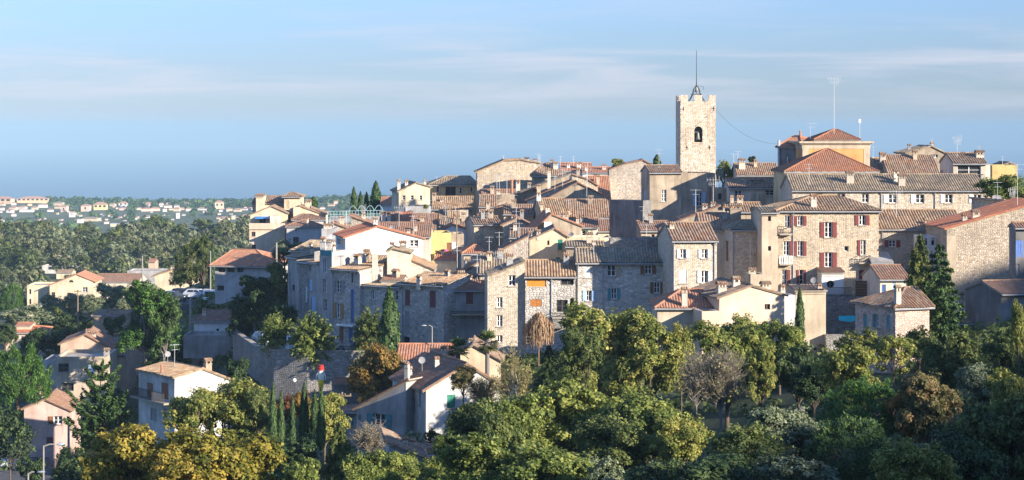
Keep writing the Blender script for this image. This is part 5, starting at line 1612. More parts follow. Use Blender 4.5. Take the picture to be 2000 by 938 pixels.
def k_broad(seed, nl=9, nclump=240, nleaf=92, ls=0.0235, cr=0.085, spread=1.0):
    rng = np.random.default_rng(seed)
    lobes = [((0, 0, 0.52), (0.3, 0.3, 0.36))]
    for k in range(nl):
        a = k * 2.4 + rng.uniform(-.4, .4)
        z = rng.uniform(0.2, 0.82)
        rr = 0.32 * math.sqrt(max(0.05, 1 - ((z - 0.42) / 0.55) ** 2)) * spread
        s = rng.uniform(0.13, 0.2)
        lobes.append(((rr * math.cos(a), rr * math.sin(a), z), (s, s, s * 0.95)))
    return clumpy(rng, lobes, nclump, nleaf, ls, cr), limbs_to(rng, lobes)


def k_upright(seed, nclump=230, nleaf=48, ls=0.024):
    rng = np.random.default_rng(seed)
    lobes = [((0, 0, .42), (.3, .3, .36))]
    for k in range(12):
        a = k * 2.4
        z = rng.uniform(0.45, 0.86)
        rr = rng.uniform(0.08, 0.36) * (1.15 - z * .6)
        lobes.append(((rr * math.cos(a), rr * math.sin(a), z), (0.1, 0.1, rng.uniform(0.14, 0.22))))
    return clumpy(rng, lobes, nclump, nleaf, ls, 0.075, up=0.5, flat=1.3), limbs_to(rng, lobes, 0.02)


def k_bush(seed, nclump=110, nleaf=55, ls=0.034):
    rng = np.random.default_rng(seed)
    lobes = [((0, 0, 0.35), (0.36, 0.36, 0.4))]
    for k in range(7):
        a = k * 2.4
        z = rng.uniform(0.15, 0.7)
        lobes.append(((0.3 * math.cos(a) * (1.1 - z * .5), 0.3 * math.sin(a) * (1.1 - z * .5), z), (0.18, 0.18, 0.22)))
    return clumpy(rng, lobes, nclump, nleaf, ls, 0.09), limbs_to(rng, lobes, 0.018)


def k_pine(seed, nclump=280, nleaf=52, ls=0.017):
    """Aleppo pine: separate flattened needle pads"""
    rng = np.random.default_rng(seed)
    lobes = []
    for k in range(13):
        a = k * 2.4
        z = rng.uniform(0.12, 0.92)
        rr = rng.uniform(0.15, 0.36) * (1.1 - 0.5 * z)
        s = rng.uniform(0.15, 0.23)
        lobes.append(((rr * math.cos(a), rr * math.sin(a), z), (s, s, s * 0.62)))
    return clumpy(rng, lobes, nclump, nleaf, ls, 0.075, elong=3.0, up=0.9, flat=0.7), limbs_to(rng, lobes, 0.024)


def k_umbrella(seed, nclump=330, nleaf=50, ls=0.011):
    rng = np.random.default_rng(seed)
    parts = []
    for i in range(nclump):
        d = sph(rng, 1)[0]
        d[2] = abs(d[2])
        bump = 1 + 0.12 * math.sin(d[0] * 9 + seed) * math.sin(d[1] * 8)
        c = np.array([0, 0, 0.12]) + d * np.array([0.47, 0.47, 0.80]) * bump * rng.uniform(0.86, 1)
        if rng.random() < 0.25: c[2] = rng.uniform(0.0, 0.15)
        m = int(nleaf * rng.uniform(.7, 1.3))
        dd = sph(rng, m) * (rng.random((m, 1)) ** .5) * 0.055
        dd[:, 2] *= 1.9
        T = np.tile([d[0] * .6, d[1] * .6, 1.0], (m, 1))
        V, Q = leaves(rng, c + dd, sph(rng, m) + d * .5, np.full(m, ls), 5.0, T, 0.1)
        parts.append((V, Q, np.clip(rng.normal(rng.normal(0.5, .15), .15, m), 0, 1)))
    segs = bend(rng, (0, 0, -STEM), (0, 0, 0.15), 0.035, 0.028, 4, 0.02)
    for k in range(9):
        a = k * 2.4
        segs += bend(rng, (0, 0, 0.1), (0.36 * math.cos(a), 0.36 * math.sin(a), rng.uniform(.3, .6)), 0.018, 0.006, 3, 0.03)
    return join(parts), segs


def k_cypress(seed, n=4200, blunt=0.5):
    rng = np.random.default_rng(seed)
    z = rng.random(n) ** 0.9
    prof = np.minimum(1, (z + 0.04) * 5) ** 0.5 * (1 - z ** 2.6) ** (0.9 * blunt + .35)
    a = rng.random(n) * 2 * np.pi
    lump = 1 + 0.14 * np.sin(a * 3 + z * 14 + seed) + 0.1 * np.sin(a * 5 - z * 31)
    r = 0.5 * prof * lump * rng.uniform(0.72, 1.0, n)
    C = np.stack([r * np.cos(a), r * np.sin(a), z], 1)
    Nn = np.stack([np.cos(a), np.sin(a), np.full(n, 0.35)], 1)
    T = np.stack([np.cos(a) * .25, np.sin(a) * .25, np.full(n, 0.35)], 1)
    V, Q = leaves(rng, C, Nn, np.full(n, 0.11), 1.0, None, 0.15)
    # blades are long in z once scaled to the tree's height
    V = V.reshape(n, 4, 3)
    V[:, :, 2] = C[:, None, 2] + (V[:, :, 2] - C[:, None, 2]) * 0.36
    V = V.reshape(-1, 3)
    t = np.clip(rng.normal(0.5 + 0.16 * np.sin(a * 4 + z * 22), 0.16), 0, 1)
    return (V, Q, t), bend(rng, (0, 0, -1.0), (0, 0, 0.85), 0.07, 0.015, 4, 0.0)


def k_conifer(seed, tiers=21, droop=0.22, ls=0.017, wild=0.25, power=0.85):
    rng = np.random.default_rng(seed)
    parts, segs = [], bend(rng, (0, 0, -1.5), (0, 0, 0.98), 0.028, 0.004, 5, 0.0)
    for k in range(tiers):
        z = 0.02 + 0.93 * k / (tiers - 1)
        nb = int(9 - 4 * z)
        for j in range(nb):
            a = j * 2 * math.pi / nb + k * 1.1 + rng.uniform(-.3, .3)
            ln = (0.46 * (1 - z) ** power + 0.035) * rng.uniform(1 - wild, 1 + wild * .5)
            m = max(30, int(560 * ln + 40))
            t = rng.random(m) ** 0.75
            side = rng.normal(0, 0.17, m) * ln * (1.1 - t)
            x = ln * t
            dz = -droop * ln * t * t + rng.normal(0, 0.012, m) + 0.06 * ln * (t > .8)
            C = np.stack([x * math.cos(a) - side * math.sin(a), x * math.sin(a) + side * math.cos(a), z + dz], 1)
            T = np.tile([math.cos(a), math.sin(a), -0.5 * droop], (m, 1))
            V, Q = leaves(rng, C, np.tile([0.25 * math.cos(a), 0.25 * math.sin(a), 1.0], (m, 1)), np.full(m, ls), 2.2, T, 0.1)
            parts.append((V, Q, np.clip(rng.normal(rng.normal(.5, .13), .16, m), 0, 1)))
            segs.append(stick((0, 0, z), (ln * .8 * math.cos(a), ln * .8 * math.sin(a), z - droop * ln * .6), 0.008 * (1.2 - z), 0.003, 4))
    return join(parts), segs


def k_pollard(seed, nshoot=210, ls=0.055):
    """pollarded avenue tree: a head of straight leafy shoots"""
    rng = np.random.default_rng(seed)
    parts, segs = [], bend(rng, (0, 0, -STEM), (0, 0, 0.22), 0.05, 0.045, 3, 0.0)
    for k in range(nshoot):
        d = sph(rng, 1)[0]
        d[2] = d[2] * 0.75 + 0.35
        d = unit(d)
        L_ = np.array([0.52, 0.52, 0.72]) * rng.uniform(0.75, 1.05)
        c0 = np.array([0, 0, 0.25])
        m = 26
        t = np.linspace(0.35, 1, m)
        bow = np.array([0, 0, -0.14]) * (t[:, None] ** 2) * (1 - abs(d[2]))
        C = c0 + d * L_ * t[:, None] + bow + rng.normal(0, 0.018, (m, 3))
        T = np.tile(d + np.array([0, 0, 0.1]), (m, 1)) + rng.normal(0, .5, (m, 3))
        V, Q = leaves(rng, C, sph(rng, m) * .6 + np.array([0, 0, .6]) + d * .3, np.full(m, ls * .62), 2.4, T, 0.15)
        parts.append((V, Q, np.clip(rng.normal(rng.normal(.5, .16), .15, m), 0, 1)))
        if k % 3 == 0: segs.append(stick(c0, c0 + d * L_ * .9, 0.008, 0.003, 4))
    return join(parts), segs


def k_bare(seed, n1=58, leafy=0.12):
    rng = np.random.default_rng(seed)
    segs, tw = bend(rng, (0, 0, -STEM), (0, 0, 0.0), 0.022, 0.02, 3, 0.01), []
    tips = []
    for k in range(n1):
        d = sph(rng, 1)[0]
        d[2] = abs(d[2]) + 0.35
        d = unit(d)
        b0 = np.array([0, 0, rng.uniform(-.05, .15)])
        e = b0 + d * np.array([0.46, 0.46, 0.8]) * rng.uniform(.75, 1.0)
        segs += bend(rng, b0, b0 * .3 + e * .7, 0.011, 0.006, 3, 0.02)
        for q in range(14):
            s0 = b0 + (e - b0) * rng.uniform(.35, .95)
            d2 = unit(d + rng.normal(0, .5, 3) + np.array([0, 0, .35]))
            e2 = s0 + d2 * rng.uniform(.1, .22)
            tw.append(stick(s0, e2, 0.0045, 0.002, 3))
            for z_ in range(5):
                s1 = s0 + (e2 - s0) * rng.uniform(.3, 1)
                e3 = s1 + unit(d2 + rng.normal(0, .55, 3)) * rng.uniform(.04, .1)
                tw.append(stick(s1, e3, 0.0026, 0.0012, 3))
                tips.append(e3)
    V, Q, t = join([(v, q, rng.random(len(q))) for v, q in tw])
    if leafy:
        P = np.array(tips)
        P = P[rng.random(len(P)) < leafy]
        lv, lq = leaves(rng, P, sph(rng, len(P)), np.full(len(P), 0.02), 1.4)
        V, Q, t = join([(V, Q, t), (lv, lq, rng.random(len(lq)) * .4 + .6)])
    return (V, Q, t), segs


def k_palm(seed):
    rng = np.random.default_rng(seed)
    parts, segs = [], bend(rng, (0, 0, -STEM), (0, 0, 0.42), 0.09, 0.08, 4, 0.0)
    for k in range(34):
        a = k * 2.4
        el = rng.uniform(-0.75, 1.35)
        d = np.array([math.cos(a) * math.cos(el), math.sin(a) * math.cos(el), math.sin(el)])
        p = np.array([0, 0, .45]) + d * np.array([0.22, .22, .26])
        segs.append(stick((0, 0, .42), p, 0.012, 0.008, 4))
        m = 16
        th = np.linspace(-1.35, 1.35, m)
        s = unit(np.cross(d, [0, 0, 1]))
        dirs = np.cos(th)[:, None] * d + np.sin(th)[:, None] * s + np.array([0, 0, -.22])
        C = p + dirs * 0.13
        nn = np.cross(s, d)
        V, Q = leaves(rng, C, np.tile(nn, (m, 1)), np.full(m, 0.045), 6.0, dirs, 0.1, 0.35)
        parts.append((V, Q, np.clip(rng.normal(.55 if el > -.2 else .2, .15, m), 0, 1)))
    return join(parts), segs


def k_weeping(seed, n=420):
    rng = np.random.default_rng(seed)
    parts, segs = [], bend(rng, (0, 0, -STEM), (0, 0, 0.85), 0.05, 0.03, 3, 0.0)
    for k in range(n):
        a = rng.uniform(0, 2 * math.pi)
        rr = 0.5 * rng.random() ** .5
        top = 0.98 - 0.9 * rr ** 2 - rng.uniform(0, .06)
        m = 11
        ln = rng.uniform(0.35, 0.8) * top
        t = np.linspace(0, 1, m)
        rad = 0.12 + (rr - .02) * np.minimum(1, t * 3.5) ** .6
        C = np.stack([rad * math.cos(a) + rng.normal(0, .008, m), rad * math.sin(a) + rng.normal(0, .008, m), top + 0.03 * np.sin(t * 3) - ln * t], 1)
        T = np.gradient(C, axis=0)
        o = np.tile([math.cos(a), math.sin(a), .1], (m, 1))
        V, Q = leaves(rng, C, o, np.full(m, 0.024), 4.2, unit(T), 0.1, 0.3)
        parts.append((V, Q, np.clip(rng.normal(rng.normal(.5, .22), .1, m), 0, 1)))
    return join(parts), segs


KINDS = {'broad': [lambda s=s: k_broad(s) for s in (1, 2, 3)], 'broadf': [lambda s=s: k_broad(s, nclump=280, nleaf=70, ls=0.022, cr=0.075) for s in (4, 5, 6)],
         'upright': [lambda s=s: k_upright(s) for s in (7, 8)], 'bush': [lambda s=s: k_bush(s) for s in (9, 10, 11)],
         'pine': [lambda s=s: k_pine(s) for s in (12, 13)], 'umbrella': [lambda s=s: k_umbrella(s) for s in (14, 15)],
         'cypress': [lambda s=s: k_cypress(s) for s in (16, 17)], 'conifer': [lambda s=s: k_conifer(s) for s in (18, 19)],
         'cedar': [lambda: k_conifer(20, 15, 0.14, 0.019, 0.45, 0.72)], 'wild': [lambda: k_conifer(27, 9, -0.45, 0.021, 0.5, 0.5)],
         'pollard': [lambda s=s: k_pollard(s) for s in (21, 22)], 'bare': [lambda s=s: k_bare(s) for s in (23, 24)], 'sparse': [lambda s=s: k_bare(s, 26, 0.8) for s in (28,)],
         'palm': [lambda s=s: k_palm(s) for s in (25, 26)], 'weeping': [lambda: k_weeping(30)],
         'farpine': [lambda s=s: k_pine(s, 110, 30, 0.032) for s in (31, 32, 33)], 'fartree': [lambda s=s: k_broad(s, 5, 100, 26, 0.05) for s in (34, 35)], 'farcypress': [lambda: k_cypress(36, 500)]}
CACHE = {}


def kind_mesh(kind, v):
    k = (kind, v % len(KINDS[kind]))
    if k not in CACHE:
        (V, Q, t), segs = KINDS[kind][k[1]]()
        cm = mesh_np(kind + '_crown', V, Q, t)
        tm = limb_mesh(kind + '_trunk', segs)
        cm.materials.append(None)
        tm.materials.append(None)
        CACHE[k] = (cm, tm)
    return CACHE[k]


LEAF = {
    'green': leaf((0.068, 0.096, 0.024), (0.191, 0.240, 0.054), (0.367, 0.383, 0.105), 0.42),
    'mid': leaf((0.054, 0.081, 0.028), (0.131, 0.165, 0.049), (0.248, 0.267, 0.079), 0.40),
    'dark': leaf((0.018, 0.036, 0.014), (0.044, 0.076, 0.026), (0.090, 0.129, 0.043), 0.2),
    'olive': leaf((0.079, 0.105, 0.049), (0.171, 0.202, 0.104), (0.281, 0.297, 0.174), 0.2),
    'yellow': leaf((0.095, 0.111, 0.020), (0.273, 0.227, 0.038), (0.491, 0.365, 0.070), 0.42),
    'ygreen': leaf((0.110, 0.139, 0.028), (0.256, 0.281, 0.067), (0.471, 0.407, 0.118), 0.42),
    'autumn': leaf((0.103, 0.076, 0.025), (0.262, 0.179, 0.048), (0.442, 0.235, 0.062), 0.42),
    'russet': leaf((0.075, 0.085, 0.03), (0.17, 0.155, 0.06), (0.28, 0.18, 0.085), 0.40),
    'redbush': leaf((0.15, 0.045, 0.03), (0.30, 0.10, 0.06), (0.40, 0.18, 0.10), 0.42),
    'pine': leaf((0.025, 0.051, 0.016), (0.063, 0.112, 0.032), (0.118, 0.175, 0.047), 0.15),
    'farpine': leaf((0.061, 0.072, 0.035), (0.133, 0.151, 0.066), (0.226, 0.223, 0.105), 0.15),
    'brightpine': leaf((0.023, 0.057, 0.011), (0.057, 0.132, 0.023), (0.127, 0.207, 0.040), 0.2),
    'cypress': leaf((0.020, 0.047, 0.013), (0.049, 0.091, 0.026), (0.100, 0.140, 0.043), 0.12),
    'twig': leaf((0.155, 0.132, 0.116), (0.264, 0.225, 0.194), (0.310, 0.264, 0.109), 0.05),
    'birch': leaf((0.16, 0.13, 0.09), (0.20, 0.17, 0.08), (0.22, 0.20, 0.06), 0.1),
    'straw': leaf((0.09, 0.055, 0.03), (0.25, 0.165, 0.085), (0.40, 0.29, 0.16), 0.15),
    'palm': leaf((0.07, 0.06, 0.025), (0.07, 0.11, 0.03), (0.13, 0.17, 0.05), 0.2),
}
BARK = {'b': bark((0.11, 0.085, 0.065)), 'g': bark((0.17, 0.15, 0.135)), 'w': bark((0.40, 0.36, 0.31)), 'p': bark((0.16, 0.10, 0.07))}
trng = random.Random(5)
NVAR = {}


def T(kind, label, px, yt, yb, w, d, lf, name='tree', group=None, cat=None, bk='b', v=None, rz=None):
    """a tree whose crown spans yt..yb and w pixels at distance d; the trunk goes down into the hillside"""
    NVAR[kind] = NVAR.get(kind, -1) + 1
    cm, tm = kind_mesh(kind, NVAR[kind] if v is None else v)
    top, bot = at(px, yt, d), at(px, yb, d)
    g = tz(top.x, top.y)
    if d < 215 and kind in ('broad', 'upright', 'bush', 'broadf'):
        bot.z -= (top.z - bot.z) * (0.28 if (yb - yt) < 1.15 * w else 0.05)
        w *= 1.12
    h, ww = top.z - bot.z, w * d / F
    g = min(g, bot.z)
    root = empty(name, label, cat or ('shrub' if 'shrub' in name or 'bush' in name or 'hedge' in name else 'tree'), (top.x, top.y, g), 0, group)
    a = trng.uniform(0, 6.28) if rz is None else rz
    for nm, me, mt in (('trunk', tm, BARK[bk]), ('crown', cm, LEAF[lf])):
        o = bpy.data.objects.new(nm, me)
        COL.objects.link(o)
        o.parent = root
        o.location = (0, 0, bot.z - g)
        o.rotation_euler = (0, 0, a)
        o.scale = (ww, ww, h)
        o.material_slots[0].link = 'OBJECT'
        o.material_slots[0].material = mt
    return root
# ------------------------------------------------------------------ planting, near to far
# skyline and village
for a in ((691, 365, 416, 13, 338, 'cypress on the skyline with a flat broken tip, first of the dark clump'), (704, 374, 418, 11, 341, 'slim brownish cypress second in the skyline clump'),
          (716, 375, 418, 12, 339, 'short pointed cypress in the middle of the skyline clump'), (734, 354, 416, 22, 337, 'tallest and thickest cypress of the skyline clump'), (702, 395, 425, 10, 333, 'small cypress in front of the skyline clump')):
    T('cypress', a[5], a[0], a[1], a[2], a[3], a[4], 'cypress', 'cypress', 'cypresses clumped on the skyline')
T('cypress', 'stout cypress behind the hotel roof', 612, 384, 412, 20, 352, 'cypress', 'cypress')
T('cypress', 'small dark cypress beside the bell tower', 1283, 302, 326, 16, 300, 'cypress', 'cypress')
T('broad', 'round leafy treetop above the roofless gable', 1206, 308, 332, 26, 315, 'ygreen')
T('broad', 'dark round treetop on the skyline right of the bell tower', 1469, 304, 326, 17, 300, 'dark')
T('broad', 'loose yellowish treetop peeping beside the tower base', 1414, 308, 362, 40, 296, 'ygreen')
T('broadf', 'broad dense tree in front of the loggia house end', 1960, 340, 430, 112, 226, 'green')
T('bush', 'potted greenery on the yellow house terrace', 857, 487, 500, 18, 244, 'green', 'potted_shrub')
T('bush', 'small roof garden shrub by the cream three-window gable', 832, 398, 408, 14, 304, 'green', 'shrub')
# conifers by the huge wall
T('conifer', 'feathery upright fir left of the dark layered cedar', 1797, 455, 600, 98, 182, 'mid', 'fir_tree')
T('cedar', 'tall dark layered cedar beside the creeper-clad house', 1836, 474, 680, 132, 171.5, 'pine', 'cedar_tree')
T('cypress', 'slim solitary cypress against the sand-coloured block', 1562, 562, 672, 19, 170, 'cypress', 'cypress')
# along the promenade
T('pollard', 'round pollarded avenue tree in front of the slim tower, beside the white van', 609, 604, 690, 96, 204.8, 'green', 'avenue_tree', 'pollarded trees along the promenade')
T('pollard', 'small pollarded avenue tree at the bend of the retaining wall', 539, 607, 676, 72, 208, 'green', 'avenue_tree', 'pollarded trees along the promenade')
T('pollard', 'shaded pollarded avenue tree behind the tall pointed cypress', 727, 590, 690, 86, 204.5, 'mid', 'avenue_tree', 'pollarded trees along the promenade')
T('cypress', 'tall pointed cypress in front of the shaded ashlar house', 761, 562, 706, 42, 199, 'cypress', 'cypress')
T('broad', 'autumn-brown tree at the foot of the tall pointed cypress', 738, 660, 778, 108, 186, 'autumn')
T('broad', 'yellow-brown tree low beside the orange tiled roof', 800, 728, 770, 60, 176, 'autumn')
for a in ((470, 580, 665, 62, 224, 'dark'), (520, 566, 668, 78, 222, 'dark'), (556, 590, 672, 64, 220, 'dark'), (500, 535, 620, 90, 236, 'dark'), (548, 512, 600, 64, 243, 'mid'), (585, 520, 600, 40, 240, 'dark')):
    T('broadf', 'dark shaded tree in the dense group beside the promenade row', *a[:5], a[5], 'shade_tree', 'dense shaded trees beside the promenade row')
T('broad', 'sunlit treetop between the orange hipped roof and the grey round house', 556, 462, 520, 60, 262, 'olive')
T('broad', 'loose olive-green shrub on the hotel side above the orange roof', 590, 470, 500, 60, 258, 'olive')
T('weeping', 'dry brown weeping tree hanging like a wig before the ashlar wall', 1052, 610, 690, 54, 182, 'straw', 'weeping_tree', bk='p')
T('palm', 'fan palm with the longer trunk in front of the cream gable', 952, 638, 694, 56, 174, 'palm', 'palm_tree', bk='g')
T('palm', 'shorter fan palm beside the orange tiled roof chimney', 895, 654, 708, 58, 176, 'palm', 'palm_tree', bk='g')
# centre masses
T('broadf', 'large yellow-green poplar-like tree under the sky blue shutters', 1188, 588, 760, 200, 160, 'ygreen', rz=.3)
T('broadf', 'second yellow-green tree merging with the large one, beside the orange roof', 1268, 608, 770, 140, 157, 'ygreen')
T('broadf', 'greener feathery tree left of the large yellow-green one', 1138, 640, 770, 90, 137, 'mid')
T('conifer', 'dark narrow conifer standing against the long ashlar front', 1118, 578, 720, 58, 170, 'dark', 'fir_tree')
T('conifer', 'dark bushy conifer below the weeping brown tree', 1072, 672, 760, 70, 160, 'dark', 'fir_tree')
T('bare', 'large bare grey-violet tree with leafless twigs', 1408, 650, 800, 150, 132, 'twig', 'bare_tree', bk='g')
T('bare', 'second bare twiggy tree just behind the large leafless one', 1360, 668, 790, 90, 138, 'twig', 'bare_tree', bk='g')
T('broadf', 'yellowing tree rising behind the bare grey tree', 1420, 625, 760, 150, 146, 'ygreen')
T('broad', 'yellow-leaved tree hugging the bare tree from behind', 1486, 668, 790, 62, 140, 'ygreen')
T('broad', 'bright green fig tree below the peach house gable', 1455, 605, 690, 96, 165, 'green', 'fig_tree')
T('broad', 'bright green fig tree between peach house and slim cypress', 1522, 618, 720, 88, 162, 'green', 'fig_tree')
T('upright', 'yellowish shrubby tree beneath the tan house with orange roof', 1330, 632, 720, 66, 158, 'ygreen')
T('sparse', 'thin pale-stemmed birch in front of the ashlar wall', 1004, 668, 800, 90, 150, 'birch', 'birch_tree', bk='w')
T('bare', 'thin leafless tree beside the white house gable', 948, 715, 800, 84, 153, 'birch', 'bare_tree', bk='w')
T('broad', 'russet bush climbing the white house gable corner', 905, 712, 760, 50, 152, 'russet', 'bush')
g_ = 'broad green trees filling the slope below the village'
for a in ((1120, 688, 800, 100, 138, 'ygreen', 'yellow-green round tree standing out above the green slope trees'),
          (1010, 755, 900, 150, 118, 'green', 'green leafy tree at the front of the slope beside the birch'),
          (1130, 735, 880, 190, 121, 'green', 'widest green tree in the middle of the wooded slope'),
          (1260, 745, 880, 170, 117, 'green', 'green tree with fresh lit leaves below the bare grey tree'),
          (940, 770, 930, 140, 112, 'mid', 'green tree hiding the corner of the white house'),
          (930, 838, 960, 170, 95, 'green', 'near green tree with pale lit leaves at the bottom centre'),
          (1070, 850, 985, 190, 93, 'green', 'near spreading green tree at the bottom of the wooded slope'),
          (1200, 800, 920, 150, 106, 'mid', 'deep green tree between lit ones on the wooded slope'),
          (1330, 810, 900, 110, 104, 'ygreen', 'small sunlit green tree at the edge of the foreground shade'),
          (1180, 880, 985, 100, 90, 'olive', 'shrubby olive-green tree at the shade edge, bottom centre'),
          (862, 880, 960, 90, 100, 'green', 'small green tree beside the hooded chimneys')):
    T('broad', a[6], *a[:5], a[5], group=g_)
# right side
T('broad', 'yellow-green leafy tree in front of the rough garden wall', 1655, 668, 790, 118, 128, 'ygreen')
T('bush', 'sunlit yellow hedge shrub beneath the turquoise shutters', 1672, 634, 690, 90, 152, 'ygreen', 'hedge_shrub')
T('bush', 'darker yellowing hedge shrub below the creeper-clad wall', 1745, 642, 712, 84, 150, 'ygreen', 'hedge_shrub')
T('bush', 'green hedge shrub along the lit creeper-clad wall under the cedar', 1795, 626, 700, 84, 157, 'mid', 'hedge_shrub')
T('broad', 'dark shrub tree beside the slim solitary cypress', 1560, 660, 760, 92, 142, 'dark')
T('broad', 'shadowy shrub tree left of the yellow-green leafy tree', 1590, 700, 780, 80, 134, 'dark')
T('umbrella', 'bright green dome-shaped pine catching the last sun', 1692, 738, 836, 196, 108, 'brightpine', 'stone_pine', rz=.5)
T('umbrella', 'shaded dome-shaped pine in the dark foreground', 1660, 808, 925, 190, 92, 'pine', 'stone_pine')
T('broad', 'reddish sumac tree with feathery autumn leaves', 1815, 722, 850, 118, 104, 'russet', 'sumac_tree')
T('broad', 'second reddish sumac beside the dome-shaped pine', 1770, 745, 860, 76, 106, 'autumn', 'sumac_tree')
T('broadf', 'leafy green hedge tree beneath the dark layered cedar', 1895, 650, 745, 96, 138, 'mid')
T('broadf', 'green shrubby tree at the foot of the dark low house', 1965, 640, 760, 90, 130, 'mid')
T('upright', 'yellow-green sapling at the far edge before the dark low house', 1990, 580, 720, 46, 120, 'ygreen')
T('broad', 'silvery pale-leaved tree behind the reddish sumac', 1905, 702, 800, 96, 116, 'olive')
T('broadf', 'pale poplar twigs with gold-lit leaves near the picture edge', 1965, 720, 850, 90, 108, 'ygreen')
T('broadf', 'green tree between cedar and silvery pale-leaved tree', 1830, 660, 750, 80, 140, 'mid')
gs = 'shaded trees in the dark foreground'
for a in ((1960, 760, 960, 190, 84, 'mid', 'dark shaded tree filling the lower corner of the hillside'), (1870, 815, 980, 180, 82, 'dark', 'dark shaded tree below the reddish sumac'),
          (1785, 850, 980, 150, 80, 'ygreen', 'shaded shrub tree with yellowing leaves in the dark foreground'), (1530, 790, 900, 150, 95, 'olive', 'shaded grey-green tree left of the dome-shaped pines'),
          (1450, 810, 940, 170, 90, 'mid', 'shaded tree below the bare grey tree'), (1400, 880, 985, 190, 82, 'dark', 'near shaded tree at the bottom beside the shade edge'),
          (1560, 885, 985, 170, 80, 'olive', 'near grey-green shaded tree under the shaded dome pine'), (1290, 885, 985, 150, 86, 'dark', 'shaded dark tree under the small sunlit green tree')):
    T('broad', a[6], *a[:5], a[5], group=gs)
# bottom left
T('broadf', 'golden plane tree with yellow leaves at the bottom, first of two', 268, 822, 1010, 220, 108, 'yellow', 'plane_tree')
T('broadf', 'golden plane tree with yellow leaves beside the dark bushes', 440, 832, 1010, 220, 106, 'yellow', 'plane_tree')
T('broadf', 'yellow-leaved sapling crown between the golden plane trees', 345, 880, 1000, 160, 103, 'yellow', 'plane_tree')
T('broadf', 'yellow-green tree in front of the white balcony house', 436, 738, 870, 160, 152, 'ygreen')
T('broadf', 'smaller yellow-green tree crowding the white balcony house corner', 376, 765, 870, 110, 150, 'ygreen')
T('broad', 'slender green tree beside the first garden cypress', 505, 748, 850, 60, 150, 'mid')
for px, yt, w, lb in ((533, 750, 17, 'leftmost thin garden cypress of the row'), (549, 764, 15, 'second thin garden cypress, next to the red bush'), (594, 748, 20, 'third thin garden cypress in front of the yellow shrub'),
                      (614, 762, 17, 'fourth thin garden cypress in front of the yellow shrub'), (571, 772, 14, 'thin garden cypress just right of the red bush'), (628, 752, 15, 'last thin garden cypress of the row')):
    T('cypress', lb, px, yt, 880, w, 145 + (px % 7), 'cypress', 'cypress', 'thin cypresses in a garden row')
T('bush', 'red-leaved bush between thin garden cypresses', 553, 766, 815, 46, 158, 'redbush', 'bush')
T('broad', 'golden yellow shrub behind the thin garden cypresses', 634, 764, 850, 84, 156, 'ygreen')
T('broad', 'orange-yellow shrub top beside the retaining wall lamp', 590, 757, 810, 50, 160, 'autumn')
T('conifer', 'light green feathery spruce at the bottom centre-left', 662, 820, 985, 116, 118, 'mid', 'spruce_tree')
T('broad', 'green leafy tree beside the light green spruce', 722, 868, 985, 110, 112, 'green')
T('bush', 'bright green round shrub between golden plane tree and spruce', 588, 882, 985, 80, 105, 'green', 'shrub')
T('bush', 'dark shaded shrub mass below the thin garden cypresses', 500, 850, 945, 120, 128, 'dark', 'shrub')
T('bush', 'dark shaded shrub at the foot of the garden cypresses', 575, 838, 930, 110, 130, 'dark', 'shrub')
T('broad', 'green garden tree in front of the hidden hooded chimneys', 785, 880, 970, 84, 104, 'green')
T('bare', 'small leafless grey tree before the turquoise shuttered wing', 722, 812, 890, 84, 140, 'twig', 'bare_tree', bk='g')
T('bush', 'silvery olive bush against the white house front', 800, 835, 890, 60, 146, 'olive', 'bush')
T('bush', 'dark spiky yucca-like bush beside the white house corner', 850, 828, 890, 56, 144, 'dark', 'bush')
T('wild', 'wind-shaped wild cypress with upswept branches below the beige block house', 196, 712, 880, 150, 156, 'pine', 'wild_cypress')
T('bush', 'low dark hedge by the pink house street', 140, 862, 950, 84, 178, 'dark', 'hedge_shrub')
T('umbrella', 'large rounded pine with a thick bare trunk at the left edge', 36, 670, 778, 128, 205, 'brightpine', 'stone_pine', bk='p')
T('pine', 'tall pine with a sunlit bright top above the shaded houses', 285, 550, 690, 128, 222, 'brightpine', 'pine_tree', bk='g')
T('pine', 'dark lower pine crown beside the sunlit bright-topped pine', 320, 585, 705, 84, 221, 'pine', 'pine_tree', bk='g')
T('broad', 'olive-toned treetop by the cream villa wing', 55, 590, 650, 110, 330, 'olive')
T('umbrella', 'bright green rounded pine left of the cream villa', 24, 552, 606, 56, 380, 'brightpine', 'stone_pine')
T('broad', 'shaded tree at the far left beside the peach villa', 10, 628, 680, 50, 280, 'dark')
gl = 'grey-green garden trees below the cream villas'
for px, yt, yb, w, d, lf in ((110, 575, 640, 70, 385, 'olive'), (150, 572, 630, 60, 380, 'olive'), (215, 552, 612, 66, 370, 'olive'), (90, 600, 660, 70, 340, 'mid'), (140, 610, 680, 90, 330, 'dark'), (200, 600, 650, 70, 335, 'olive'),
                             (70, 640, 700, 70, 290, 'dark'), (120, 640, 700, 70, 290, 'dark'), (170, 640, 690, 40, 300, 'mid'), (250, 640, 700, 60, 260, 'dark'), (180, 575, 625, 50, 350, 'olive'), (330, 580, 650, 60, 300, 'dark'), (240, 585, 640, 60, 315, 'olive'), (270, 572, 630, 56, 330, 'mid'), (225, 615, 670, 50, 285, 'dark')):
    T('broadf', 'grey-green tree in the garden slope below the cream villas', px, yt, yb, w, d, lf, 'garden_tree', gl)
gd = 'dark trees around the car park below the village'
for px, yt, yb, w, d in ((372, 470, 560, 56, 318), (398, 466, 560, 50, 312), (352, 490, 560, 40, 325)):
    T('pine', 'dark pine in the group behind the small car park', px, yt, yb, w, d, 'mid', 'pine_tree', 'dark pines behind the small car park')
T('cypress', 'narrow cypress at the end of the pines behind the car park', 415, 478, 570, 18, 305, 'cypress', 'cypress')
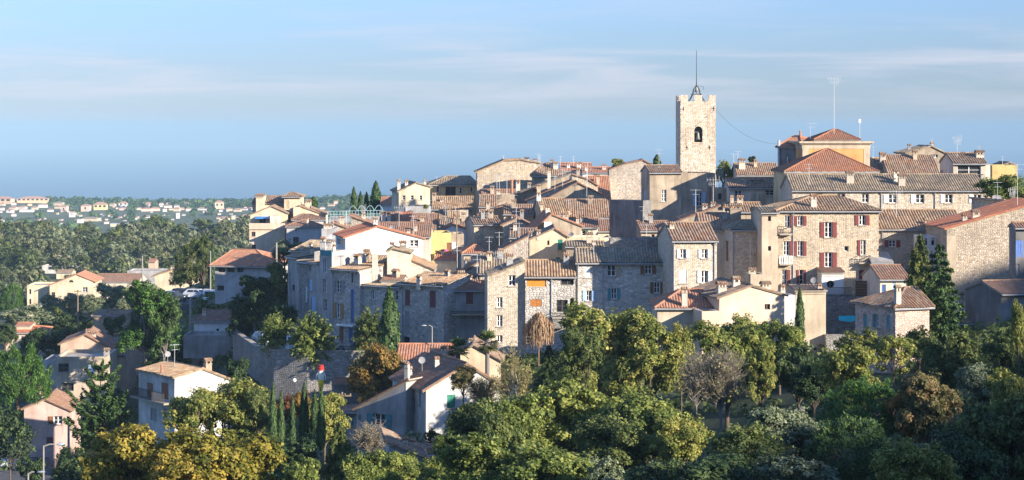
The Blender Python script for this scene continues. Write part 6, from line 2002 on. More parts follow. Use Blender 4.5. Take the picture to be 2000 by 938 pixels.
for px, yt, yb, w, d in ((405, 590, 640, 44, 256), (350, 640, 720, 60, 236), (300, 690, 740, 60, 222), (465, 690, 760, 50, 206), (225, 750, 830, 60, 200), (20, 780, 900, 90, 190), (60, 880, 960, 60, 178)):
    T('bush', 'dark shaded shrub on the slope between the lower houses', px, yt, yb, w, d, 'dark', 'shrub', 'dark shrubs between the lower houses')

# the pine wood beyond the villas
wr = random.Random(11)
GW = 'pines of the wood beyond the cream villas'
k = 0
while k < 250:
    px = wr.uniform(-60, 640)
    d = wr.uniform(560, 860)
    ytop = np.interp(d, [560, 650, 740, 860], [545, 505, 462, 426]) + wr.uniform(-9, 12)
    if px > 480: ytop = max(ytop, 462)
    if 55 < px < 155 and 495 < ytop < 535 and wr.random() < 0.75: continue
    if px < 60 and 488 < ytop < 515 and wr.random() < 0.6: continue
    hgt = wr.uniform(56, 90) * 700 / d
    kind = 'fartree' if wr.random() < 0.25 else 'farpine'
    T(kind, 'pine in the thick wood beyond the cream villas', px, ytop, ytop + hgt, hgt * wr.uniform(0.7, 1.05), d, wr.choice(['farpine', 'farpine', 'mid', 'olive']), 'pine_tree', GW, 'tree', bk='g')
    k += 1

# undergrowth on the near slope: one mass nobody could count
rng = np.random.default_rng(3)
n = 6000
d = 70 + 260 * rng.random(n) ** 1.5
px = rng.uniform(-300, 2900, n)
X = (px - 1000) * d / F
keep = (d < 201) | (px < 470) | (px > 2080)
X, d = X[keep], d[keep]
Z = terrain(X, d)
parts = []
for x, y, z in zip(X, d, Z):
    m = 40
    s = rng.uniform(0.6, 1.9)
    dd = sph(rng, m) * (rng.random((m, 1)) ** .5) * np.array([s, s, s * .7])
    dd[:, 2] = np.abs(dd[:, 2])
    V_, Q_ = leaves(rng, np.array([x, y, z]) + dd, unit(dd) + np.array([0, 0, .4]), np.full(m, 0.34), 1.4)
    parts.append((V_, Q_, np.clip(rng.normal(rng.normal(.4, .2), .16, m), 0, 1)))
V_, Q_, t_ = join(parts)
me = mesh_np('undergrowth', V_, Q_, t_)
me.materials.append(LEAF['mid'])
o = bpy.data.objects.new('undergrowth', me)
COL.objects.link(o)
tag(o, 'green undergrowth covering the slope between the trees', 'undergrowth', kind='stuff')

# villas on the far hillside
FW = {'w': plain((0.62, 0.585, 0.53), 0.9), 'c': plain((0.58, 0.47, 0.33), 0.9), 'p': plain((0.66, 0.45, 0.36), 0.9), 'o': plain((0.68, 0.43, 0.25), 0.9), 'y': plain((0.72, 0.54, 0.25), 0.9)}
FRf = {'r': plain((0.42, 0.24, 0.17), 0.9), 'b': plain((0.30, 0.22, 0.17), 0.9), 'f': plain((0.55, 0.5, 0.45), 0.9)}


FAR = []


def far_house(label, px0, px1, ytop, ybase, col, rf='r', d=None, group=None, win=0):
    cx = (px0 + px1) / 2
    p = ground_hit(cx, ybase, 1560, 2680) if d is None else at(cx, ybase, d)
    FAR.append((px0, px1, p.y, ybase - ytop))
    s = p.y / F
    w, h = (px1 - px0) * s, (ybase - ytop) * s
    root = empty('villa', label, 'house', (p.x, p.y, p.z - 4), R(8 * math.sin(cx)), group)
    dp = min(w, 12)
    hr = min(h * 0.34, w * 0.2) if rf != 'f' else 0.5
    mb = MB()
    mb.box(-w / 2, w / 2, 0, dp, 0, h + 4 - hr)
    mb.build('wall', FW[col], root)
    mb = MB()
    z = h + 4 - hr + .003
    e = 0.5
    if rf == 'f': mb.box(-w / 2 - .2, w / 2 + .2, -.2, dp + .2, z, z + .4)
    else:
        a = w * 0.3
        b0 = [(-w / 2 - e, -e, z), (w / 2 + e, -e, z), (w / 2 + e, dp + e, z), (-w / 2 - e, dp + e, z)]
        A, B = (-w / 2 + a, dp / 2, z + hr), (w / 2 - a, dp / 2, z + hr)
        mb.face([b0[0], b0[1], B, A]); mb.face([b0[1], b0[2], B]); mb.face([b0[2], b0[3], A, B]); mb.face([b0[3], b0[0], A]); mb.face(b0[::-1])
    mb.build('roof', FRf[rf], root)
    for k in range(win):
        x = -w / 2 + w * (k + 0.5) / win
        mb = MB()
        mb.box(x - w * 0.1 / max(1, win / 3), x + w * 0.1 / max(1, win / 3), -.06, -.003, 4 + h * 0.36, 4 + h * 0.62)
        mb.build('window', GLASS, root)
    return root


for a in (('ochre and orange apartment building on the far crest', 34, 94, 384, 396, 'o', 'r', 7), ('peach building cut by the left picture edge on the far crest', -12, 22, 384, 398, 'o', 'r', 3), ('yellow square villa on the far crest under a big round tree', 183, 208, 395, 411, 'y', 'r', 3),
          ('white two-storey villa with a red balcony band on the far crest', 232, 249, 394, 404, 'w', 'r', 2), ('tall ochre block near the hotel on the far crest', 420, 437, 392, 408, 'c', 'r', 2), ('pink villa with a white turret on the far crest', 283, 295, 395, 405, 'p', 'r', 1),
          ('white villa alone above the dark wood on the far hillside', 135, 146, 413, 424, 'w', 'r', 1), ('white narrow villa beside the green field', 344, 351, 416, 428, 'w', 'f', 0), ('cream low villa above the terraced field', 428, 446, 423, 430, 'c', 'r', 2),
          ('small cream house beside the cream low villa', 452, 459, 421, 429, 'c', 'f', 0), ('white villa with dark trees right of the terraced field', 473, 485, 419, 428, 'w', 'r', 1), ('bright white villa complex at the edge of the pine wood', 402, 424, 450, 460, 'w', 'f', 0),
          ('white annex of the bright villa complex by the pine wood', 428, 436, 450, 456, 'w', 'f', 0), ('long pale quarry-like terrace wall on the hillside', 216, 288, 437, 442, 'c', 'f', 0), ('long brown-roofed shed above the dark wood', 158, 190, 424, 432, 'c', 'b', 0),
          ('white farmhouse by the long brown-roofed shed', 150, 160, 428, 436, 'w', 'f', 0), ('white cube house below the apartment building', 12, 24, 408, 416, 'w', 'r', 1), ('low white house under the far crest with long garden wall', 38, 64, 410, 415, 'w', 'f', 0),
          ('pale house with a brown slanted roof on the far crest', 102, 122, 394, 402, 'c', 'b', 0), ('pink villa with stepped red roofs', 118, 130, 401, 415, 'p', 'r', 1), ('cream villa with stepped red roofs lower on the slope', 158, 175, 399, 414, 'p', 'r', 1)):
    far_house(a[0], a[1], a[2], a[3], a[4], a[5], a[6], win=a[7])
GV = ['white houses scattered on the far hillside', 'cream houses scattered on the far hillside', 'pinkish houses scattered on the far hillside']
for px0, w, yt, h, c in ((22, 9, 395, 7, 'w'), (17, 14, 403, 7, 'c'), (36, 13, 402, 7, 'w'), (54, 8, 397, 6, 'c'), (61, 11, 403, 7, 'c'), (75, 17, 398, 7, 'w'), (92, 11, 408, 7, 'w'), (120, 8, 409, 6, 'w'), (106, 12, 402, 5, 'c'), (0, 8, 396, 7, 'c'), (0, 7, 405, 6, 'w'),
                         (161, 13, 408, 6, 'w'), (213, 11, 397, 6, 'c'), (233, 15, 405, 6, 'p'), (267, 10, 405, 5, 'c'), (276, 18, 406, 6, 'p'), (294, 18, 405, 7, 'p'), (318, 8, 407, 7, 'w'), (320, 13, 400, 6, 'w'), (311, 8, 396, 6, 'w'), (325, 10, 395, 5, 'w'), (330, 8, 406, 5, 'c'),
                         (338, 12, 405, 8, 'c'), (340, 11, 400, 5, 'w'), (351, 9, 405, 5, 'p'), (363, 9, 406, 7, 'w'), (358, 9, 395, 5, 'w'), (385, 18, 405, 6, 'w'), (396, 8, 411, 5, 'w'), (428, 14, 408, 6, 'w'), (442, 12, 406, 8, 'c'), (456, 13, 407, 8, 'c'), (469, 14, 406, 6, 'w'), (484, 14, 405, 7, 'w'),
                         (200, 6, 418, 4, 'w'), (211, 8, 419, 5, 'w'), (226, 7, 423, 4, 'w'), (242, 5, 419, 4, 'w'), (196, 4, 417, 3, 'w'), (284, 7, 422, 4, 'w'), (264, 4, 425, 4, 'w'), (203, 8, 432, 6, 'w'), (22, 9, 417, 5, 'w'), (640, 12, 398, 6, 'c'), (652, 8, 392, 6, 'p'), (625, 10, 404, 5, 'w')):
    k = 'wcp'.index(c)
    far_house(['small white house among the scattered villas of the far hillside', 'small cream house among the scattered villas of the far hillside', 'small pinkish house among the scattered villas of the far hillside'][k], px0, px0 + w, yt, yt + h, c, 'r', group=GV[k])

fr_ = random.Random(21)
for k in range(58):
    px0, yt = fr_.uniform(-5, 480), fr_.uniform(399, 440)
    if 345 < px0 < 420 and yt > 420: continue
    c = fr_.choice('wwwcp')
    w_ = fr_.uniform(3.5, 6.5)
    i_ = 'wcp'.index(c)
    far_house(['small white house among the scattered villas of the far hillside', 'small cream house among the scattered villas of the far hillside', 'small pinkish house among the scattered villas of the far hillside'][i_], px0, px0 + w_, yt, yt + fr_.uniform(2.5, 4.5), c, 'r', group=GV[i_])

# the far wooded hillside
n = 8500
d = rng.uniform(1450, 2750, n)
px = rng.uniform(-300, 1100, n)
X = (px - 1000) * d / F
dens = vnoise(X, d, 120) + 0.6 * vnoise(X, d, 47)
fld = ((px > 345) & (px < 480) & (d < 2050) & (d > 1550))
cover = np.zeros(n, bool)
for a0, a1, dh, hh in FAR: cover |= (px > a0 - 2.5) & (px < a1 + 2.5) & (d < dh + 14) & (d > dh - 260)
keep = ~cover & (dens > -0.55) & ~(fld & (rng.random(n) < 0.93))
X, d = X[keep], d[keep]
Z = terrain(X, d)
parts = []
for x, y, z in zip(X, d, Z):
    m = 20
    s = rng.uniform(1.5, 3.4)
    dd = sph(rng, m) * np.array([s, s, s * rng.uniform(.7, 1.3)])
    dd[:, 2] += s * .8
    V_, Q_ = leaves(rng, np.array([x, y, z]) + dd, unit(dd), np.full(m, s * .8), 1.3)
    parts.append((V_, Q_, np.clip(rng.normal(rng.normal(.45, .22), .12, m), 0, 1)))
# the same wood goes on round the hill, behind and beside the village
n = 5200
d = 215 + 1100 * rng.random(n) ** 1.6
px = rng.uniform(640, 3600, n)
X = (px - 1000) * d / F
keep = (d > 345) | (px > 2070)
X, d = X[keep], d[keep]
Z = terrain(X, d)
for x, y, z in zip(X, d, Z):
    m = 26
    s = rng.uniform(1.3, 3.0)
    dd = sph(rng, m) * np.array([s, s, s * rng.uniform(.6, 0.9)])
    dd[:, 2] += s * .5
    V_, Q_ = leaves(rng, np.array([x, y, z]) + dd, unit(dd), np.full(m, s * .55), 1.3)
    parts.append((V_, Q_, np.clip(rng.normal(rng.normal(.45, .22), .12, m), 0, 1)))
V_, Q_, t_ = join(parts)
me = mesh_np('woodland', V_, Q_, t_)
me.materials.append(LEAF['pine'])
o = bpy.data.objects.new('woodland', me)
COL.objects.link(o)
tag(o, 'hazy blue-green woodland covering the far hillside and valley', 'woodland', kind='stuff')
# single trees on the far crest
GC = 'trees standing on the far crest'
for px, yt, w, kd in ((190, 386, 20, 'fartree'), (178, 392, 16, 'fartree'), (278, 389, 5, 'farcypress'), (300, 393, 4, 'farcypress'), (260, 393, 3, 'farcypress'), (313, 391, 12, 'farpine'), (331, 392, 14, 'farpine'),
                      (356, 387, 8, 'farpine'), (380, 394, 14, 'fartree'), (395, 392, 16, 'fartree'), (405, 386, 10, 'fartree'), (438, 389, 4, 'farcypress'), (446, 391, 4, 'farcypress'), (456, 389, 8, 'farpine'), (470, 395, 12, 'fartree'),
                      (640, 386, 14, 'fartree'), (655, 380, 14, 'fartree'), (668, 384, 10, 'farpine'), (632, 392, 14, 'fartree'), (135, 394, 12, 'fartree'), (60, 392, 14, 'fartree'), (240, 396, 12, 'fartree'), (100, 392, 14, 'fartree'), (160, 394, 14, 'fartree')):
    T(kd, {'farcypress': 'pointed cypress standing out on the far crest against the sea', 'farpine': 'dark pine standing out on the far crest against the sea'}.get(kd, 'round tree standing out on the far crest against the sea'),
      px, yt, yt + (16 if kd != 'fartree' else 13), w, 2500 + (px % 90), 'dark', 'crest_tree', GC + {'farcypress': ', cypresses', 'farpine': ', pines'}.get(kd, ', round ones'), 'tree')

# ------------------------------------------------------------------ vehicles
RUB = plain((0.02, 0.02, 0.02), 0.85)
RIM = plain((0.45, 0.45, 0.46), 0.35, 0.6)
LAMPG = plain((0.75, 0.75, 0.72), 0.2)


@cached
def carpaint(c):
    t = NT('car_paint')
    t.col(t.mix(t.noise(t.obj(1), 2.0, 3), tuple(x * .9 for x in c), c))
    t.b.inputs['Roughness'].default_value = 0.3
    t.b.inputs['Specular IOR Level'].default_value = 0.5
    t.b.inputs['Coat Weight'].default_value = 0.4
    return t.m


def vehicle(name, label, cat, p, rz, col, van=False, group=None):
    root = empty(name, label, cat, p, rz, group)
    pc = carpaint(col)
    if van:
        L_, Wd = 4.9, 1.9
        low = [(-2.45, .35), (2.4, .35), (2.45, .75), (2.3, 1.05), (-2.45, 1.1)]
        cab = [(-2.44, 1.1), (2.0, 1.06), (1.35, 1.95), (-2.4, 2.0)]
    else:
        L_, Wd = 4.1, 1.7
        low = [(-2.0, .32), (2.0, .30), (2.08, .55), (1.95, .82), (1.0, .92), (-1.95, .95), (-2.08, .6)]
        cab = [(-1.9, .95), (1.0, .92), (0.35, 1.42), (-1.3, 1.46)]

    def loft(prof, w0, w1, mb, m=0):
        zs = [z for _, z in prof]
        z0, z1 = min(zs), max(zs)
        hw = [(w0 + (w1 - w0) * (z - z0) / (z1 - z0)) / 2 for _, z in prof]
        A = [(x, -h, z) for (x, z), h in zip(prof, hw)]
        B = [(x, h, z) for (x, z), h in zip(prof, hw)]
        mb.face(A, m); mb.face(B[::-1], m)
        for k in range(len(prof)):
            j = (k + 1) % len(prof)
            mb.face([A[j], A[k], B[k], B[j]], m)
    mb = MB()
    loft(low, Wd, Wd * .97, mb)
    loft(cab, Wd * .96, Wd * .78, mb)
    body = mb.build('body', pc, root)
    g = MB()
    (x0, z0), (x1, z1), (x2, z2), (x3, z3) = cab
    hb = Wd * .96 / 2

    def yw(z): return (Wd * .96 + (Wd * .78 - Wd * .96) * (z - z0) / (max(z2, z3) - z0)) / 2
    za, zb = z1 + .08, z2 - .08
    fx = lambda z: x1 + (x2 - x1) * (z - z1) / (z2 - z1) + .012
    g.face([(fx(za), -yw(za) + .1, za), (fx(za), yw(za) - .1, za), (fx(zb), yw(zb) - .1, zb), (fx(zb), -yw(zb) + .1, zb)])
    g.build('windscreen', GLASS, root)
    for s in (-1, 1):
        xs = [(.55, 1.55)] if van else [(-1.35, -.35), (-.27, .6)]
        for a, c in xs:
            g = MB()
            q = [(a, s * (yw(za) + .012), za), (c, s * (yw(za) + .012), za), (min(c, x2 - .05) if not van else 1.25, s * (yw(zb) + .012), zb), (a + (.12 if not van and a < -1 else 0), s * (yw(zb) + .012), zb)]
            g.face(q if s < 0 else q[::-1])
            g.build('side_window', GLASS, root)
        for x in (-L_ * .31, L_ * .31):
            w = MB()
            c = Vector((x, s * (Wd / 2 - .08), .33))
            for r0, y0, r1, y1 in ((.33, 0, .33, .12), (.33, .12, .2, .13)):
                for k in range(16):
                    a0, a1 = k * math.pi / 8, (k + 1) * math.pi / 8
                    w.face([c + Vector((r0 * math.cos(a0), s * y0, r0 * math.sin(a0))), c + Vector((r0 * math.cos(a1), s * y0, r0 * math.sin(a1))), c + Vector((r1 * math.cos(a1), s * y1, r1 * math.sin(a1))), c + Vector((r1 * math.cos(a0), s * y1, r1 * math.sin(a0)))])
            wo_ = w.build('wheel', RUB, root)
            w = MB()
            w.tube(c + Vector((0, s * .02, 0)), c + Vector((0, s * .125, 0)), .2, .18, 12)
            w.build('rim', RIM, wo_)
        f = MB()
        xx = low[2][0] - .02
        f.box(xx - .12, xx + .03, s * Wd * .36 - .16, s * Wd * .36 + .16, .62, .78)
        f.build('headlight', LAMPG, root)
    g = MB()
    g.box(low[2][0] - .05, low[2][0] + .06, -Wd * .45, Wd * .45, .36, .5)
    g.build('bumper', plain((0.04, 0.04, 0.045), 0.6), root)
    return root


pz = at(600, 690, 205).z - 0.45
vehicle('white_van', 'white delivery van parked on the promenade beside the pollarded tree', 'van', (at(563, 690, 208).x, 208.5, pz), R(-62), (0.78, 0.79, 0.80), True)
vehicle('parked_car', 'dark blue car parked next to the white van on the promenade', 'car', (at(592, 690, 209).x, 209.5, pz), R(-40), (0.04, 0.06, 0.10))
for px, d, c, lb in ((520, 216, (0.3, 0.31, 0.33), 'grey car under the dense shaded trees on the promenade'), (545, 219, (0.05, 0.09, 0.2), 'blue car half hidden behind the white van')):
    vehicle('parked_car', lb, 'car', (at(px, 690, d).x, d, pz), R(-60), c)


def motorbike(p, rz, c, label):
    root = empty('scooter', label, 'scooter', p, rz, 'scooters parked along the promenade wall')
    for x in (-.55, .6):
        w = MB()
        for k in range(14):
            a0, a1 = k * math.pi / 7, (k + 1) * math.pi / 7
            w.tube((x + .22 * math.cos(a0), 0, .27 + .22 * math.sin(a0)), (x + .22 * math.cos(a1), 0, .27 + .22 * math.sin(a1)), .055, .055, 5, caps=False)
        w.build('wheel', RUB, root)
    b_ = MB()
    b_.path([(-.75, 0, .55), (-.45, 0, .62), (-.1, 0, .5), (.15, 0, .33), (.38, 0, .36), (.5, 0, .8)], .15, .1, 8)
    b_.tube((.6, 0, .27), (.47, 0, .95), .04, .04, 6)
    b_.build('body', carpaint(c), root)
    b_ = MB()
    b_.path([(-.8, 0, .76), (-.4, 0, .78), (-.1, 0, .72)], .11, .09, 7)
    b_.build('saddle', RUB, root)
    b_ = MB()
    b_.tube((.45, -.32, 1.0), (.45, .32, 1.0), .025, .025, 5)
    b_.tube((.47, 0, .93), (.56, 0, .93), .09, .07, 8)
    b_.build('handlebar', IRON, root)


for k, (px, c, lb) in enumerate(((627, (.75, .75, .75), 'white scooter, nearest the pollarded tree in the promenade row'), (640, (.05, .05, .06), 'black scooter beside the white one on the promenade'), (652, (.35, .05, .05), 'dark red scooter before the brown arched door'),
                                 (663, (.1, .12, .2), 'navy scooter in front of the brown arched door'), (674, (.5, .5, .52), 'silver scooter between brown and blue doors'), (686, (.03, .03, .03), 'black scooter in front of the blue door'))):
    motorbike((at(px, 690, 206.5).x, 206.2 - 0.1 * (k % 2), pz), R(70 + 12 * (k % 3)), c, lb)

# little car park beside the dark pines
cg = at(372, 588, 300)
mb = MB()
pp = [at(322, 592, 296), at(412, 590, 292), at(412, 581, 312), at(322, 581, 318)]
zc = cg.z
q = [Vector((p.x, p.y, zc - 9)) for p in pp]
mb.hexa(q + [Vector((p.x, p.y, zc)) for p in pp])
tag(mb.build('car_park', ASPH), 'small paved car park terrace below the dark pines', 'car park', kind='structure')
for px, d, c, van, lb in ((358, 305, (0.03, 0.035, 0.05), False, 'dark car parked in the small car park by the ochre villa'), (386, 304, (0.55, 0.57, 0.6), False, 'silver car in the small car park beside the dark pines'),
                          (409, 295, (0.8, 0.8, 0.8), True, 'white van at the front of the small car park'), (340, 300, (0.06, 0.06, 0.065), False, 'charcoal car between the dark car and white van')):
    vehicle('parked_van' if van else 'parked_car', lb, 'van' if van else 'car', (at(px, 588, d).x, d, zc), R(-80 if van else -18), c, van)

# street by the pink house, its white van and the two passers-by
sz = at(30, 925, 200).z
mb = MB()
q = [at(-60, 0, 188), at(112, 0, 190), at(92, 0, 214), at(-60, 0, 216)]
mb.hexa([Vector((p.x, p.y, sz - 6)) for p in q] + [Vector((p.x, p.y, sz)) for p in q])
tag(mb.build('street', ASPH), 'narrow shaded street in front of the pink gabled house', 'street', kind='structure')
vehicle('white_van', 'white van cut by the picture edge on the shaded street', 'van', (at(6, 910, 203).x, 203, sz), R(-10), (0.75, 0.77, 0.8), True)


def person(label, p, rz, top, trouser, hair, stride=0.14):
    """one continuous skinned figure in mid-stride, with clothes and hair of its own"""
    root = empty('person', label, 'person', p, rz)
    J = [(0, 0, .93, .125), (0, 0, 1.12, .125), (0, 0, 1.34, .14), (0, 0, 1.47, .06), (0, .01, 1.60, .095), (0, .01, 1.70, .085),
         (.1, 0, .86, .09), (.11, -stride, .48, .062), (.11, -stride * .9, .08, .045), (.11, -stride - .16, .035, .04),
         (-.1, 0, .86, .09), (-.11, stride * .6, .48, .062), (-.11, stride * 1.7, .09, .045), (-.11, stride * 1.7 - .15, .035, .04),
         (.2, 0, 1.38, .06), (.24, .06, 1.10, .045), (.25, -.03, .86, .033), (.25, -.06, .77, .036),
         (-.2, 0, 1.38, .06), (-.24, -.08, 1.10, .045), (-.25, -.16, .87, .033), (-.25, -.2, .79, .036)]
    Eg = [(0, 1), (1, 2), (2, 3), (3, 4), (4, 5), (0, 6), (6, 7), (7, 8), (8, 9), (0, 10), (10, 11), (11, 12), (12, 13), (2, 14), (14, 15), (15, 16), (16, 17), (2, 18), (18, 19), (19, 20), (20, 21)]
    me = bpy.data.meshes.new('body')
    me.from_pydata([j[:3] for j in J], Eg, [])
    o = bpy.data.objects.new('body', me)
    COL.objects.link(o)
    md = o.modifiers.new('skin', 'SKIN')
    for k, j in enumerate(J):
        me.skin_vertices[0].data[k].radius = (j[3], j[3] * .85)
    me.skin_vertices[0].data[0].use_root = True
    o.modifiers.new('smooth', 'SUBSURF').levels = 1
    dg = bpy.context.evaluated_depsgraph_get()
    m2 = bpy.data.meshes.new_from_object(o.evaluated_get(dg))
    bpy.data.objects.remove(o)
    m2.name = 'body'
    m2.materials.clear()
    for m in (plain((0.5, 0.33, 0.25), 0.6), plain(top, 0.85), plain(trouser, 0.85)): m2.materials.append(m)
    for f in m2.polygons:
        c = f.center
        f.material_index = 0 if (c.z > 1.46 or (abs(c.x) > .2 and c.z < .86)) else (1 if c.z > .92 else 2)
    b_ = bpy.data.objects.new('body', m2)
    COL.objects.link(b_)
    b_.parent = root
    mb = MB()
    mb.lathe([(.105, 0), (.11, .06), (.085, .13), (0, .155)], (0, .03, 1.62), 12)
    mb.build('hair', plain(hair, 0.8), root)


person('person in dark clothes walking beside the white van on the shaded street', (at(27, 925, 200).x, 200, sz), R(20), (0.03, 0.03, 0.04), (0.03, 0.03, 0.05), (0.03, 0.02, 0.015))
person('person in a grey top and dark trousers walking behind on the shaded street', (at(38, 925, 201).x, 201.2, sz), R(-150), (0.22, 0.22, 0.23), (0.04, 0.04, 0.06), (0.1, 0.06, 0.03))

# ------------------------------------------------------------------ poles, lamps, wires
CONC = plain((0.25, 0.235, 0.215), 0.9)
WPOLE = plain((0.22, 0.16, 0.11), 0.9)


def pole(label, px, yt, yb, d, w=0.2, mat=None, arm=None, name='utility_pole'):
    a, b_ = at(px, yt, d), at(px, yb, d)
    g = min(b_.z, tz(a.x, a.y)) - 0.5
    root = empty(name, label, 'pole', (a.x, d, g))
    mb = MB()
    h = a.z - g
    mb.tube((0, 0, 0), (0, 0, h), w * .6, w * .42, 8)
    mb.build('pole', mat or CONC, root)
    if arm:
        mb = MB()
        mb.box(-arm, arm, -.06, .06, h - .35, h - .24)
        for k in range(4): mb.lathe([(.05, 0), (.07, .05), (.04, .12), (0, .14)], (-arm * .9 + arm * .6 * k, 0, h - .238), 8)
        mb.build('crossarm', mat or CONC, root)
    return Vector((a.x, d, a.z))


pole('concrete pole in front of the pine wood near the ochre villa', 278, 500, 548, 396, 0.28, CONC)
pole('concrete utility pole standing in the trees by the public building', 540, 474, 540, 252, 0.25, CONC)
pole('thin brown wooden pole among the garden trees below the cream villas', 152, 566, 660, 300, 0.2, WPOLE, .5)
pole('grey concrete pole beside the white cottage and carport', 372, 580, 680, 243, 0.3, CONC)
pole('wooden telegraph pole rising from the golden shrub by the retaining wall', 668, 766, 830, 166, 0.22, WPOLE, .75)
pole('slim concrete post beside the pink house', 134, 828, 872, 200, 0.25, CONC)
pole('thin post on the slope by the public building', 221 + 190, 490, 555, 300, 0.2, CONC)
pt = pole('tall roof-high wooden mast beside the yellow house', 892, 424, 545, 233, 0.14, WPOLE, .35)


def lamp(label, px, yt, yb, d, side=1, head=None, mat=None, arm=0.9):
    a, b_ = at(px, yt, d), at(px, yb, d)
    g = min(b_.z, tz(a.x, a.y)) - .3
    root = empty('street_lamp', label, 'street lamp', (a.x, d, g))
    h = a.z - g
    mb = MB()
    mb.tube((0, 0, 0), (0, 0, h - .1), .065, .05, 8)
    mb.path([(0, 0, h - .12), (side * arm * .4, 0, h), (side * arm * .7, 0, h)], .05, .04, 6)
    mb.build('pole', mat or CONC, root)
    mb = MB()
    x0, x1 = side * arm * .6, side * (arm * .6 + .9)
    c = (x0 + x1) / 2
    mb.lathe([(0.0, .09), (.2, .07), (.32, .0), (.26, -.05), (0, -.06)], (0, 0, 0), 14)
    o = mb.build('lamp_head', head or FR_W, root)
    o.location = (c, 0, h)
    o.scale = (.8, .5, .7)


lamp('tall street lamp with a pale blue oval head at the lower picture edge', 85, 868, 960, 120, 1, plain((0.34, 0.44, 0.55), 0.35))
lamp('white street lamp before the blue-shaded ashlar house', 844, 636, 690, 190, -1, GALV, None, .5)
lamp('short street lamp by the bottom picture edge', 55, 922, 980, 118, 1, ZINC, None, .5)
mb = MB()
p = at(575, 743, 170)
rt = empty('globe_lamp', 'white globe lamp in front of the retaining wall', 'street lamp', (p.x, p.y, p.z - 6))
mb.tube((0, 0, 0), (0, 0, 5.85), .05, .04, 6)
mb.build('pole', IRON, rt)
mb = MB()
mb.lathe([(0, -.17), (.12, -.12), (.17, 0), (.12, .12), (0, .17)], (0, 0, 6), 14)
mb.build('globe', FR_W, rt)


def wire(label, a, b_, sag, r=0.018, n=24, group=None):
    mb = MB()
    pts = []
    for k in range(n + 1):
        t = k / n
        p = a.lerp(b_, t)
        p.z -= sag * 4 * t * (1 - t)
        pts.append(p)
    mb.path(pts, r, None, 4)
    tag(mb.build('wire', IRON), label, 'wire', group)


wire('thin cable sagging from the bell tower to the orange mansion', at(1398, 214, 280), at(1520, 281, 256), 1.2, 0.013)
WLIGHT = plain((0.4, 0.4, 0.42), 0.6)
for k in range(4):
    wire('power line slanting down past the pink house, one of four parallel', at(-60, 905 + k * 9, 140), at(86, 828 + k * 7, 196), 0.8, 0.022, group='parallel power lines by the pink house')
wire('single wire between the ochre villa pole and the dark pines', at(278, 503, 396), at(411, 494, 300), 0.8, 0.022)
wire('single wire running from the wooden pole to the utility pole by the public building', at(540, 478, 252), at(372, 584, 243), 0.6, 0.02)

# railing of the pale blue walkway behind the white gable
mb = MB()
d = 300
TEAL = plain((0.34, 0.50, 0.53), 0.5)
A, B = at(640, 413, d), at(748, 411, d)
for zz in (0, -.5, -1.35): mb.tube(A + Vector((0, 0, zz)), B + Vector((0, 0, zz)), .035, .035, 5)
for k in range(19):
    p = A.lerp(B, k / 18)
    mb.tube(p, p - Vector((0, 0, 1.6)), .03, .03, 5)
for k in range(4):
    p0, p1 = A.lerp(B, .38 + k * .155), A.lerp(B, .38 + (k + 1) * .155)
    arc = [p0.lerp(p1, t) + Vector((0, 0, .75 * math.sin(math.pi * t))) for t in [i / 10 for i in range(11)]]
    mb.path(arc, .035, None, 5)
tag(mb.build('walkway_railing', TEAL), 'pale blue railing with low arches behind the bright white house', 'railing')
H('long grey walkway building carrying the pale blue railing', 301, 640, 750, 425, 'flat', D=4, wall=GREY, zb=-18, name='walkway', cat='walkway')

# striped sail-like plastic play figure before the retaining wall
p = at(627, 752, 196)
rt = empty('inflatable_figure', 'tall red, white and yellow inflatable figure before the retaining wall', 'inflatable', (p.x, p.y, at(627, 772, 196).z))
rt.scale = (0.72, 0.72, 1)
zz = [at(627, y, 196).z - at(627, 772, 196).z for y in (772, 756, 748, 742, 735, 728, 724, 718, 713)]
mb = MB()
mb.lathe([(.0, zz[0]), (.22, zz[0]), (.26, zz[1] * .6), (.3, zz[1])], (0, 0, 0), 14)
mb.build('base', plain((0.8, 0.33, 0.03), 0.4), rt)
mb = MB()
mb.lathe([(.3, zz[1] + .002), (.40, zz[2]), (.40, zz[3])], (0, 0, 0), 14)
mb.build('belt', plain((0.85, 0.58, 0.03), 0.4), rt)
mb = MB()
mb.lathe([(.40, zz[3] + .002), (.42, zz[4]), (.36, zz[5]), (.38, zz[6])], (0, 0, 0), 14)
mb.build('body', plain((0.80, 0.77, 0.62), 0.5), rt)
mb = MB()
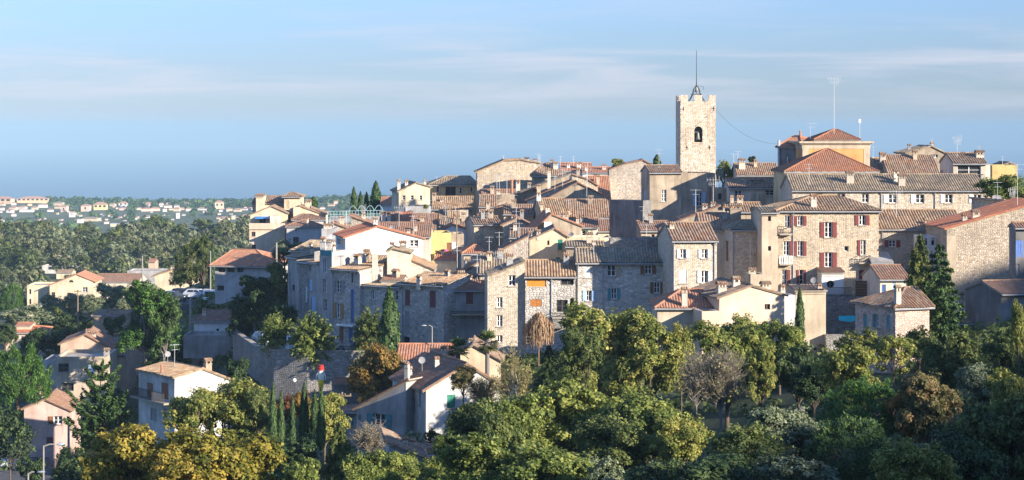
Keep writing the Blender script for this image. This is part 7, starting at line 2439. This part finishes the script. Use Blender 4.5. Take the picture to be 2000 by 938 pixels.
mb.lathe([(.38, zz[6] + .002), (.50, zz[6] + .05), (.42, zz[6] + .16), (.46, zz[7]), (.34, zz[7] + .08), (.38, zz[8]), (.1, zz[8] + .03), (0, zz[8] + .03)], (0, 0, 0), 14)
mb.build('top', plain((0.36, 0.035, 0.03), 0.5), rt)
mb = MB()
for s in (-1, 1): mb.path([(s * .36, 0, zz[5]), (s * .6, -.1, zz[4]), (s * .62, -.15, zz[3])], .1, .07, 7)
mb.build('arm', plain((0.60, 0.58, 0.48), 0.5), rt)
H('rusty sheet lean-to roof at the foot of the retaining wall', 196, 652, 720, 750, 'x', D=4, wall=DARK, tile=SHUT['brown'], yr=742, zb=-30, corr=False, gutter=False, name='shed', cat='shed')
# washing and towels on the shaded balcony
mb = MB()
for k, c in enumerate(range(3)):
    a = at(1984 + k * 5, 470, 185.5)
    mb.box(a.x, a.x + .2, a.y, a.y + .02, a.z - 1.5, a.z)
tag(mb.build('towel', plain((0.12, 0.2, 0.45), 0.9)), 'blue towels hung on the shaded balcony at the far edge', 'towel')
# stone retaining wall in the trees
mb = MB()
for a, b_ in ((at(1505, 816, 122), at(1572, 796, 126)),):
    A1, B1 = a.copy(), b_.copy()
    t = Vector((0, .5, 0))
    q = [Vector((a.x, a.y, a.z - 5)), Vector((b_.x, b_.y, b_.z - 5))]
    mb.hexa([q[0], q[1], q[1] + t, q[0] + t, A1, B1, B1 + t, A1 + t])
tag(mb.build('garden_wall', ST_D), 'short dark stone wall half hidden among the trees of the slope', 'wall')

# ------------------------------------------------------------------ the air
hz = MB()
hz.box(-14000, 14000, -5600, 33500, -402, 57)
hm = bpy.data.materials.new('haze')
hm.use_nodes = True
nt = hm.node_tree
nt.nodes.clear()
pv = nt.nodes.new('ShaderNodeVolumePrincipled')
pv.inputs['Color'].default_value = (0.29, 0.44, 0.565, 1)
pv.inputs['Density'].default_value = HAZE
pv.inputs['Anisotropy'].default_value = -0.25
om = nt.nodes.new('ShaderNodeOutputMaterial')
nt.links.new(pv.outputs[0], om.inputs['Volume'])
ho = hz.build('haze', hm)
tag(ho, 'thin blue haze over the valley and the sea', 'haze', kind='stuff')
